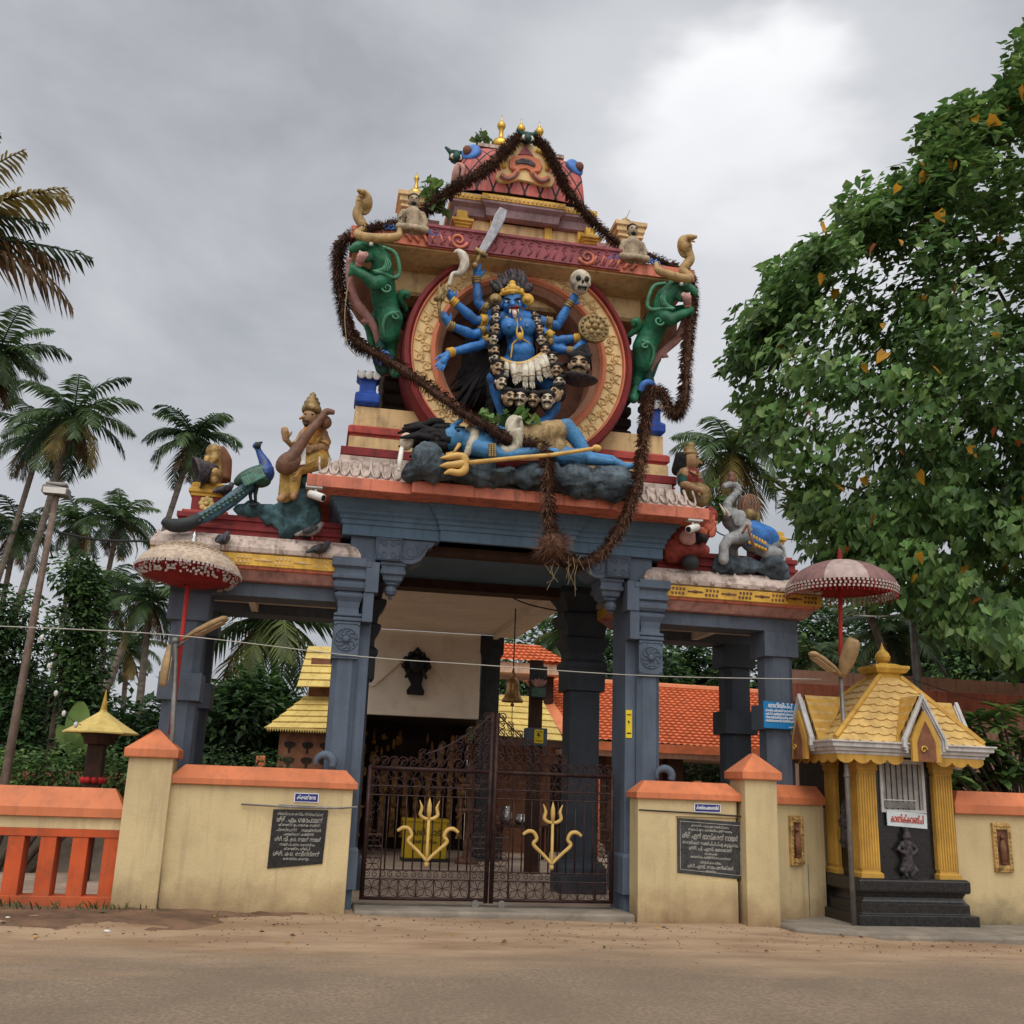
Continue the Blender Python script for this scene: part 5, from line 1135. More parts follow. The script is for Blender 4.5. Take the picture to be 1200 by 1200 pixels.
# ---------------------------------------------------------------- donation kiosk
KX0, KX1, KY0, KY1 = 7.46, 8.90, 13.40, 14.38; KC = (KX0+KX1)/2
KI = thing('donation_kiosk', 'small golden yellow offering kiosk with tiled pyramid roof, black stone base and barred window', 'kiosk', (KC, 13.9, 0))
b = MB(); b.stack(KX0, KX1, KY0, KY1, [(.16,-.2),(.16,.13),(.08,.14),(.08,.26),(.05,.29),(.02,.34),(.05,.40),(.09,.41),(.10,.44),(.10,.56),(.07,.585)]); b.build('base', M['granite'], KI, bevel=.01)
b = MB(); b.box(KX0+.08, KX1-.08, KY0+.10, KY1, .585, 2.2); core = b.build('core', M['granite'], KI)
for nm, x, y in (('column',KX0+.14,KY0+.14),('column',KX1-.14,KY0+.14),('column',KX0+.14,KY1-.16)):
    b = MB(); b.stack(x-.135, x+.135, y-.135, y+.135, [(.03,.585),(.03,.64),(.0,.66),(0,1.98),(.02,2.0),(.02,2.06),(.04,2.08),(.04,2.2)])
    for k in range(7):
        u = -.115+k*.0383; b.box(x+u-.010, x+u+.010, y-.147, y-.13, .70, 1.95); b.box(x-.147, x-.13, y+u-.010, y+u+.010, .70, 1.95)
    b.build('column', M['kiosk_gold'], KI)
# barred window and its sign
wx0, wx1 = 7.84, 8.52; yf = KY0+.10
b = MB(); b.box(wx0, wx1, yf-.03, yf-.002, 1.44, 1.48); b.box(wx0, wx1, yf-.03, yf-.002, 2.10, 2.16); b.box(wx0, wx0+.04, yf-.03, yf-.002, 1.48, 2.10); b.box(wx1-.04, wx1, yf-.03, yf-.002, 1.48, 2.10); wf = b.build('window', M['kiosk_white'], KI)
b = MB(); b.box(wx0+.03, wx1-.03, yf-.012, yf-.004, 1.47, 2.11); b.build('backing', mat('pane_grey', (.30,.28,.26), .35, .25, 4, dirt=.4, dirtcol=(.12,.11,.10)), wf)
for k in range(7): b = MB(); x = wx0+.09+k*.083; b.tube([(x,yf-.02,1.47),(x,yf-.02,2.11)], .007, 5); b.build('bar', M['hair_grey'], wf)
b = MB(); b.box(wx0+.05, wx1-.18, yf-.03, yf-.013, 1.50, 1.58); b.build('coin_tray', M['metal_grey'], wf); b = MB(); b.box(wx0+.04, wx1-.14, yf-.028, yf-.014, 1.60, 1.615); b.build('slot_rail', M['silver'], wf)
sg_ = thing('kiosk_sign', 'pale sign with red Malayalam lettering hung below the kiosk window', 'sign', (8.2,KY0+.06,1.35)); rt2 = Matrix.Rotation(.035, 4, 'Y')
b = MB(); b.prism([(7.90,KY0+.045,1.265),(8.50,KY0+.045,1.235),(8.505,KY0+.045,1.43),(7.90,KY0+.045,1.465)], (0,.02,0)); b.build('panel', M['sign_pale'], sg_, bevel=.004)
text("കാണിക്കവഞ്ചി", .135, (8.20,KY0+.041,1.350), M['sign_red'], sg_, sx=.62, rot=rt2, off=.002, fit=.50)
# black guardian relief on the front, another on the side
for (cx, cy, ax) in ((8.17,yf-.05,'x'),(KX0+.05,13.86,'y')):
    f = (lambda x, t, z: V((cx+x, cy+t, z))) if ax == 'x' else (lambda x, t, z: V((cx+t, cy-x, z)))
    b = MB(); o_ = .62 if ax == 'x' else .95
    b.limb([f(0,0,o_+.10), f(0,0,o_+.25), f(.0,-.02,o_+.40)], [.08,.075,.07]); b.ell(f(0,-.02,o_+.50), .06); b.limb([f(0,-.02,o_+.54), f(0,-.01,o_+.62)], [.05,.02])
    for s in (-1, 1): b.limb([f(s*.07,0,o_+.42), f(s*.14,-.02,o_+.34), f(s*.06,-.05,o_+.28)], [.03,.028,.025]); b.limb([f(s*.05,0,o_+.14), f(s*.10,-.03,o_+.07), f(s*.04,-.02,o_-.0)], [.045,.04,.03])
    b.build('guardian_relief', M['hair_grey'], core, remesh=.012, relax=1)
# eave, cornice, lace
EX0, EX1, EY0, EY1 = 6.93, 9.28, 13.02, 14.75; EC = (EX0+EX1)/2+.12; GB = 8.23
b = MB(); b.stack(EX0, EX1, EY0, EY1, [(-.06,2.19),(-.06,2.22),(-.02,2.235),(-.02,2.27),(.03,2.285),(.03,2.33),(.06,2.345),(.06,2.365)]); b.build('cornice', M['kiosk_white'], KI, bevel=.004)
b = MB(); n_ = 9
for i in range(n_):
    x0 = EX0+.08+(EX1-EX0-.16)*i/n_; x1 = EX0+.08+(EX1-EX0-.16)*(i+1)/n_
    if abs((x0+x1)/2-GB) < .15: continue
    P = [(x0,EY0+.07,2.20)]+[(x0+(x1-x0)*t, EY0+.07, 2.13-.06*sin(pi*t)**.7) for t in frange(0, 1, 8)]+[(x1,EY0+.07,2.20)]; b.prism(P, (0,.02,0))
b.build('lace', M['kiosk_gold'], KI); b = MB()
for i in range(6):
    y0 = EY0+.08+1.57*i/6; y1 = y0+1.57/6; b.prism([(EX0+.07,y0,2.20)]+[(EX0+.07, y0+(y1-y0)*t, 2.13-.06*sin(pi*t)**.7) for t in frange(0, 1, 8)]+[(EX0+.07,y1,2.20)], (.02,0,0))
b.build('lace', M['kiosk_gold'], KI)
TOP = (8.06, 8.40, 13.72, 14.05, 3.32); Zb = 2.37
b = MB(); b.add([(EX0+.06,EY0+.06,Zb),(EX1-.06,EY0+.06,Zb),(EX1-.06,EY1-.06,Zb),(EX0+.06,EY1-.06,Zb),(TOP[0],TOP[2],TOP[4]),(TOP[1],TOP[2],TOP[4]),(TOP[1],TOP[3],TOP[4]),(TOP[0],TOP[3],TOP[4])], [(0,1,5,4),(1,2,6,5),(2,3,7,6),(3,0,4,7),(3,2,1,0),(4,5,6,7)]); rf = b.build('roof', M['kiosk_tile'], KI)
def tiles(b, A, B, C, D, rows, w):
    """scalloped tiles on the quad A-B (bottom) D-C (top)"""
    A, B, C, D = map(V, (A, B, C, D)); nm = (B-A).cross(D-A).normalized()
    for r in range(rows):
        t0, t1 = r/rows, min(1, (r+1.25)/rows); P, Q = A.lerp(D,t0), B.lerp(C,t0); P1, Q1 = A.lerp(D,t1), B.lerp(C,t1); n = max(1, int((Q-P).length/w))
        for i in range(n):
            a, c = P.lerp(Q,i/n), P.lerp(Q,(i+1)/n); a1, c1 = P1.lerp(Q1,i/n), P1.lerp(Q1,(i+1)/n); dn = (a-a1).normalized()*w*.25
            m_ = a.lerp(c,.5)+dn; q = [a+nm*.03, a.lerp(c,.2)+dn*.7+nm*.035, m_+nm*.035, a.lerp(c,.8)+dn*.7+nm*.035, c+nm*.03, c1+nm*.008, a1+nm*.008]
            b.prism(q, -nm*.02)
b = MB(); e = .06
tiles(b, (EX0+e,EY0+e,Zb), (EX1-e,EY0+e,Zb), (TOP[1],TOP[2],TOP[4]), (TOP[0],TOP[2],TOP[4]), 9, .17)
tiles(b, (EX0+e,EY1-e,Zb), (EX0+e,EY0+e,Zb), (TOP[0],TOP[2],TOP[4]), (TOP[0],TOP[3],TOP[4]), 9, .17)
tiles(b, (EX1-e,EY0+e,Zb), (EX1-e,EY1-e,Zb), (TOP[1],TOP[3],TOP[4]), (TOP[1],TOP[2],TOP[4]), 9, .17)
b.build('roof_tiles', M['kiosk_tile'], rf)
b = MB()
for p, q in (((EX0+e,EY0+e,Zb+.03),(TOP[0],TOP[2],TOP[4]+.02)),((EX1-e,EY0+e,Zb+.03),(TOP[1],TOP[2],TOP[4]+.02)),((EX0+e,EY1-e,Zb+.03),(TOP[0],TOP[3],TOP[4]+.02))): b.tube([p, q], .045, 6)
b.build('hip_ridge', M['kiosk_gold'], rf)
b = MB(); b.stack(TOP[0], TOP[1], TOP[2], TOP[3], [(.0,3.30),(.0,3.38),(.06,3.40),(.10,3.46),(.10,3.50),(.02,3.51),(-.05,3.54)]); b.lathe(((TOP[0]+TOP[1])/2,(TOP[2]+TOP[3])/2,3.53), [(.06,0),(.05,.02),(.10,.06),(.115,.11),(.09,.17),(.04,.22),(.015,.28),(.004,.33)], 18); b.build('finial', M['gold_paint'], KI)
def gablet(front):
    if front == 1: f = lambda u, t, z: V((GB+u, EY0-.05+t, z))
    elif front == 2: f = lambda u, t, z: V((EX1+.05-t, 13.84+u, z))
    else: f = lambda u, t, z: V((EX0-.05+t, 13.84-u, z))
    hb, za, zb = .34, 2.98, 2.36; dp = .62 if front else .55
    b = MB()
    for s in (-1, 1):   # roof slabs
        P = [f(s*(hb+.02), .06, zb), f(0, .06, za), f(0, dp+.1, za), f(s*(hb+.02), .22, zb)]; b.prism(P, f(0,0,0.04)-f(0,0,0))
    g = b.build('gablet', M['kiosk_gold'], KI)
    b = MB()
    if front: tiles(b, f(hb+.02,.22,zb+.02), f(hb+.02,.06,zb+.02), f(0,.06,za+.03), f(0,dp,za+.03), 5, .16) ; tiles(b, f(-hb-.02,.06,zb+.02), f(-hb-.02,.22,zb+.02), f(0,dp,za+.03), f(0,.06,za+.03), 5, .16)
    else: tiles(b, f(-hb-.02,.06,zb+.02), f(-hb-.02,.22,zb+.02), f(0,dp,za+.03), f(0,.06,za+.03), 5, .16); tiles(b, f(hb+.02,.22,zb+.02), f(hb+.02,.06,zb+.02), f(0,.06,za+.03), f(0,dp,za+.03), 5, .16)
    b.build('gablet_tiles', M['kiosk_tile'], g)
    b = MB()
    for i, (o, t) in enumerate(((.02,-.02),(.055,-.045),(.09,-.07))):   # stepped white chevron
        for s in (-1, 1):
            k0, k1 = hb-.10+o*.6, hb-.06+o*.9+.0
            b.prism([f(s*(hb-.12+o*.8), t+.02, zb-.15+o), f(s*(hb-.12+o*.8), t+.02, zb+.05), f(0, t+.02, za-.13+o*1.4), f(0, t+.02, za-.07+o*1.4), f(s*(hb-.08+o*.8), t+.02, zb+.05), f(s*(hb-.08+o*.8), t+.02, zb-.15+o)], f(0,.05,0)-f(0,0,0))
    b.build('chevron', M['kiosk_white'], g)
    b = MB(); b.prism([f(-.21,-.06,2.12), f(.21,-.06,2.12), f(.21,-.06,2.40), f(.13,-.06,2.58), f(0,-.06,2.80), f(-.13,-.06,2.58), f(-.21,-.06,2.40)], f(0,.05,0)-f(0,0,0)); b.build('gablet_niche', M['kiosk_gold'], g)
    b = MB(); b.prism([f(-.13,-.075,2.13), f(.13,-.075,2.13), f(.13,-.075,2.38), f(.07,-.075,2.52), f(0,-.075,2.66), f(-.07,-.075,2.52), f(-.13,-.075,2.38)], f(0,.02,0)-f(0,0,0)); b.build('gablet_arch', M['brick_brown'], g)
    b = MB(); spiral(f(-.06,-.09,2.28), .05, 1.2, .012, (f(1,0,0)-f(0,0,0)), (0,0,1), 12, 0, b); b.build('niche_scroll', M['gold_paint'], g)
gablet(1); gablet(0); gablet(2)
# ---------------------------------------------------------------- ceremonial umbrellas
def umbrella(name, c, r, h, zp, cols, label, tilt=(0,0), pole=None, bead_rows=3, wav=.0):
    T = thing(name, label, 'umbrella', (c[0], c[1], zp), 'ceremonial umbrellas'); c = V(c); nseg = 32
    R = Matrix.Rotation(tilt[0], 3, 'Y') @ Matrix.Rotation(tilt[1], 3, 'X')
    tr = lambda p: c + R @ V(p)
    prof = [(1.0,0),(.985,.10),(.93,.28),(.80,.52),(.60,.74),(.36,.90),(.14,.98),(.05,1.0)]
    b = MB(); b.cur = 0
    for j in range(nseg):
        for q, z in prof: a = 2*pi*j/nseg; b.v.append(tr((r*q*cos(a), r*q*sin(a), h*z)))
    k = len(prof)
    for j in range(nseg):
        for i in range(k-1): j2 = (j+1) % nseg; b.f.append((j*k+i, j2*k+i, j2*k+i+1, j*k+i+1)); b.m.append((j//4) % len(cols))
    cn = b.build('canopy', [M[x] for x in cols], T, smooth=True)
    b = MB()
    for j in range(nseg):
        for q, z in (((1.0,-.012),(.90,.02),(.5,.10),(.05,.16)) if not wav else ((1.0,-.012),(.82,-.22),(.5,-.34),(.05,-.38))): a = 2*pi*j/nseg; b.v.append(tr((r*q*.985*cos(a), r*q*.985*sin(a), h*z*1.4)))
    for j in range(nseg):
        for i in range(3): j2 = (j+1) % nseg; b.f.append((j*4+i, j*4+i+1, j2*4+i+1, j2*4+i)); b.m.append(0)
    b.build('lining', M['umb_red'], T, smooth=True)
    b = MB(); 
    for j in range(8): a = 2*pi*(j+.5)/8; b.tube([tr((.04*cos(a),.04*sin(a),.02)), tr((r*.96*cos(a),r*.96*sin(a),-.01))], .008, 5)
    b.build('ribs', M['umb_red'], T)
    b = MB(); n_ = 78
    for j in range(n_):
        a = 2*pi*j/n_
        for i in range(bead_rows): b.obox(tr((r*(1.0-.01*i)*cos(a+.02*(i % 2)), r*(1.0-.01*i)*sin(a+.02*(i % 2)), -.02-i*.042)), (.028,.028,.030), Matrix.Rotation(a, 3, 'Z'))
    b.build('bead_fringe', M['bead'], T)
    b = MB(); n_ = 64
    for j in range(n_): a = 2*pi*j/n_; b.tube([tr((r*1.0*cos(a), r*1.0*sin(a), .0)), tr((r*.985*cos(a), r*.985*sin(a), -.045*bead_rows-.03))], .007, 4)
    b.build('tassel', M['umb_red'], T)
    b = MB(); b.lathe(tr((0,0,h*.98)), [(.07,0),(.05,.02),(.025,.04),(.045,.07),(.02,.10),(.035,.13),(.012,.16),(.003,.2)], 12); b.build('finial', M['silver'] if name == 'umb' or wav else M['umb_red'], T, smooth=True)
    b = MB(); b.tube([tr((0,0,h*.7)), pole if pole else V((c.x,c.y,zp))], .028, 10); b.build('pole', M['pole_red'], T, smooth=True)
    return T, tr, cn
UL, tr, cn = umbrella('ceremonial_umbrella', (-1.71,13.6,4.15), .665, .35, 2.05, ['umb_cream'], 'cream topped ceremonial umbrella with red lining, standing before the left wing', (.05,-.03), V((-1.70,13.62,2.08)), 1, 1)
q = MB(); random.seed(2)
for i in range(9):
    rr = .12+.9*i/9*.95; zz = .35*(1-(rr)**2.4)
    n_ = int(8+44*rr)
    for j in range(n_): a = 2*pi*(j+.5*(i % 2))/n_; p = tr((.665*rr*cos(a), .665*rr*sin(a), zz+.008)); q.ell(p, (.045,.03,.014), Matrix.Rotation(a+pi/2, 3, 'Z') @ Matrix.Rotation(-.9*rr, 3, 'X'), 6, 4)
q.build('ruffles', M['umb_cream'], cn)
q = MB()
for j in range(330):
    a = 2*pi*random.random(); rr = random.uniform(.83,1.0); q.obox(tr((.672*rr*cos(a), .672*rr*sin(a), -.012-(1-rr)/.18*.135)), (.026,.026,.026))
q.build('sequins', M['bead'], cn)
UR, tr, cn = umbrella('ceremonial_umbrella', (7.31,13.32,4.52), .775, .40, 3.1, ['umb_pink','umb_white'], 'pink and white ceremonial umbrella with checked fringe, on a red pole before the kiosk', (0,0), V((7.22,13.3,3.1)), 3)
# ---------------------------------------------------------------- street lamps
def luminaire(p, d, l, w, lampm, par, up=V((0,0,1))):
    d = d.normalized(); s_ = d.cross(up).normalized(); u_ = s_.cross(d)
    sec = [(0,.35),(.12,.55),(.35,.9),(.7,1.0),(.93,.85),(1,.55)]
    b = MB()
    for t, k in sec:
        q = p+d*l*t
        for a in range(10):
            th = 2*pi*a/10; b.v.append(q + s_*w*k*cos(th) + u_*w*.62*k*sin(th)*(1 if sin(th) > 0 else .45))
    for i in range(len(sec)-1):
        for a in range(10): b.f.append((i*10+a, i*10+(a+1) % 10, i*10+10+(a+1) % 10, i*10+10+a)); b.m.append(0)
    b.f += [tuple(range(9,-1,-1)), tuple(range((len(sec)-1)*10, len(sec)*10))]; b.m += [0,0]
    h = b.build('lamp_head', M[lampm], par, smooth=True)
    b = MB(); b.obox(p+d*l*.6-u_*w*.30, (w*1.4, l*.62, w*.1), Matrix((s_, d, u_)).transposed()); b.build('lens', M['flesh'], h, bevel=.01)
LL = thing('street_lamp', 'grey lamp post with tan lamp heads tied to the umbrella pole before the left wing', 'street lamp', (-1.66,13.5,0), 'street lamps by the gateway')
b = MB(); b.tube([(-1.62,13.5,.0),(-1.66,13.5,2.08),(-1.75,13.5,3.22)], .032, 9); b.ell((-1.755,13.5,3.23), .05); b.build('post', M['metal_grey'], LL, smooth=True)
b = MB(); b.tube([at(206,760,13.5), at(215,752,13.45), at(230,742,13.4)], .02, 7); b.build('arm', M['metal_grey'], LL, smooth=True)
luminaire(at(214,750,13.45), at(264,726,13.3)-at(214,750,13.45), .62, .11, 'lamp_tan', LL)
p0 = at(205,756,13.45); luminaire(p0+V((-.06,0,0)), at(197,805,13.45)-p0, .52, .10, 'lamp_tan', LL, V((-1,-.4,0)))
LR = thing('street_lamp', 'grey lamp post with two tan lamp heads in front of the kiosk', 'street lamp', (7.25,13.28,0), 'street lamps by the gateway')
b = MB(); b.tube([(7.24,13.28,-.05),(7.235,13.28,1.9),(7.215,13.28,3.3)], [.036,.034,.03], 9); b.lathe((7.235,13.28,1.88), [(.036,0),(.045,.01),(.045,.05),(.03,.06)], 9); b.build('post', M['metal_grey'], LR, smooth=True)
luminaire(at(986,793,13.25), at(947,763,13.1)-at(986,793,13.25), .60, .11, 'lamp_tan', LR); luminaire(at(986,793,13.25), at(999,755,13.0)-at(986,793,13.25), .58, .12, 'lamp_tan', LR, V((-.6,-.6,0)))
# ---------------------------------------------------------------- wing figures
def sp(x, y, Y=13.95): return at(190+x*.175, 460+y*.175, Y)
T = thing('musician_statue', 'seated musician statue in orange robes playing a veena, left end of the eave', 'statue', sp(870,780))
b = MB(); hd = sp(995,180)
b.ell(hd+V((-.02,-.02,0)), (.105,.125,.14)); b.limb([hd+V((-.10,-.10,.0)), hd+V((-.14,-.12,-.04))], [.02,.025]); b.limb([sp(1000,225), sp(1005,270)], .07)
b.limb([sp(950,275), sp(1070,270)], .07); b.limb([sp(1010,300), sp(1010,400)], [.15,.13], 12)
b.limb([sp(1075,275,13.9), sp(1090,360,13.85), sp(985,380,13.72)], [.08,.07,.05]); b.limb([sp(1075,280,14.0), sp(1105,330,13.95), sp(1065,225,13.8)], [.07,.06,.045]); hand(b, sp(1064,225,13.8), sp(1040,175,13.72), .04, .1)
b.limb([sp(950,280,13.9), sp(905,340,13.85), sp(980,390,13.7)], [.075,.06,.045])
b.limb([sp(955,285,14.0), sp(890,380,13.95), sp(825,310,13.85)], [.07,.055,.04]); hand(b, sp(825,312,13.85), sp(818,228,13.8), .042, .0)
b.limb([sp(1010,400), sp(1030,440), sp(930,490,13.8), sp(885,500,13.74), sp(888,665,13.77)], [.12,.12,.08,.07,.05]); b.limb([sp(1000,440), sp(850,520,13.85), sp(820,690,13.83)], [.1,.07,.05]); b.limb([sp(888,660,13.76), sp(880,700,13.70)], [.06,.05]); b.limb([sp(815,690,13.8), sp(790,715,13.75)], [.06,.05])
b.build('body', M['skin_gold'], T, remesh=.015, relax=2)
q = MB(); q.limb([sp(1010,290), sp(1010,400), sp(1030,430)], [.18,.165,.19], 12); q.limb([sp(950,290,13.9), sp(1000,330,13.8), sp(1060,400,13.85)], [.06,.07,.06]); q.prism([sp(1075,250,14.1), sp(1108,270,14.1), sp(1120,480,14.15), sp(1070,500,14.15)], (0,.12,0)); q.build('robe', M['saree'], T, remesh=.022)
q = MB(); q.limb([sp(1040,440), sp(930,490,13.78), sp(885,500,13.72)], [.18,.13,.10], 12); q.limb([sp(890,500,13.74), sp(880,670,13.76)], [.11,.075], 10); q.limb([sp(980,450), sp(850,520,13.85), sp(825,690,13.85)], [.16,.12,.10], 10)
for k in range(7): q.limb([sp(800+k*14,520,13.78), sp(795+k*16,700,13.8)], [.03,.028], 6)
q.build('dhoti', M['saree_yellow'], T, remesh=.018, relax=1)
q = MB(); q.lathe(hd+V((0,0,.10)), [(.13,0),(.14,.05),(.13,.09),(.11,.12),(.115,.15),(.08,.19),(.085,.21),(.04,.25),(.05,.27),(.012,.31)], 14); q.limb([hd+V((.08,.05,.05)), hd+V((.10,.06,-.2))], [.09,.07]); q.build('crown', M['antique'], T, smooth=True)
q = MB(); q.limb([hd+V((-.09,-.125,-.075)), hd+V((-.02,-.145,-.075))], .010, 6); q.ell(hd+V((-.05,-.115,-.125)), (.035,.03,.03)); q.ell(hd+V((-.075,-.125,.03)), (.022,.012,.009), nu=7, nv=5); q.ell(hd+V((.02,-.138,.03)), (.022,.012,.009), nu=7, nv=5); q.build('beard', M['black'], T, smooth=True)
q = MB(); P = catmull([sp(800,505,13.62), sp(870,430,13.60), sp(960,300,13.58), sp(1060,180,13.62), sp(1100,130,13.62), sp(1155,135,13.62)], 6); q.tube(P, lerpl([.06,.10,.075,.06,.055,.05,.03], len(P)), 9)
q.ell(sp(850,470,13.65), (.20,.13,.15), Matrix.Rotation(-.75, 3, 'Y')); q.ell(sp(1088,200,13.72), .10); q.build('veena', M['veena'], T, smooth=True)
q = MB()
for k in range(6): P = catmull([sp(1060-k*14,300+k*6,13.80), sp(1010-k*12,360+k*10,13.76), sp(950-k*4,400+k*8,13.80)], 4); q.tube(P, .012, 5)
for k in range(5): P = catmull([sp(1050-k*10,440+k*16,13.78), sp(960-k*8,480+k*10,13.66), sp(885-k*2,495+k*26,13.62)], 4); q.tube(P, .011, 5)
q.tube(catmull([sp(960,270,13.86), sp(1000,320,13.78), sp(1050,265,13.84)], 5), .014, 5)
for p in (sp(1090,340,13.8), sp(905,345,13.78)): q.lathe(p, [(.055,-.02),(.075,0),(.055,.02)], 10, (.3,.2,1))
q.build('folds', M['antique_gold'], T, smooth=True)
q = MB(); q.prism([sp(905,400,13.6), sp(965,365,13.6), sp(960,480,13.6), sp(918,485,13.6)], (0,.03,0)); q.build('sash', M['white'], T, bevel=.01)
random.seed(4); b = MB()
for (x, y, r) in ((840,790,.16),(900,770,.2),(960,700,.17),(965,600,.14),(960,820,.2),(820,850,.16),(900,880,.18),(980,880,.14),(840,930,.12),(940,930,.12),(760,800,.12),(690,800,.13),(600,790,.14),(530,790,.1),(1010,850,.14),(700,840,.1)): b.ell(sp(x,y,14.05), (r*1.1,r,r), nu=9, nv=6)
for (x,y,r) in ((960,560,.12),(975,520,.1)): b.ell(sp(x,y,14.1), r)
o = b.build('rock_bed', M['rock_green'], None, remesh=.024, relax=1)
for v in o.data.vertices: v.co += .05*noise.noise_vector(v.co*4)+.03*noise.noise_vector(v.co*10)+.01*noise.noise_vector(v.co*25)
tag(o, 'blue-green painted rocks under the seated musician and the peacock on the left wing', 'rock')
T = thing('peacock_statue', 'blue and green peacock statue with a long trailing tail on the left wing roof', 'statue', sp(620,750))
q = MB(); P = catmull([sp(690,540), sp(690,480), sp(655,410), sp(635,360)], 5); q.tube(P, lerpl([.13,.10,.065,.045,.04], len(P)), 10); q.ell(sp(633,358), (.06,.05,.05)); q.limb([sp(650,352), sp(672,335)], [.025,.008]); q.ell(sp(690,540), (.13,.14,.15)); b_ = q.build('neck', M['peacock_blue'], T, remesh=.014, relax=2)
q = MB(); q.ell(sp(640,355,13.9), .045); q.limb([sp(630,345), sp(668,333)], [.03,.012]); q.build('head_crest', M['dark_grey'], T, smooth=True)
q = MB(); q.ell(sp(615,555), (.30,.16,.12), Matrix.Rotation(-.5, 3, 'Y')); q.ell(sp(650,585), (.17,.14,.11)); q.build('wing', M['peacock_green'], T, remesh=.02)
q = MB(); random.seed(12)
for r in range(6):
    for k in range(9): q.ell(sp(540+k*15+r*4, 600-k*7+r*9-24, 13.79-.012*r), (.040,.014,.026), Matrix.Rotation(-.5+.2*random.uniform(-1,1), 3, 'Y'), 7, 4)
q.build('plumage', M['plumage'], T, smooth=True)
q = MB()
for i in range(4): P = catmull([sp(600,600+i*8,13.9), sp(480,690+i*10,13.88), sp(340,790+i*9,13.85), sp(220,845+i*7,13.8)], 5); q.tube(P, lerpl([.06,.075,.07,.06], len(P)), 7)
q.build('tail', M['peacock_tail'], T, remesh=.016, relax=1)
q = MB()
for k in range(13):
    for j in range(2): x = 560-k*27; q.ell(sp(x+j*12, 640+k*16.5+j*18, 13.80-.005*k), (.028,.012,.02), nu=7, nv=4)
q.build('tail_eyes', M['peacock_green'], T, smooth=True)
q = MB(); P = catmull([sp(250,840,13.8), sp(150,885,13.75), sp(60,885,13.7), sp(5,855,13.65)], 5); q.tube(P, lerpl([.08,.10,.09,.05], len(P)), 7); q.build('tail_tip', M['dark_grey'], T, smooth=True)
for dx in (0, 28):
    q = MB(); q.tube([sp(600+dx,620), sp(590+dx*1.2,690), sp(598+dx,745)], [.05,.025,.02], 6)
    for s in (-1, 0, 1): q.tube([sp(598+dx,742), sp(598+dx+s*16,756,13.85)], [.02,.008], 5)
    q.build('leg', M['dark_grey'], T, smooth=True)
T = thing('conch_statue', 'golden crouched figure blowing a big grey horn on the left wing pedestal', 'statue', sp(320,590,14.3))
b = MB(); b.limb([sp(330,560,14.3), sp(340,490,14.3), sp(350,430,14.3)], [.16,.13,.11]); b.ell(sp(345,395,14.3), .11); b.limb([sp(350,440,14.2), sp(320,470,14.15), sp(300,520,14.15)], [.06,.05,.04]); b.limb([sp(320,560,14.25), sp(350,540,14.1), sp(345,590,14.1)], [.1,.08,.06]); b.limb([sp(350,445,14.2), sp(300,440,14.12), sp(290,470,14.1)], [.05,.045,.04])
for k in range(3): b.limb([sp(335+k*12,380,14.3), sp(340+k*12,360,14.32)], [.06,.03])
b.build('body', M['antique_gold'], T, remesh=.016, relax=2)
q = MB(); P = catmull([sp(375,365,14.4), sp(395,460,14.45), sp(390,590,14.45)], 5); q.tube(P, lerpl([.08,.16,.15], len(P)), 9); q.build('cloak', M['brick_brown'], T, smooth=True)
q = MB(); q.lathe(sp(300,520,14.12), [(.03,-.16),(.08,-.1),(.14,0),(.20,.10),(.23,.15),(.215,.15),(.12,.02)], 18, V((-.9,-.2,-.35))); q.build('horn', M['hair_grey'], T, smooth=True)
# right wing
def sq(x, y, Y=13.95): return at(780+x*.15, 500+y*.15, Y)
T = thing('kneeling_statue', 'kneeling woman statue in green blouse at the right end of the eave', 'statue', sq(230,590,13.7))
b = MB(); hd = sq(195,265,13.7)
b.ell(hd, (.125,.14,.16)); b.limb([hd+V((.11,-.06,-.02)), hd+V((.145,-.06,-.045))], [.02,.022]); b.limb([sq(185,310,13.72), sq(180,350,13.72)], .06); b.limb([sq(130,380,13.72), sq(140,450,13.68), sq(250,490,13.55)], [.085,.07,.05]); b.limb([sq(150,375,13.72), sq(215,400,13.7)], [.12,.12]); hand(b, sq(250,490,13.55), sq(305,500,13.5), .04, .0); b.ell(sq(218,365,13.62), .05)
b.build('body', M['skin_gold'], T, remesh=.014, relax=2)
q = MB(); q.limb([sq(140,370,13.72), sq(135,430,13.7)], [.10,.09]); q.limb([sq(165,370,13.74), sq(190,400,13.72)], .13); q.build('blouse', M['green_dark'], T, remesh=.018)
q = MB(); q.limb([sq(195,385,13.72), sq(205,440,13.74)], [.15,.15], 12); q.limb([sq(230,420,13.7), sq(285,470,13.65)], [.09,.05]); q.build('bodice', M['bird_red'], T, remesh=.018)
q = MB(); q.limb([sq(200,490,13.75), sq(270,530,13.7), sq(275,570,13.65)], [.17,.17,.12], 12); q.build('skirt', M['antique'], T, remesh=.02)
q = MB(); q.ell(hd+V((-.08,.05,.0)), (.12,.14,.15)); q.limb([hd+V((-.12,.05,-.08)), sq(115,330,13.78)], [.11,.10]); q.limb([sq(105,225,13.75), sq(90,340,13.8)], [.06,.09]); q.build('hair', M['hair_black'], T, remesh=.02)
q = MB(); q.lathe(hd+V((-.01,0,.07)), [(.125,0),(.13,.04),(.095,.07),(.10,.11),(.07,.14),(.08,.18),(.05,.20)], 14); q.tube(catmull([hd+V((-.05,-.12,-.20)), hd+V((.04,-.16,-.27)), hd+V((.11,-.10,-.22))], 5), .014, 5)
q.build('jewellery', M['antique'], T, smooth=True)
q = MB()
for dz in (.03,): q.limb([hd+V((.080,-.118,dz)), hd+V((.045,-.135,dz+.002))], .008, 6)
q.build('eye', M['black'], T, smooth=True)
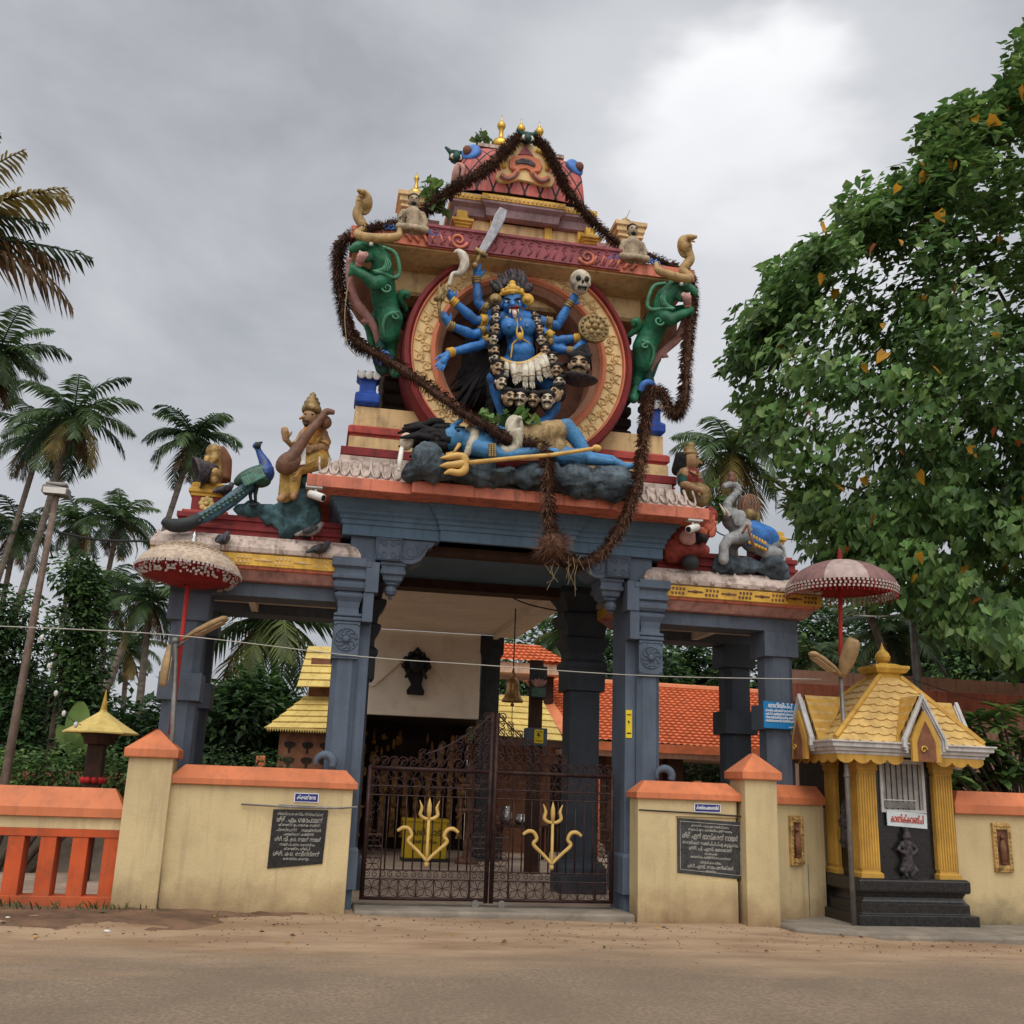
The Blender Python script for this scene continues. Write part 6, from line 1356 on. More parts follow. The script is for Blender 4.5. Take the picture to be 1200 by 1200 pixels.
q = MB(); q.lathe(hd+V((-.01,0,.09)), [(.10,0),(.115,.03),(.08,.06),(.085,.10),(.055,.13),(.03,.17)], 14); q.build('crown', M['antique'], T, smooth=True)
T = thing('bird_demon_statue', 'red feathered bird demon statue with pink cheek disc under the right end of the eave', 'statue', sq(150,1050,14.0))
b = MB(); b.ell(sq(165,850,13.95), (.34,.3,.24)); b.limb([sq(210,800,13.85), sq(290,760,13.8), sq(340,700,13.8), sq(340,670,13.8)], [.2,.17,.14,.1]); b.limb([sq(60,960,13.95), sq(180,950,13.85), sq(300,965,13.8)], [.22,.17,.09]); b.limb([sq(60,800,14.0), sq(120,780,13.95)], [.2,.2])
for k in range(4): b.limb([sq(280,945+k*12,13.78), sq(318,945+k*13,13.76)], [.03,.015], 6)
b.build('body', M['bird_red'], T, remesh=.02, relax=2)
q = MB(); random.seed(8)
for i in range(60):
    u = random.random(); v = random.random(); c = sq(260+u*115, 680+v*165, 13.66+.06*random.random()); q.ell(c, (.055,.025,.075), Matrix.Rotation(.5+.4*random.uniform(-1,1), 3, 'Y'), 7, 5)
q.build('feathers', M['feather_red'], T, smooth=True)
q = MB(); q.ell(sq(175,865,13.66), (.135,.06,.12)); q.build('cheek_disc', M['pink_stone'], T, smooth=True)
q = MB(); q.limb([sq(240,870,13.7), sq(290,870,13.62), sq(310,890,13.6)], [.09,.07,.03]); q.limb([sq(225,890,13.72), sq(270,905,13.66)], [.05,.025]); q.build('beak', M['black'], T, smooth=True)
q = MB(); q.limb([sq(200,1040,13.85), sq(190,1075,13.8)], [.10,.09]); q.ell(sq(195,1060,13.78), (.13,.1,.11)); q.build('foot', M['dark_grey'], T, smooth=True)
T = thing('elephant_statue', 'pale grey elephant statue with raised trunk and blue saddle cloth striding on the right wing', 'statue', sq(650,1050))
b = MB()
b.limb([sq(605,805), sq(700,880), sq(790,905)], [.20,.225,.20], 14); b.limb([sq(600,800), sq(525,725), ], [.18,.14], 12); b.ell(sq(520,722), (.16,.16,.18)); b.limb([sq(520,770), sq(520,820)], [.08,.05]); b.ell(sq(505,700,13.82), (.05,.05,.05))
P = catmull([sq(490,690,13.85), sq(480,610,13.85), sq(530,545,13.87), sq(570,495,13.88), sq(545,455,13.88), sq(500,450,13.86), sq(460,468,13.84)], 4); b.limb(P, lerpl([.09,.07,.058,.05,.045,.042,.038], len(P)), 9)
for k in range(0, len(P), 2): b.lathe(P[k], [(.05,-.012),(.095-.045*k/len(P),0),(.05,.012)], 9, (P[min(k+1,len(P)-1)]-P[max(k-1,0)]))
b.limb([sq(585,860,13.85), sq(490,880,13.75), sq(455,935,13.75), sq(452,1040,13.75)], [.12,.085,.075,.08]); b.limb([sq(560,880,14.1), sq(520,950,14.1), sq(505,1030,14.1)], [.11,.08,.075])
b.limb([sq(740,940,13.85), sq(790,985,13.8), sq(880,990,13.8)], [.13,.095,.08]); b.limb([sq(790,930,14.1), sq(850,980,14.1), sq(880,1020,14.1)], [.12,.09,.075])
b.ell(sq(578,715,13.78), (.10,.035,.14), Matrix.Rotation(.4, 3, 'Y')); b.limb([sq(850,890), sq(920,950), sq(935,1010), sq(925,1045)], [.05,.03,.025,.03])
b.build('body', M['elephant'], T, remesh=.018, relax=2)
for (a, c) in (((470,690,13.75),(420,600,13.7)), ((500,700,13.7),(455,625,13.62))): q = MB(); q.tube([sq(*a), sq(a[0]-12,a[1]-25,a[2]), sq(*c)], [.03,.025,.006], 6); q.build('tusk', M['bone'], T, smooth=True)
q = MB(); q.limb([sq(655,828), sq(700,868), sq(775,885)], [.218,.243,.220], 16); q.limb([sq(665,890,13.70), sq(790,945,13.70)], .035); q.build('saddle_cloth', M['cloth_blue'], T, remesh=.02, relax=2)
q = MB(); q.limb([sq(650,740), sq(655,690)], [.13,.12]); q.ell(sq(660,690,13.85), .10); q.limb([sq(700,700), sq(690,740)], .09); q.build('rider', M['antique'], T, remesh=.02)
q = MB(); P = catmull([sq(640,700,14.0), sq(645,620,14.02), sq(650,560,14.02), sq(655,535,14.02)], 5); q.tube(P, lerpl([.15,.17,.11,.02], len(P)), 14)
for k in range(7): P2 = [p+V((lerpl([.15,.17,.11,.02], len(P))[i]*cos(-.4-k*.4), lerpl([.15,.17,.11,.02], len(P))[i]*sin(-.4-k*.4), 0)) for i, p in enumerate(P)]; q.tube(P2, .018, 5)
q.build('howdah', M['veena'], T, smooth=True)
q = MB(); q.ell(sq(508,698,13.74), .022); q.build('eye', M['black'], T, smooth=True)
q = MB()
for k in range(6): q.ell(sq(660+k*24, 905+k*11, 13.66), (.03,.02,.03), nu=7, nv=5); q.ell(sq(668+k*22, 850+k*12, 13.64), (.02,.015,.035), nu=7, nv=5)
q.build('cloth_trim', M['gold_paint'], T, smooth=True)
q = MB(); q.tube(catmull([sq(600,830,13.72), sq(640,770,13.66), sq(655,830,13.62), sq(700,960,13.64)], 5), .018, 5); q.build('harness', M['brick_brown'], T, smooth=True)
q = MB(); q.lathe(sq(515,400,13.88), [(.02,-.12),(.06,-.08),(.07,-.02),(.05,.02),(.06,.05),(.03,.09)], 12); q.limb([sq(520,430,13.88), sq(545,470,13.88)], .05); q.build('trunk_pot', M['veena'], T, smooth=True)
b = MB()
for (x, y, r) in ((450,1080,.15),(500,1090,.13),(580,1090,.12),(650,1085,.13),(820,1070,.19),(870,1130,.17),(760,1090,.12),(840,1150,.15),(400,1095,.1),(900,1170,.12)): b.ell(sq(x,y,13.9), (r*1.15,r,r), nu=9, nv=6)
o = b.build('rock_bed', M['rock'], None, remesh=.024, relax=1)
for v in o.data.vertices: v.co += .05*noise.noise_vector(v.co*4)+.03*noise.noise_vector(v.co*10)+.01*noise.noise_vector(v.co*25)
tag(o, 'dark grey painted rocks under the elephant statue on the right wing', 'rock')
# ---------------------------------------------------------------- hall behind the gate
HL_ = thing('hall', 'cream roofed open hall seen through the gateway, with dark inner pillars', 'building', (2.3, 20, 0))
b = MB(); b.box(.35, 3.95, 17.05, 22.9, 4.90, 5.1); b.box(3.95, 4.45, 17.05, 22.9, 4.86, 5.0); b.build('ceiling', M['ceil_cream'], HL_)
b = MB(); b.box(.3, 4.45, 17.02, 17.09, 4.84, 4.9); b.build('ceiling_edge', M['ceil_cream'], HL_)
b = MB(); b.box(3.90, 4.0, 17.1, 22.8, 4.80, 4.9); b.build('ceiling_beam', M['ceil_cream'], HL_)
b = MB(); b.box(.8, 3.66, 22.95, 23.15, 3.02, 4.9); w_ = b.build('gable_panel', M['ceil_cream'], HL_)
b = MB(); b.box(.8, 3.66, 22.91, 22.96, 3.02, 3.36); b.box(3.30, 3.66, 22.912, 22.96, 3.36, 3.62); b.prism([(1.15,22.91,3.62),(2.18,22.91,4.62),(3.2,22.91,3.62),(3.05,22.91,3.62),(2.18,22.91,4.5),(1.3,22.91,3.62)], (0,.04,0)); b.build('panel_moulding', M['ceil_cream'], w_)
b = MB()
for z in (4.05, 3.9): pass
P = [(1.93,4.02),(1.85,4.15),(1.78,4.3),(1.92,4.5),(2.10,4.72),(2.22,4.84),(2.36,4.70),(2.55,4.5),(2.66,4.3),(2.56,4.12),(2.45,4.0),(2.40,3.72),(2.50,3.52),(2.48,3.42),(1.98,3.42),(1.96,3.54),(2.08,3.72)]
b.prism([(2.18+(x-2.18)*.72, 22.80, 3.98+(z-.12-3.98)*.74) for x, z in P], (0,.1,0))
for k in range(7): a = pi*k/6; b.ell((2.2+.27*cos(a), 22.80, 4.10+.29*sin(a)), .07, nu=8, nv=5)
b.ell((2.2,22.76,4.12), (.16,.1,.19)); b.ell((2.2,22.74,4.22), (.07,.08,.08)); b.limb([(2.05,22.74,4.0),(1.98,22.72,3.85)], .035); b.limb([(2.35,22.74,4.0),(2.42,22.72,3.85)], .035); b.build('deity_relief', M['black'], w_)
for nm, x0, x1, y in (('hall_pillar',3.70,4.12,23.0),):
    b = MB(); b.stack(x0, x1, y, y+.45, [(.1,0),(.1,.5),(0,.6),(0,4.4),(.06,4.5),(.06,4.9)]); b.build(nm, M['hair_grey'] if 0 else M['dark_grey'], HL_)
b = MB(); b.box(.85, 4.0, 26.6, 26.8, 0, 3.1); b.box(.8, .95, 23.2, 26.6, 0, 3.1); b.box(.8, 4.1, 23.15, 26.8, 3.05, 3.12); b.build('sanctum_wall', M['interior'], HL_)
b = MB(); random.seed(6)
for i in range(11):
    x = 1.05+i*.28; h = random.uniform(1.5,2.6); b.stack(x-.06, x+.06, 26.4, 26.5, [(.03,.3),(0,.4),(0,h-.3),(.05,h-.2),(.0,h)])
    for k in range(9): b.ell((x+random.uniform(-.1,.1), 26.38, random.uniform(.8,2.8)), (random.uniform(.03,.08),.05,random.uniform(.05,.14)), nu=7, nv=5)
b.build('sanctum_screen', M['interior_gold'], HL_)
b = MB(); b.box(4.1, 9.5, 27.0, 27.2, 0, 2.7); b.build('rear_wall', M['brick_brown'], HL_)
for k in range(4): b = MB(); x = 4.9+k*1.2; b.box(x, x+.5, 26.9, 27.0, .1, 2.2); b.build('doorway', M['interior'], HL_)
BX = thing('offering_box', 'bright yellow box with dark lettering standing on the court behind the left gate leaf', 'box', (2.55,22.5,0))
b = MB(); b.box(2.12, 3.02, 22.4, 22.9, .08, .82); b.build('body', M['box_yellow'], BX, bevel=.02)
b = MB(); b.box(2.1, 3.04, 22.38, 22.92, .82, .88); b.build('lid', M['box_yellow'], BX); text("വഴിപാട്", .17, (2.57,22.39,.60), M['black'], BX); text("ദേവസ്വം", .10, (2.57,22.39,.42), M['black'], BX)
b = MB(); b.box(2.1, 3.1, 22.38, 22.95, .0, .08); b.build('plinth', M['dark_grey'], BX)
for i, (x, lab) in enumerate(((.95,'tall dark brass oil lamp deep behind the left gate leaf'),(3.42,'tall dark brass oil lamp behind the middle of the gate'))):
    T = thing('oil_lamp', lab, 'oil lamp', (x,22.2,0), 'tall oil lamps in the hall'); b = MB(); b.lathe((x,22.2,.02), [(.26,0),(.24,.08),(.10,.14),(.06,.3),(.10,.42),(.05,.5),(.045,1.0),(.28,1.05),(.28,1.09),(.05,1.11),(.045,1.5),(.22,1.55),(.22,1.59),(.05,1.6),(.05,1.85),(.08,1.95),(.02,2.1)], 16); b.build('lamp_stem', M['veena'], T, smooth=True)
T = thing('table', 'dark table piled with shiny vessels behind the right gate leaf', 'table', (4.95,23.6,0)); b = MB(); b.box(4.3, 5.5, 23.4, 24.0, .72, .78); b.build('tabletop', M['wood_dark'], T)
for x in (4.35, 5.4):
    for y in (23.45, 23.9): b = MB(); b.box(x, x+.06, y, y+.06, .02, .72); b.build('leg', M['wood_dark'], T)
for i, (x, h, lab) in enumerate(((4.5,.38,'tall shiny steel pot on the dark table behind the gate'),(4.85,.22,'squat shiny steel pot in the middle of the dark table'),(5.15,.28,'rounded shiny steel pot at the right of the dark table'))):
    q = MB(); q.lathe((x,23.65,.785), [(.10,0),(.15,h*.3),(.14,h*.6),(.09,h*.8),(.12,h)], 14); tag(q.build('steel_pot', M['silver'], None, smooth=True), lab, 'pot', 'steel pots')
T = thing('garlanded_idol', 'small pale idol with red garland on a plinth behind the right gate leaf', 'idol', (6.9,25.5,0)); b = MB(); b.stack(6.6, 7.2, 25.4, 25.9, [(.1,0),(.1,.3),(0,.35),(0,.75),(.08,.8)]); b.build('plinth', M['concrete'], T)
b = MB(); b.limb([(6.9,25.5,.8),(6.9,25.5,1.5),(6.9,25.5,1.9)], [.2,.2,.16]); b.ell((6.9,25.45,2.1), .17); b.build('body', M['flesh_pale'], T, remesh=.04); b = MB(); b.tube(catmull([(6.72,25.28,1.9),(6.78,25.2,1.4),(6.9,25.2,1.15),(7.02,25.2,1.4),(7.08,25.28,1.9)], 5), .06, 6); b.build('garland', M['offer_red'], T)
# bell
T = thing('temple_bell', 'bronze bell hanging from a rod in the hall right of the cream panel', 'bell', (3.66,19,4.8)); b = MB(); b.lathe((3.66,19,3.12), [(.0,.02),(.17,.02),(.20,.0),(.20,.03),(.155,.10),(.13,.22),(.125,.32),(.11,.40),(.06,.44),(.03,.46),(.05,.50),(.03,.55),(.02,.60)], 24); b.build('bell_body', M['brass'], T, smooth=True)
b = MB(); b.tube([(3.66,19,3.7),(3.66,19,4.88)], .012, 6); b.build('hanger', M['wire'], T); b = MB(); b.ell((3.66,19,3.07), .035); b.tube([(3.66,19,3.07),(3.67,19,2.5),(3.75,19,2.3)], .008, 5); b.build('clapper', M['veena'], T)
# lamp post with lotus picture
T = thing('court_post', 'slim brown post with lotus picture panel and grey base box right of the bell', 'post', (4.33,20,0)); b = MB(); b.box(4.22, 4.46, 20.0, 20.2, .02, 4.05); b.build('shaft', M['wood_dark'], T)
b = MB(); b.box(4.15, 4.55, 19.9, 20.25, 2.38, 2.72); b.build('grey_box', M['blue_grey'], T, bevel=.01); b = MB(); b.box(4.18, 4.52, 19.9, 19.99, 3.30, 3.92); lp_ = b.build('picture_panel', M['dark_grey'], T, bevel=.01)
b = MB(); b.box(4.21, 4.49, 19.892, 19.9, 3.32, 3.50); b.build('picture_green', M['peacock_green'], lp_); b = MB()
for k in range(5): b.ell((4.35+.05*(k-2), 19.89, 3.60-.01*abs(k-2)), (.035,.012,.085), Matrix.Rotation((k-2)*.35, 3, 'Y'), 8, 5)
b.build('lotus', M['pink_stone'], lp_)
sticker((4.38,19.89,2.56), .09, .13, 'square yellow warning sticker on the grey box of the court post')
# bulb under the lintel
T = thing('bulb_lamp', 'old bulb lamp hanging under the middle of the lintel with a drooping wire', 'lamp', at(566,684,16.9)); p = at(566,684,16.9); q = MB(); q.lathe(p, [(.02,.22),(.09,.2),(.09,.1),(.11,.08),(.12,-.02),(.06,-.05),(.02,-.06)], 14); q.build('bulb_shade', M['lamp_tan'], T, smooth=True); q = MB(); q.tube(catmull([p+V((0,0,.1)), at(610,705,17.0), at(665,718,17.1)], 6), .012, 5); q.build('cord', M['wire'], T)
# ---------------------------------------------------------------- tiled roofs
def tile_roof(b, A, B, C, D, rows, cols, amp=.03):
    """corrugated clay tiles from eave A-B to ridge D-C"""
    A, B, C, D = map(V, (A, B, C, D)); nm = (B-A).cross(D-A).normalized(); nc = cols*4; base = len(b.v)
    for r in range(rows):
        for e, t in ((0, r/rows), (1, (r+.98)/rows)):
            P, Q = A.lerp(D,t), B.lerp(C,t)
            for i in range(nc+1):
                h = amp*(.5+.5*cos(2*pi*i/4)) + (amp*1.6 if e == 0 else 0); b.v.append(P.lerp(Q,i/nc)+nm*h)
    w = nc+1
    for k in range(rows*2-1):
        for i in range(nc): a = base+k*w+i; b.f.append((a, a+1, a+w+1, a+w)); b.m.append(0)
TB = thing('tiled_building', 'long low building with bright orange clay tile roof behind the right pillars', 'building', (10,28,0))
b = MB(); tile_roof(b, (6.5,26,2.82), (17.5,26,2.62), (17.5,29.5,4.55), (6.15,29.5,4.62), 21, 62); b.build('roof', M['tile_orange'], TB, smooth=False)
b = MB(); b.prism([(6.35,25.95,2.80),(6.65,25.9,2.84),(6.30,29.5,4.72),(5.95,29.5,4.70)], (0,.0,.10)); b.build('verge', M['ridge_orange'], TB); b = MB(); b.box(6.4, 17.5, 25.94, 26.02, 2.58, 2.80); b.build('fascia', M['tile_orange'], TB); b = MB(); b.tube([(6.0,29.5,4.66),(17.5,29.5,4.58)], .12, 8); b.build('ridge', M['ridge_orange'], TB)
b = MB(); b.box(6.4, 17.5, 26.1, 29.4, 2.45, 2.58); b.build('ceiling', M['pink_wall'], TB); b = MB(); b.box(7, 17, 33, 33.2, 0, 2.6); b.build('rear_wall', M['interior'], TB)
for k in range(4): b = MB(); x = 7.2+k*2.1; b.stack(x, x+.42, 26.4, 26.8, [(.08,.0),(.08,.6),(0,.65),(0,2.5)]); b.build('post', M['wood_dark'], TB)
for k, x in enumerate((9.6, 10.8, 6.95)): b = MB(); b.box(x, x+.18, 25.2, 25.38, .0, 1.9); tag(b.build('rail_post', M['orange'], None, bevel=.02), ['orange rail post under the long tiled roof, nearest the pillar','orange rail post beside the hedge under the long tiled roof','orange rail post at the open left end of the tiled building'][k], 'post', 'orange rail posts')
SR = thing('tiled_pavilion', 'small pavilion with orange hip roof standing higher behind the bell', 'pavilion', (5.4,28,0))
b = MB(); tile_roof(b, (3.6,27,4.80), (6.7,27,4.84), (6.0,28.0,5.42), (3.9,28.0,5.42), 6, 18, .035); b.build('roof', M['tile_orange'], SR); b = MB(); tile_roof(b, (6.7,27,4.84), (6.7,29.5,4.84), (6.0,28.5,5.42), (6.0,28.0,5.42), 6, 10, .035); b.build('roof', M['tile_orange'], SR)
b = MB(); b.box(3.6, 6.6, 27.1, 29, 4.55, 4.82); b.build('soffit', M['pink_wall'], SR)
for x in (3.8, 6.2): b = MB(); b.box(x, x+.25, 27.6, 27.85, 0, 4.6); b.build('post', M['wood_dark'], SR)
def plank_roof(name, quads, par, lines=7):
    b = MB()
    for A, B, C, D in quads:
        A, B, C, D = map(V, (A, B, C, D)); nm = (B-A).cross(D-A).normalized()
        for r in range(lines):
            t0, t1 = r/lines, (r+1)/lines; P, Q, P1, Q1 = A.lerp(D,t0), B.lerp(C,t0), A.lerp(D,t1), B.lerp(C,t1)
            b.prism([P+nm*.035, Q+nm*.035, Q1+nm*.004, P1+nm*.004], -nm*.03)
            n = 5
            for i in range(1, n): p = P.lerp(Q,(i+.5*(r % 2))/n)+nm*.037; q_ = P1.lerp(Q1,(i+.5*(r % 2))/n)+nm*.006; b.tube([p, q_], .008, 4)
    return b.build(name, M['sheet_yellow'], par)
YR_ = thing('yellow_shed', 'low shed with yellow sheet roof behind the gate and bell', 'shed', (5.3,26,0)); plank_roof('roof', [((3.9,25,2.78),(6.15,25,2.70),(6.0,27.2,3.95),(3.9,27.2,3.95))], YR_, 7); b = MB(); b.box(3.9, 6.2, 24.95, 25.1, 2.55, 2.72); b.build('fascia', M['wood_dark'], YR_); b = MB(); b.box(4.0, 6.1, 26.2, 26.4, 0, 2.7); b.build('wall', M['brick_brown'], YR_)
LT = thing('yellow_roofed_shrine', 'two tiered yellow roofed shrine with lamp niches in its brick wall, left of the gate', 'shrine', (.4,24.5,0))
plank_roof('lower_roof', [((-.98,24,2.66),(.76,24,2.72),(.76,25.3,3.72),(.05,25.3,3.70)), ((-.98,27.4,2.66),(-.98,24,2.66),(.05,25.3,3.70),(.05,26.2,3.70))], LT, 7)
plank_roof('upper_roof', [((-.38,24.6,3.66),(.76,24.6,3.70),(.76,25.4,4.75),(-.2,25.4,4.72))], LT, 6)
b = MB(); b.box(-.1, .7, 25.0, 26.4, 3.3, 4.4); b.build('upper_wall', M['brick_brown'], LT); b = MB(); n_ = 30
for i in range(n_): x = -.95+1.68*i/n_; b.prism([(x,23.98,2.68),(x+.028,23.98,2.60),(x+.056,23.98,2.68)], (0,.03,0))
b.box(-.95, .76, 23.99, 24.05, 2.66, 2.70); b.build('valance', M['sheet_yellow'], LT)
b = MB(); b.box(-.66, .74, 24.25, 26.8, 0, 2.65); w_ = b.build('wall', M['brick_brown'], LT)
for r in range(4):
    for k in range(3): x = -.42+k*.40; z = 2.36-r*.34; b = MB(); b.prism([(x+.13*cos(a), 24.235, z+.10*sin(a)*(1 if sin(a) < 0 else .55)) for a in frange(0, 2*pi, 11)[:-1]], (0,.03,0)); b.box(x-.025, x+.025, 24.236, 24.26, z-.2, z-.09); b.build('lamp_niche', M['interior'], w_)
for i, (x, y, z) in enumerate(((-.98,23.2,2.05),(-3.4,22.6,2.05))): q = MB(); q.box(x-.10, x+.10, y, y+.2, 1.0, z); tag(q.build('rail_post', M['orange'], None, bevel=.02), ['orange rail post beside the lamp niche wall','orange rail post beyond the left wing pillar'][i], 'post', 'orange rail posts')
q = MB(); q.box(-9, -.7, 22.55, 22.7, 1.45, 1.58); q.box(-9, -.7, 22.58, 22.68, 0, 1.45); tag(q.build('garden_wall', M['brick_brown']), 'low brown garden wall under the dark trees to the left', 'wall')
# small yellow topped lamp shrine on the left
LS = thing('lamp_shrine', 'little lamp shrine with pointed yellow roof and red post left of the square gate post', 'shrine', (-3.17,17,0))
b = MB(); b.lathe((-3.15,17,2.16), [(.56,0),(.56,.02),(.30,.17),(.06,.33),(.05,.36)], 8); b.build('roof', M['sheet_yellow'], LS); b = MB(); b.lathe((-3.15,17,2.5), [(.05,0),(.045,.05),(.01,.30),(.003,.33)], 10); b.build('spire', M['gold_paint'], LS); b = MB(); b.lathe((-3.15,17,2.0), [(.22,.0),(.25,.1),(.3,.15)], 8); b.build('ceiling', M['wood_dark'], LS)
b = MB(); b.box(-3.30, -3.05, 16.9, 17.15, .0, 2.1); b.build('post', M['wood_dark'], LS, bevel=.02); b = MB(); 
for k in range(10): a = 2*pi*k/10; b.ell((-3.17+.15*cos(a), 17+.15*sin(a), 1.47), .05)
b.build('garland', M['offer_red'], LS)
q = MB(); q.box(-9, -1.2, 18.4, 18.7, 0, 1.38); tag(q.build('planter_wall', M['concrete']), 'low concrete planter wall behind the left balustrade', 'wall')
# pink building on the right
PB = thing('pink_building', 'flat roofed pink building with orange sunshade behind the kiosk', 'building', (13,21,0))
b = MB(); b.box(9.35, 40, 19.5, 20.3, 0, 3.4); b.build('wall', M['pink_wall'], PB); b = MB(); b.box(9.32, 40, 19.3, 20.3, 3.72, 4.08); b.build('parapet', M['pink_wall'], PB); b = MB(); b.box(9.15, 40, 18.6, 19.6, 3.38, 3.74); b.build('sunshade', M['eave_orange'], PB, bevel=.02); b = MB(); b.box(9.6, 12, 19.42, 19.52, .9, 2.6); b.build('window', M['interior'], PB)
# poles
def pole(name, pts, r, m_, label, cat):
    q = MB(); q.tube(pts, r, 10); return tag(q.build(name, M[m_], None, smooth=True), label, cat)
pole('steel_pole', [(11.05,17.5,0),(11.05,17.5,4.6),(11.07,17.5,9.5)], [.075,.07,.055], 'metal_grey', 'tall grey steel pole rising behind the kiosk roof into the big tree', 'pole')
FP = thing('floodlight_pole', 'leaning rusty pole with a floodlight on top at the left', 'light pole', (-4.13,16,0)); q = MB(); q.tube([(-4.17,16,0),(-4.14,16,2.2),(-4.10,16,4.2),(-4.06,16,5.6)], [.075,.06,.05,.045], 10); q.build('post', M['metal_rust'], FP, smooth=True)
c = at(66,576,16); q = MB(); q.obox(c, (.38,.22,.13), Matrix.Rotation(.1,3,'Y')); q.obox(c+V((0,0,.10)), (.30,.18,.06)); h_ = q.build('lamp_head', M['metal_grey'], FP, bevel=.02); q = MB(); q.obox(c+V((0,-.115,-.01)), (.32,.01,.09)); q.build('lens', M['plastic_white'], h_)
# ---------------------------------------------------------------- palms
def frond(b, base, dirv, L_, droop, nl=34, lw=.034, ll=.31, mi=0, twist=0, hang=.45):
    d = dirv.normalized(); side = d.cross(V((0,0,1))); side = side.normalized() if side.length > .05 else V((1,0,0)); P = []; p = V(base); n = nl
    el = math.asin(max(-1,min(1,d.z))); hz = V((d.x,d.y,0)); hz = hz.normalized() if hz.length > .01 else V((1,0,0))
    for i in range(n+1):
        t = i/n; e = el-droop*t**1.4; P.append(V(p)); p = p+(hz*cos(e)+V((0,0,1))*sin(e))*L_/n
    b.tube(P[::3]+[P[-1]], lerpl([.016*L_,.010*L_,.002*L_], len(P[::3])+1), 4, mi)
    for i in range(3, n+1):
        t = i/n; T_ = (P[i]-P[i-1]).normalized(); up = side.cross(T_)
        l = ll*L_*(sin(pi*min(1,(t*.86+.14)))**.55)*random.uniform(.85,1.1)
        for s in (-1, 1):
            dr = (side*s*.85+T_*.62+up*random.uniform(-.05,.2)-V((0,0,hang*random.uniform(.5,1.3)))).normalized(); w = T_*lw*L_*.5
            m_ = P[i]+dr*l*.5; tip = P[i]+dr*l-V((0,0,l*hang*.5)); k = len(b.v)
            b.v += [P[i]-w*.6, P[i]+w*.6, m_+w, tip, m_-w]; b.f += [(k,k+1,k+2,k+4),(k+4,k+2,k+3)]; b.m += [mi,mi]
def crown(seed, n=21, dry=3, mats=('frond','frond_dark','frond_yellow','frond_dry')):
    random.seed(seed); b = MB()
    for i in range(n):
        a = 2.4*i+random.uniform(-.2,.2); el = 1.25-2.0*(i/n)**.85+random.uniform(-.12,.12); mi = 0 if random.random() < .55 else 1
        if i > n-4 and random.random() < .6: mi = 2
        frond(b, (0,0,0), V((cos(a)*cos(el), sin(a)*cos(el), sin(el))), random.uniform(.85,1.05), random.uniform(1.1,1.8), mi=mi)
    for i in range(dry): a = random.uniform(0,6.28); frond(b, (0,0,-.03), V((cos(a)*.6,sin(a)*.6,-.8)), .75, .5, mi=3, hang=.8)
    for i in range(7): a = i*.9; b.ell((.07*cos(a),.07*sin(a),-.07), .035, m=1, nu=7, nv=5)
    return b, [M[x] for x in mats]
PROTO = []
for s_ in (1, 2, 3, 4): cb_, ms = crown(s_*13, mats=('frond','frond_dark','frond_yellow','frond_dry') if s_ < 4 else ('frond_light','frond','frond_yellow','frond_yellow')); o = cb_.build('crown', ms); PROTO.append(o)
def palm(px, py, Y, R, bend, label, k=0, rot=0, light=False, foot=None):
    R *= .90 if R < 3.2 else 1
    c = at(px, py, Y); ft = V((c.x+bend, Y+.5, 0)) if foot is None else V(foot); T = thing('coconut_palm', label, 'palm tree', ft, 'coconut palms')
    q = MB(); P = catmull([ft+V((0,0,-.3)), ft.lerp(c,.35)+V((-bend*.08,0,0)), ft.lerp(c,.7)+V((-bend*.06,0,0)), c], 6); q.tube(P, lerpl([.22,.15,.13,.11,.12], len(P)), 9)
    for i in range(3, len(P)*2): 
        t = i/(len(P)*2); j = t*(len(P)-1); a = P[int(j)].lerp(P[min(int(j)+1,len(P)-1)], j-int(j)); q.lathe(a, [(.10,-.02),(.155-.03*t,0),(.10,.02)], 9)
    q.build('trunk', M['trunk'], T, smooth=True)
    o = bpy.data.objects.new('crown', PROTO[k].data); COL.objects.link(o); o.parent = T; o.location = c-ft; o.scale = (R,R,R); o.rotation_euler = (0,0,rot)
palm(86,488,38,3.0,-2.2,'tall dark palm at the far left with its trunk behind the floodlight pole',0,.3)
palm(50,512,44,2.9,-2.6,'pale yellowish palm partly hidden behind the tall dark palm at the left',1,1.9)
palm(228,512,40,2.65,-3.4,'lone tall palm rising behind the golden conch statue',2,.8)
palm(140,608,48,2.6,-1.2,'medium palm standing between the floodlight pole and the conch statue',0,2.2)
palm(92,612,55,2.6,-.4,'small distant palm just right of the floodlight pole',1,4.0)
palm(128,690,42,2.5,.3,'low palm below the medium palm, over the vine covered trunk',2,3.0)
palm(176,705,36,2.1,.1,'short dark palm beside the left umbrella',1,5.0)
palm(150,760,50,2.2,.3,'faint low palm between the left umbrella and the vine column',0,1.0)
palm(20,620,46,2.6,-.6,'leafy palm at the left edge behind the floodlight pole',2,4.4)
palm(858,530,34,3.15,.4,'tall palm behind the elephant statue',3,5.2)
palm(-2,415,26,2.0,-.6,'palm cut by the left edge under the big dry fronds',1,.5)
palm(318,724,29.5,3.3,1.2,'broad drooping palm seen under the left wing beam',3,1.2)
palm(790,790,38,2.2,.2,'palm seen under the right wing beam',0,2.6)
palm(665,745,36,2.0,.3,'palm showing between the hall ceiling and the rear pillar',3,2.0)
palm(955,775,23,1.45,.2,'short yellow green palm beside the right umbrella pole',3,.4)
palm(1045,745,24,2.0,.4,'drooping palm behind the tall steel pole',1,3.7)
palm(1215,800,20,1.3,.5,'dry palm at the right edge above the pink building',2,2.9)
for o in PROTO: bpy.data.objects.remove(o)
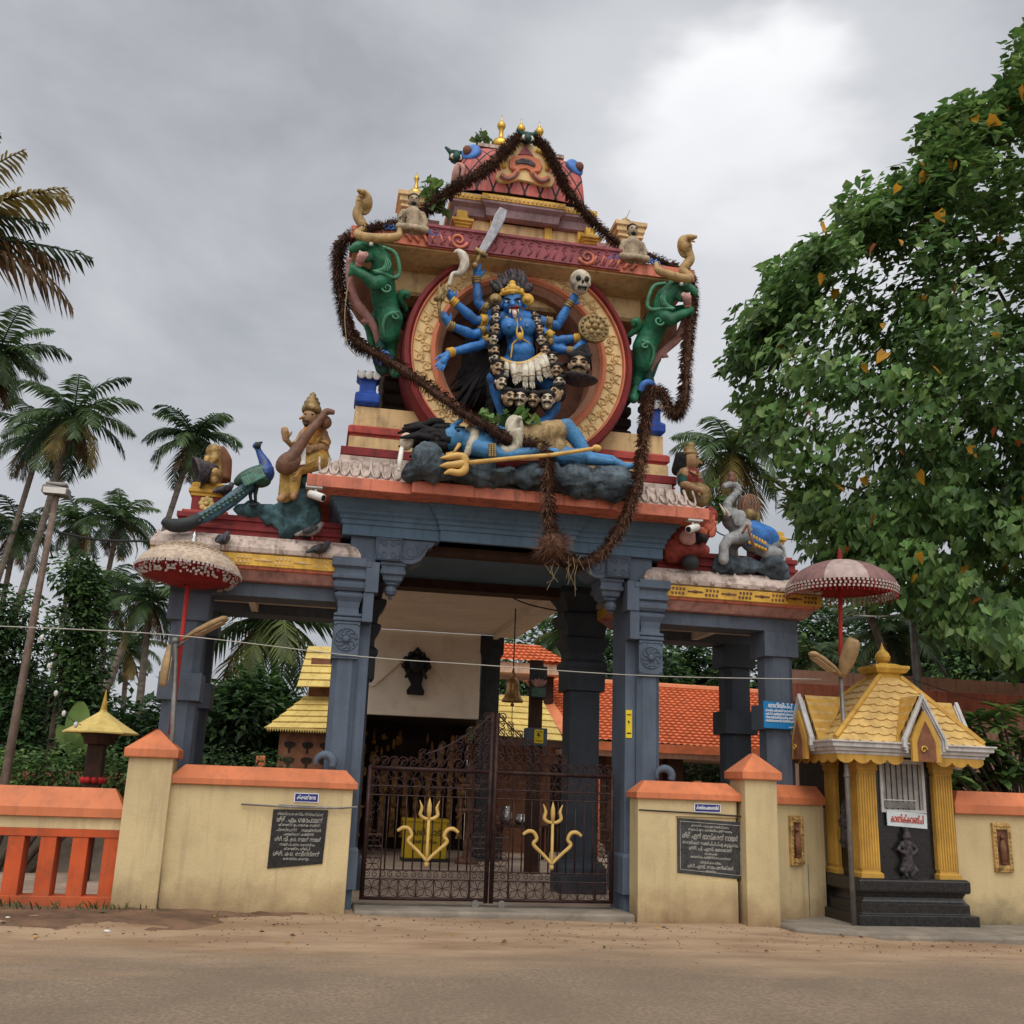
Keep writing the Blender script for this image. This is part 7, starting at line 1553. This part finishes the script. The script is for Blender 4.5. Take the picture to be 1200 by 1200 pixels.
# big near palm whose fronds reach in from the left edge
c = at(-115,285,15.5); ft = V((c.x-.6, 16, 0)); T = thing('coconut_palm', 'near palm at the upper left edge with brown and orange dry fronds', 'palm tree', ft, 'coconut palms'); q = MB(); q.tube(catmull([ft, ft.lerp(c,.5)+V((.1,0,0)), c], 8), .15, 10); q.build('trunk', M['trunk'], T, smooth=True)
random.seed(21); b = MB()
for tx, ty, dr, mi, L_ in ((60,212,.5,2,2.6),(85,195,1.0,2,2.75),(95,290,.5,1,2.75),(40,245,.9,1,2.2),(45,130,.5,2,2.4),(60,290,1.35,3,2.6),(75,330,1.3,3,2.9),(20,260,1.7,4,2.0),(-20,120,.6,0,2.4),(10,90,.3,0,2.5),(-60,60,.5,0,2.5),(-200,100,.6,0,2.6),(-300,200,.8,1,2.6),(-330,320,.9,0,2.4),(-250,420,.9,3,2.4),(-120,80,.5,1,2.5),(-20,380,.8,3,2.0)):
    d = at(tx,ty,15.5+random.uniform(-.5,.5))-c; frond(b, c, (d.normalized()+V((0,0,.28*dr))), L_, dr, nl=34, lw=.022, ll=.24, mi=mi, hang=.35+.25*dr)
b.build('crown', [M['frond'],M['frond_dark'],M['frond_yellow'],M['frond_dry'],mat('frond_orange', (.42,.15,.02), .7, .4, 3, bump=0)], T)
# ---------------------------------------------------------------- broadleaf trees
def leafbatch(b, pts, size, mis, heart=False, down=.8, out=None):
    """one folded leaf at each point"""
    for p in pts:
        s = size*random.uniform(.5,1.35); th = random.uniform(0,2*pi)
        o = ((p-out).normalized() if out is not None else V((0,0,0)))
        d = (V((cos(th),sin(th),0))*.55+o*.6+V((0,0,-down*random.uniform(.3,1.3)))).normalized(); n = (o*.7+V((0,0,.8))+V((random.uniform(-.6,.6),random.uniform(-.6,.6),random.uniform(-.3,.5)))); n = n-n.dot(d)*d
        if n.length < .05: n = d.orthogonal()
        n.normalize(); r = d.cross(n); k = len(b.v); f = s*random.uniform(.02,.16); mi = random.choice(mis)
        if heart:
            b.v += [p, p+r*s*.40-d*s*.08+n*f, p+r*s*.44+d*s*.36+n*f, p+d*s*1.12-n*f*.6, p-r*s*.44+d*s*.36+n*f, p-r*s*.40-d*s*.08+n*f]; b.f += [(k,k+1,k+2,k+3),(k,k+3,k+4,k+5)]
        else: b.v += [p, p+r*s*.26+d*s*.45+n*f, p+d*s, p-r*s*.26+d*s*.45+n*f]; b.f += [(k,k+1,k+2),(k,k+2,k+3)]
        b.m += [mi,mi]
def clump(c, r, n):
    out = []
    for _ in range(n):
        while True:
            q = V((random.uniform(-1,1),random.uniform(-1,1),random.uniform(-1,1)))
            if q.length < 1: break
        q = q.normalized()*q.length**.5; out.append(V(c)+V((q.x*r[0],q.y*r[1],q.z*r[2])))
    return out
def inside(x, y, P):
    r = False; j = len(P)-1
    for i in range(len(P)):
        if (P[i][1] > y) != (P[j][1] > y) and x < (P[j][0]-P[i][0])*(y-P[i][1])/(P[j][1]-P[i][1])+P[i][0]: r = not r
        j = i
    return r
BT = thing('peepal_tree', 'big broadleaf tree with heart shaped green leaves and some yellow ones filling the right side', 'tree', (19,18.8,0))
PG = [(848,408),(868,385),(885,350),(905,322),(938,292),(958,262),(1000,238),(1042,214),(1066,186),(1090,178),(1084,140),(1100,116),(1122,132),(1150,112),(1182,100),(1192,50),(1300,0),(1520,60),(1620,300),(1620,700),(1500,800),(1300,800),(1165,775),(1130,740),(1075,708),(1000,700),(965,660),(955,612),(935,590),(925,545),(900,520),(868,470),(858,440)]
random.seed(31); b = MB(); CL = []
while len(CL) < 1060:
    x, y = random.uniform(840,1620), random.uniform(0,800)
    if not inside(x, y, PG): continue
    CL.append(at(x, y, 16.6+random.gauss(0,1.1)))
for i in range(17):
    (xa, ya), (xb, yb) = PG[i], PG[i+1]
    for _ in range(9):
        t = random.random(); x, y = xa+(xb-xa)*t, ya+(yb-ya)*t; CL.append(at(x+14+random.uniform(0,26), y+10+random.uniform(0,22), 16.3+random.gauss(0,.6)))
ctr = at(1250,480,16.8)
for c in CL:
    r = random.uniform(.26,.55); n = int(60*r/.42); pts = clump(c, (r,r,r*.8), n); tone = random.random()
    leafbatch(b, pts, .168, [0,0,0,1] if tone < .6 else [0,2,2,0] if tone < .85 else [1,1,0,2], True, .8, ctr)
yl = [p+V((random.uniform(-.5,.5),-.75,random.uniform(-.4,.4))) for p in random.sample(CL, 200)]; leafbatch(b, yl, .20, [3,3,3,4], True, 1.2)
b.build('crown', [M['leaf'],M['leaf_new'],M['leaf_mid'],M['leaf_yellow'],M['leaf_red']], BT)
q = MB(); base = V((19,18.8,-.2)); fork = V((18.2,18.2,5.2)); q.limb([base, V((18.8,18.6,2.5)), fork], [.5,.38,.34], 10)
for tx, ty in ((900,400),(960,330),(1050,260),(1110,180),(1200,150),(1300,150),(1000,480),(960,560),(1080,600),(1150,700),(1120,420),(1250,400),(1400,300),(1450,600)):
    e_ = at(tx,ty,16.6+random.uniform(-.5,.5)); m1 = fork.lerp(e_,.35)+V((0,.5,.6)); m2 = fork.lerp(e_,.7)+V((random.uniform(-.3,.3),.4,.35)); P = catmull([fork,m1,m2,e_], 5); q.tube(P, lerpl([.18,.08,.035,.012], len(P)), 7)
    for k in range(5): p0 = P[int(len(P)*(.45+.1*k))]; p1 = min(CL, key=lambda c_: (c_-p0).length+random.random()*1.2); q.tube([p0, p0.lerp(p1,.5)+V((0,0,.1)), p1], [.03,.02,.008], 5)
q.build('trunk', M['bark'], BT, smooth=True)
def bush(name, label, cat, clumps, size, mats, stem=None, group=None, n=120, per=None):
    """foliage thing: clumps of (x, y, Y, radius)"""
    c0 = at(*clumps[0][:3]); T = thing(name, label, cat, (c0.x, c0.y, 0), group); b = MB()
    for x, y, Y, r in clumps: c = at(x,y,Y); leafbatch(b, clump(c, (r,r*.8,r), int(n*(r/.5)**1.6)), size, list(range(len(mats))), False, .6, c-V((0,0,r*.3)))
    b.build('crown', [M[m_] for m_ in mats], T)
    q = MB()
    for x, y, Y, r in clumps[::max(1,len(clumps)//6)]: c = at(x,y,Y); q.tube([V((c0.x+(c.x-c0.x)*.3, Y, -.1)), c.lerp(V((c0.x,Y,0)),.4), c], [.07*size/.16,.05*size/.16,.02], 6)
    q.build('trunk', M['bark'], T, smooth=True); return T
random.seed(41)
rc = lambda x0, x1, y0, y1, Y, r, n: [(random.uniform(x0,x1), random.uniform(y0,y1), Y+random.uniform(-1,1), r*random.uniform(.7,1.3)) for _ in range(n)]
# vine covered trunk and the dark grove on the left
bush('vine_covered_trunk', 'dead trunk thickly covered in dark green vines left of the umbrella', 'tree', [(92+random.uniform(-15,17)+(y-640)*.03, y, 25, random.uniform(.32,.55)) for y in range(662, 905, 7)], .17, ['leaf_mid','leaf','leaf_dark'], n=230)
bush('vine_covered_trunk', 'lower vine covered stump at the left edge behind the floodlight pole', 'tree', [(14+random.uniform(-26,22), y, 26, random.uniform(.4,.65)) for y in range(705, 905, 8)], .17, ['leaf_mid','leaf_dark'], n=230)
for i, (x0,x1,y0,y1,Y,r,n,lab) in enumerate(((-60,60,770,900,30,1.3,16,'dark bushy tree at the left edge behind the balustrade'),(60,150,800,905,31,1.2,14,'dark bushy tree behind the little lamp shrine'),(140,215,790,905,30,1.2,12,'dark bushy tree behind the left wing pillar'),(235,300,775,900,27,1.2,14,'shadowy tree filling the left wing opening on its left side'),(295,372,790,905,28,1.2,14,'shadowy tree filling the left wing opening beside the lamp niche shrine'))): bush('dark_tree', lab, 'tree', rc(x0,x1,y0+(45 if x0 < 200 else 48),y1,Y,r*.7,n+6), .26, ['leaf_dark','leaf_dark','leaf_mid'], group='dark trees beyond the court', n=150)
for i, (x0,x1,y0,y1,Y,r,n,lab) in enumerate(((700,770,770,870,36,1.3,14,'mid green tree seen left of the right gate pillar'),(770,845,765,870,38,1.4,16,'mid green tree seen through the right wing opening'),(840,925,790,880,36,1.3,10,'leafy tree behind the right wing pillars'),(930,1040,740,850,34,1.4,16,'dense tree behind the right umbrella'),(1075,1150,725,800,40,1.6,18,'grey green tree right of the tall steel pole'),(1140,1230,700,800,36,1.6,18,'tree at the right edge under the big leafy crown'),(560,690,770,860,40,1.5,16,'tree behind the small orange pavilion'))): bush('background_tree', lab, 'tree', rc(x0,x1,y0,y1,Y,r,n), .27, ['leaf_mid','leaf_far','leaf'], group='trees behind the temple court', n=150)
bush('hedge', 'clipped green hedge under the long tiled roof', 'hedge', [(x, random.uniform(895,922), 30, .7) for x in range(700, 940, 8)], .16, ['leaf_mid','leaf'], n=140)
bush('garden_shrubs', 'low green shrubs and weeds on the planter behind the left balustrade', 'shrub', [(x, random.uniform(893,915), 18.2, random.uniform(.22,.42)) for x in range(-20, 215, 7)], .12, ['leaf_mid','leaf','leaf_new'], n=170)
bush('garden_shrubs', 'small garden shrubs behind the low wall left of the gate', 'shrub', [(x, random.uniform(888,905), 22.2, random.uniform(.2,.4)) for x in range(240, 330, 8)], .12, ['leaf_dark','leaf_mid'], n=100)
# plumeria shrub right of the kiosk and its branch above
def whorl(b, c, n, l, mis):
    for i in range(n):
        a = 2.4*i+random.random()*.4; e = random.uniform(-.25,.7); d = V((cos(a)*cos(e),sin(a)*cos(e),sin(e))); r = d.cross(V((0,0,1))).normalized(); u = r.cross(d); s = l*random.uniform(.75,1.15); k = len(b.v); dr = V((0,0,-.14*s)); w = .17*s
        b.v += [c, c+d*s*.35+r*w*.8+u*.03*s, c+d*s*.7+r*w+dr*.6, c+d*s+dr*1.6, c+d*s*.7-r*w+dr*.6, c+d*s*.35-r*w*.8+u*.03*s, c+d*s*.5+dr*.1-u*.03*s]; b.f += [(k,k+1,k+6),(k+1,k+2,k+6),(k+2,k+3,k+6),(k+3,k+4,k+6),(k+4,k+5,k+6),(k+5,k,k+6)]; b.m += [random.choice(mis)]*6
random.seed(51); T = thing('plumeria_shrub', 'large leaved plumeria shrub behind the wall to the right of the kiosk', 'shrub', (12,16,0)); b = MB(); tr_ = MB()
for i in range(62): c = at(random.uniform(1110,1260), random.uniform(830,925), 15.7+random.uniform(-.6,.7)); whorl(b, c, 15, .40, [0,0,1,2]); tr_.tube([(12+random.uniform(-.3,.3),16,.2), c.lerp(V((12,16,.5)),.5)+V((0,0,.2)), c], [.04,.03,.02], 5)
b.build('crown', [M['leaf'],M['leaf_mid'],M['leaf_new']], T); tr_.build('stems', M['bark'], T)
T = thing('plumeria_tree', 'pale branching plumeria reaching out left of the big tree above the right umbrella', 'tree', (11.4,17.3,0)); b = MB(); tr_ = MB(); trunk_top = at(985,625,16.9)
tr_.tube(catmull([(11.4,17.3,0), (10.6,17.2,3), trunk_top, at(965,583,16.9)], 6), lerpl([.10,.08,.06,.045], 19), 8)
for x, y in ((905,563),(918,575),(928,585),(930,600),(940,562),(950,590),(938,610),(948,575),(962,560),(925,596),(958,640),(975,640),(990,645)):
    e_ = at(x,y,16.8+random.uniform(-.3,.3)); e_ = at(x,y,16.0+random.uniform(-.3,.3)); tr_.tube(catmull([at(970,585,16.9), at((970+x)/2,(588+y)/2+6,16.5), e_], 4), lerpl([.035,.022,.015], 9), 5); whorl(b, e_, 10, .31, [2,2,2,0])
b.build('crown', [M['leaf'],M['leaf_mid'],M['leaf_new']], T); tr_.build('trunk', M['trunk'], T, smooth=True)
# banana leaf by the lamp shrine
T = thing('banana_plant', 'broad pale green banana leaves behind the little lamp shrine', 'plant', at(90,900,19)); b = MB()
for bx, by, tx, ty, w in ((85,890,95,822,.20),(88,890,72,850,.16),(85,892,108,855,.14)):
    a, c = at(bx,by,19), at(tx,ty,18.9); P = catmull([a, a.lerp(c,.6), c], 4); k = len(b.v); n = len(P); s = V((1,.25,0)).normalized()
    for i, p in enumerate(P): ww = w*sin(pi*(i+.6)/(n+.2)); b.v += [p-s*ww, p+V((0,.05,0)), p+s*ww]
    for i in range(n-1): q_ = k+i*3; b.f += [(q_,q_+1,q_+4,q_+3),(q_+1,q_+2,q_+5,q_+4)]; b.m += [0,0]
b.build('leaves', M['leaf_new'], T, smooth=True)
# a far belt of trees closes the view
random.seed(61); b = MB()
for i in range(330): x = -60+150*i/330+random.uniform(-1,1); Y = 66+random.uniform(-5,8); r = random.uniform(1.6,3.2); leafbatch(b, clump((x,Y,random.uniform(.5,5.5)), (r,r,r), 60), .75, [0,1,1,2], False, .5)
setting(b.build('far_trees', [M['leaf_far'],M['leaf_dark'],M['leaf_mid']]), 'stuff')
# ---------------------------------------------------------------- dry garlands
def garland(P, r, m_, label, seed, n=2600, ln=.085, knots=()):
    random.seed(seed); b = MB(); k = len(P); b.tube(P, [r*(.55+.22*noise.noise(p*5)) for p in P], 7)
    for _ in range(n):
        i = random.randrange(k-1); p = P[i].lerp(P[i+1], random.random()); t = (P[i+1]-P[i]).normalized(); a = t.orthogonal().normalized(); c = t.cross(a); th = random.uniform(0,2*pi)
        o = a*cos(th)+c*sin(th); l = ln*random.uniform(.5,1.25); d = (o+t*random.uniform(-.7,.7)+V((0,0,-.3))).normalized(); s = d.cross(t).normalized()*.008; p0 = p+o*r*random.uniform(.3,.75); q = len(b.v)
        b.v += [p0-s, p0+s, p0+d*l*.6+s*.8+V((0,0,-.01)), p0+d*l-V((0,0,.03)), p0+d*l*.6-s*.8]; b.f += [(q,q+1,q+2,q+4),(q+4,q+2,q+3)]; b.m += [0,0]
    for c, R in knots:
        b.ell(c, R*.7)
        for _ in range(500):
            d = V((random.gauss(0,1),random.gauss(0,1),random.gauss(0,1))).normalized(); p0 = c+d*R*.5; t = d.orthogonal().normalized(); q = len(b.v); l = R*random.uniform(.5,.95); s = t*.008; e_ = (d+V((random.uniform(-.5,.5),random.uniform(-.5,.5),random.uniform(-.6,.3)))).normalized()
            b.v += [p0-s, p0+s, p0+e_*l]; b.f += [(q,q+1,q+2)]; b.m.append(0)
    return tag(b.build('dry_garland', M[m_]), label, 'garland', 'dry garlands on the gateway')
g1 = catmull([at(612,159,14.3), at(600,166,14.15), at(586,181,14.0), at(566,200,13.85), at(542,213,13.75), at(525,224,13.7), at(508,238,13.65), at(488,252,13.6), at(462,263,13.55), at(435,268,13.5), at(410,278,13.6), at(398,292,13.75), at(395,310,13.8), at(397,335,13.8), at(402,362,13.75), at(409,390,13.55), at(424,406,13.4), at(450,420,13.3), at(485,442,13.2), at(520,468,13.05), at(548,488,12.95), at(575,502,12.92), at(598,515,12.9), at(622,520,12.9), at(640,528,12.88)], 6)
garland(g1, .10, 'garland_dark', 'dark dry garland from roof top round the left lion beast and across the ring', 1, 9000)
g2 = catmull([at(640,528,12.86), at(642,560,12.85), at(643,600,12.9), at(646,628,12.95), at(652,648,13.0), at(668,658,13.0), at(688,660,13.0), at(708,646,12.95), at(726,622,12.9), at(740,592,12.85), at(748,560,12.85), at(754,525,12.9), at(758,490,12.95), at(761,466,13.0), at(768,456,13.0), at(776,463,13.0), at(784,480,13.0), at(793,485,13.0), at(801,474,13.0), at(804,450,13.0), at(806,410,13.2), at(809,380,13.45), at(812,355,13.7), at(811,335,13.8), at(806,322,13.75)], 6)
garland(g2, .092, 'garland', 'brown dry garland swagged from the right lion beast down below the eave to a knot', 2, 9000, knots=[(at(648,640,12.92), .26)])
g3 = catmull([at(806,322,13.75), at(790,313,13.65), at(765,303,13.6), at(742,296,13.6), at(722,284,13.62), at(702,266,13.65), at(685,247,13.7), at(668,226,13.8), at(658,206,13.9), at(648,186,14.05), at(638,170,14.2), at(625,160,14.3)], 6)
garland(g3, .072, 'garland_dark', 'dark dry garland from the roof top down the right side to the cobra', 3, 4200)
q = MB(); random.seed(14)
for i in range(11): x, y = random.uniform(640,690), random.uniform(650,668); p = at(x,y,12.9); q.tube([p, p+V((random.uniform(-.12,.12),-.05,-random.uniform(.05,.2))), p+V((random.uniform(-.1,.1),0,-random.uniform(.15,.5)))], .0032, 4)
tag(q.build('straw_strands', M['straw']), 'loose straw strands dangling from the garland knot below the lintel', 'straw')
# ---------------------------------------------------------------- wires
def wire(pts, r, m_, label, n=8):
    q = MB(); q.tube(catmull(pts, n), r, 5); tag(q.build('wire', M[m_]), label, 'wire')
wire([at(-20,733,12.6), at(200,744,12.9), at(420,769,13.1), at(560,779,13.2), at(760,792,13.3), at(962,796,13.3)], .006, 'wire_pale', 'pale wire strung across the whole gateway at pillar height')
wire([at(66,623,16), at(120,633,15.5), at(195,634,14.3)], .018, 'wire', 'black cable from the floodlight pole to the left wing')
wire([at(825,600,13.9), at(850,628,13.8), at(925,632,16), at(1010,628,17.2), at(1060,618,17.5)], .010, 'wire', 'thin cable from the right wing to the steel pole')
wire([at(1000,721,13.5), at(1035,722,15.5), at(1069,718,17.4)], .012, 'wire_pale', 'short pale cable between the right umbrella and the steel pole')
wire([at(1000,772,13.3), at(1080,800,15), at(1140,818,17), at(1260,840,18)], .008, 'wire', 'thin cable from the lamp post towards the pink building')
wire([at(408,330,13.2), at(404,370,13.15), at(408,405,13.15), at(420,418,13.15)], .006, 'straw', 'loose string hanging beside the left lion beast')
wire([at(566,684,16.8), at(590,640,16.6)], .008, 'wire', 'short wire above the bulb lamp under the lintel')
T = thing('bulb_string', 'string of small white bulbs hanging down left of the little lamp shrine', 'lights', at(50,735,15.6)); P = catmull([at(46,733,15.6), at(56,770,15.6), at(66,810,15.6), at(78,838,15.6), at(95,850,15.6)], 5); q = MB(); q.tube(P, .006, 4); q.build('cord', M['wire'], T); q = MB()
for p in P[2::4]: q.ell(p+V((0,0,-.03)), (.03,.03,.045), nu=7, nv=5)
q.build('bulbs', M['plastic_white'], T)
# ---------------------------------------------------------------- cameras, pigeons
def cctv(x, y, Y, sg, label):
    c = at(x,y,Y); T = thing('security_camera', label, 'camera', c, 'white security cameras'); q = MB(); q.obox(c+V((-.04*sg,.05,.14)), (.22,.12,.06)); q.tube([c+V((-.02*sg,.05,.1)), c+V((0,.02,.02))], .02, 6); q.build('bracket', M['plastic_white'], T, bevel=.005)
    d = V((sg*.75,-.55,-.35)).normalized(); q = MB(); q.tube([c-d*.12, c+d*.12], .055, 12); q.build('housing', M['plastic_white'], T, smooth=True, bevel=.006); q = MB(); q.tube([c+d*.115, c+d*.126], .04, 12); q.build('lens', M['black'], T)
cctv(371,581,13.25, 1, 'white security camera under the left end of the orange eave')
cctv(812,619,13.25, -1, 'white security camera under the right end of the orange eave')
def pigeon(x, y, Y, yaw, m_, label, k=.9):
    c = at(x,y,Y); T = thing('pigeon', label, 'pigeon', c, 'pigeons on the gateway'); R = Matrix.Rotation(yaw, 3, 'Z'); f = lambda a, b_, d: c+R @ V((a*k,b_*k,d*k)); b = MB()
    b.ell(f(0,0,.0), (.135*k,.08*k,.08*k), R @ Matrix.Rotation(-.45,3,'Y')); b.limb([f(.08,0,.05), f(.125,0,.12)], [.055*k,.042*k]); b.limb([f(-.1,0,-.03), f(-.24,0,-.09)], [.05*k,.025*k]); b.tube([f(.155,0,.125), f(.195,0,.11)], [.014*k,.003], 5)
    b.build('body', M[m_], T, remesh=.012, relax=2); q = MB()
    for s in (-1, 1): q.ell(f(-.04,s*.065,.0), (.13*k,.022*k,.055*k), R @ Matrix.Rotation(-.45,3,'Y'))
    q.build('wings', M['hair_grey' if m_ == 'pigeon' else 'pigeon'], T, smooth=True); q = MB()
    for s in (-1, 1): q.tube([f(.0,s*.03,-.06), f(.01,s*.03,-.14)], .008, 5)
    q.build('feet', M['bird_red'], T)
pigeon(262,632,13.62, 1.3, 'pigeon', 'dark pigeon perched on the edge of the cream umbrella'); pigeon(376,643,13.70, .6, 'pigeon', 'dark pigeon perched low on the left lotus roof beside the main pillar'); pigeon(366,622,13.85, .1, 'pigeon_pale', 'pale pigeon standing at the foot of the left painted rocks'); pigeon(264,574,14.15, .9, 'pigeon', 'dark bird behind the peacock next to the yellow pedestal')
# ---------------------------------------------------------------- sprouting weeds
def weed(x, y, Y, pts, size, label, n=16):
    c = at(x,y,Y); T = thing('sprouting_weed', label, 'plant', c, 'weeds sprouting from the gateway'); b = MB(); q = MB()
    for px, py in pts: e_ = at(px,py,Y-.05); q.tube(catmull([c, c.lerp(e_,.5)+V((random.uniform(-.05,.05),-.03,0)), e_], 4), .008, 4); leafbatch(b, [c.lerp(e_,random.uniform(.45,1))+V((random.uniform(-.06,.06),random.uniform(-.06,.06),random.uniform(-.05,.05))) for _ in range(n)], size, [0,0,1], True, .5)
    b.build('leaves', [M['leaf'],M['leaf_new']], T); q.build('stems', M['bark'], T)
random.seed(71)
weed(508,248,13.7, [(505,205),(498,215),(515,212),(520,228),(500,232),(512,240),(525,246)], .15, 'leafy weed sprouting beside the left corner finial', 6)
weed(567,170,14.9, [(557,155),(563,150),(572,160),(553,160)], .13, 'small weed sprouting from the left end of the barrel roof', 3)
weed(560,500,13.2, [(552,480),(566,478),(575,486),(588,490),(596,482)], .15, 'weed growing among the rocks at the left foot of the blue goddess', 6)
weed(613,492,13.1, [(618,478),(625,486),(610,480),(622,494)], .17, 'broad leaved weed growing under the garland of heads', 4)
weed(497,532,13.0, [(492,528),(500,531),(505,522)], .15, 'weed sprouting by the lying statue’s hair', 4)
weed(842,590,14.0, [(836,566),(846,578),(852,590),(838,585),(848,600),(835,600)], .17, 'heart leaved weed growing between bird demon and elephant statues', 5)
# ---------------------------------------------------------------- verge grass, litter
random.seed(81); b = MB()
for _ in range(150):
    if random.random() < .93: x, y = random.uniform(-4.2,-1.7), 13.42-abs(random.gauss(0,.10))
    else: x, y = random.choice((random.uniform(-1.6,.4), random.uniform(-4,0))), random.uniform(13.0,13.45)
    p = V((x, y, gz(x,y)-.01)); a = random.uniform(0,6.28); h = random.uniform(.04,.13); d = V((cos(a)*.5,sin(a)*.5,1)); s = V((-sin(a),cos(a),0))*.008; q = len(b.v); b.v += [p-s, p+s, p+d*h*.6+s*.7, p+d*h+V((cos(a),sin(a),0))*h*.3]; b.f += [(q,q+1,q+2),(q,q+2,q+3)]; b.m += [0,0]
setting(b.build('grass', M['grass']), 'stuff')
b = MB()
for _ in range(900): x, y = random.uniform(-7,11), 10.2+3.2*random.random()**.7; r = random.uniform(.004,.014)*(1 if random.random() > .04 else 2); b.ell((x,y,gz(x,y)+r*.2), (r*random.uniform(.8,1.5),r,r*.6), Matrix.Rotation(random.random()*3,3,'Z'), 6, 4)
setting(b.build('pebbles', M['soil']), 'stuff')
b = MB()
for _ in range(150): x, y = random.uniform(-6,11), 11.0+2.3*random.random(); leafbatch(b, [V((x,y,gz(x,y)+.02))], .06, [0,1,2], False, .05)
setting(b.build('fallen_leaves', [M['frond_dry'],M['leaf_yellow'],M['leaf_dark']]), 'stuff')
for i, (x, y, lab) in enumerate(((8,1076,'white scrap of paper on the dirt at the far left'),(125,1092,'white crumpled scrap lying on the verge before the square gate post'))):
    d = _w+(x-600)/F*_r-(y-600)/F*_u; p = CO+d*((.03-CO.z)/d.z); q = MB(); q.ell(p, (.035,.022,.016), nu=6, nv=4); tag(q.build('litter_scrap', M['plastic_white'], jit=.015), lab, 'litter')
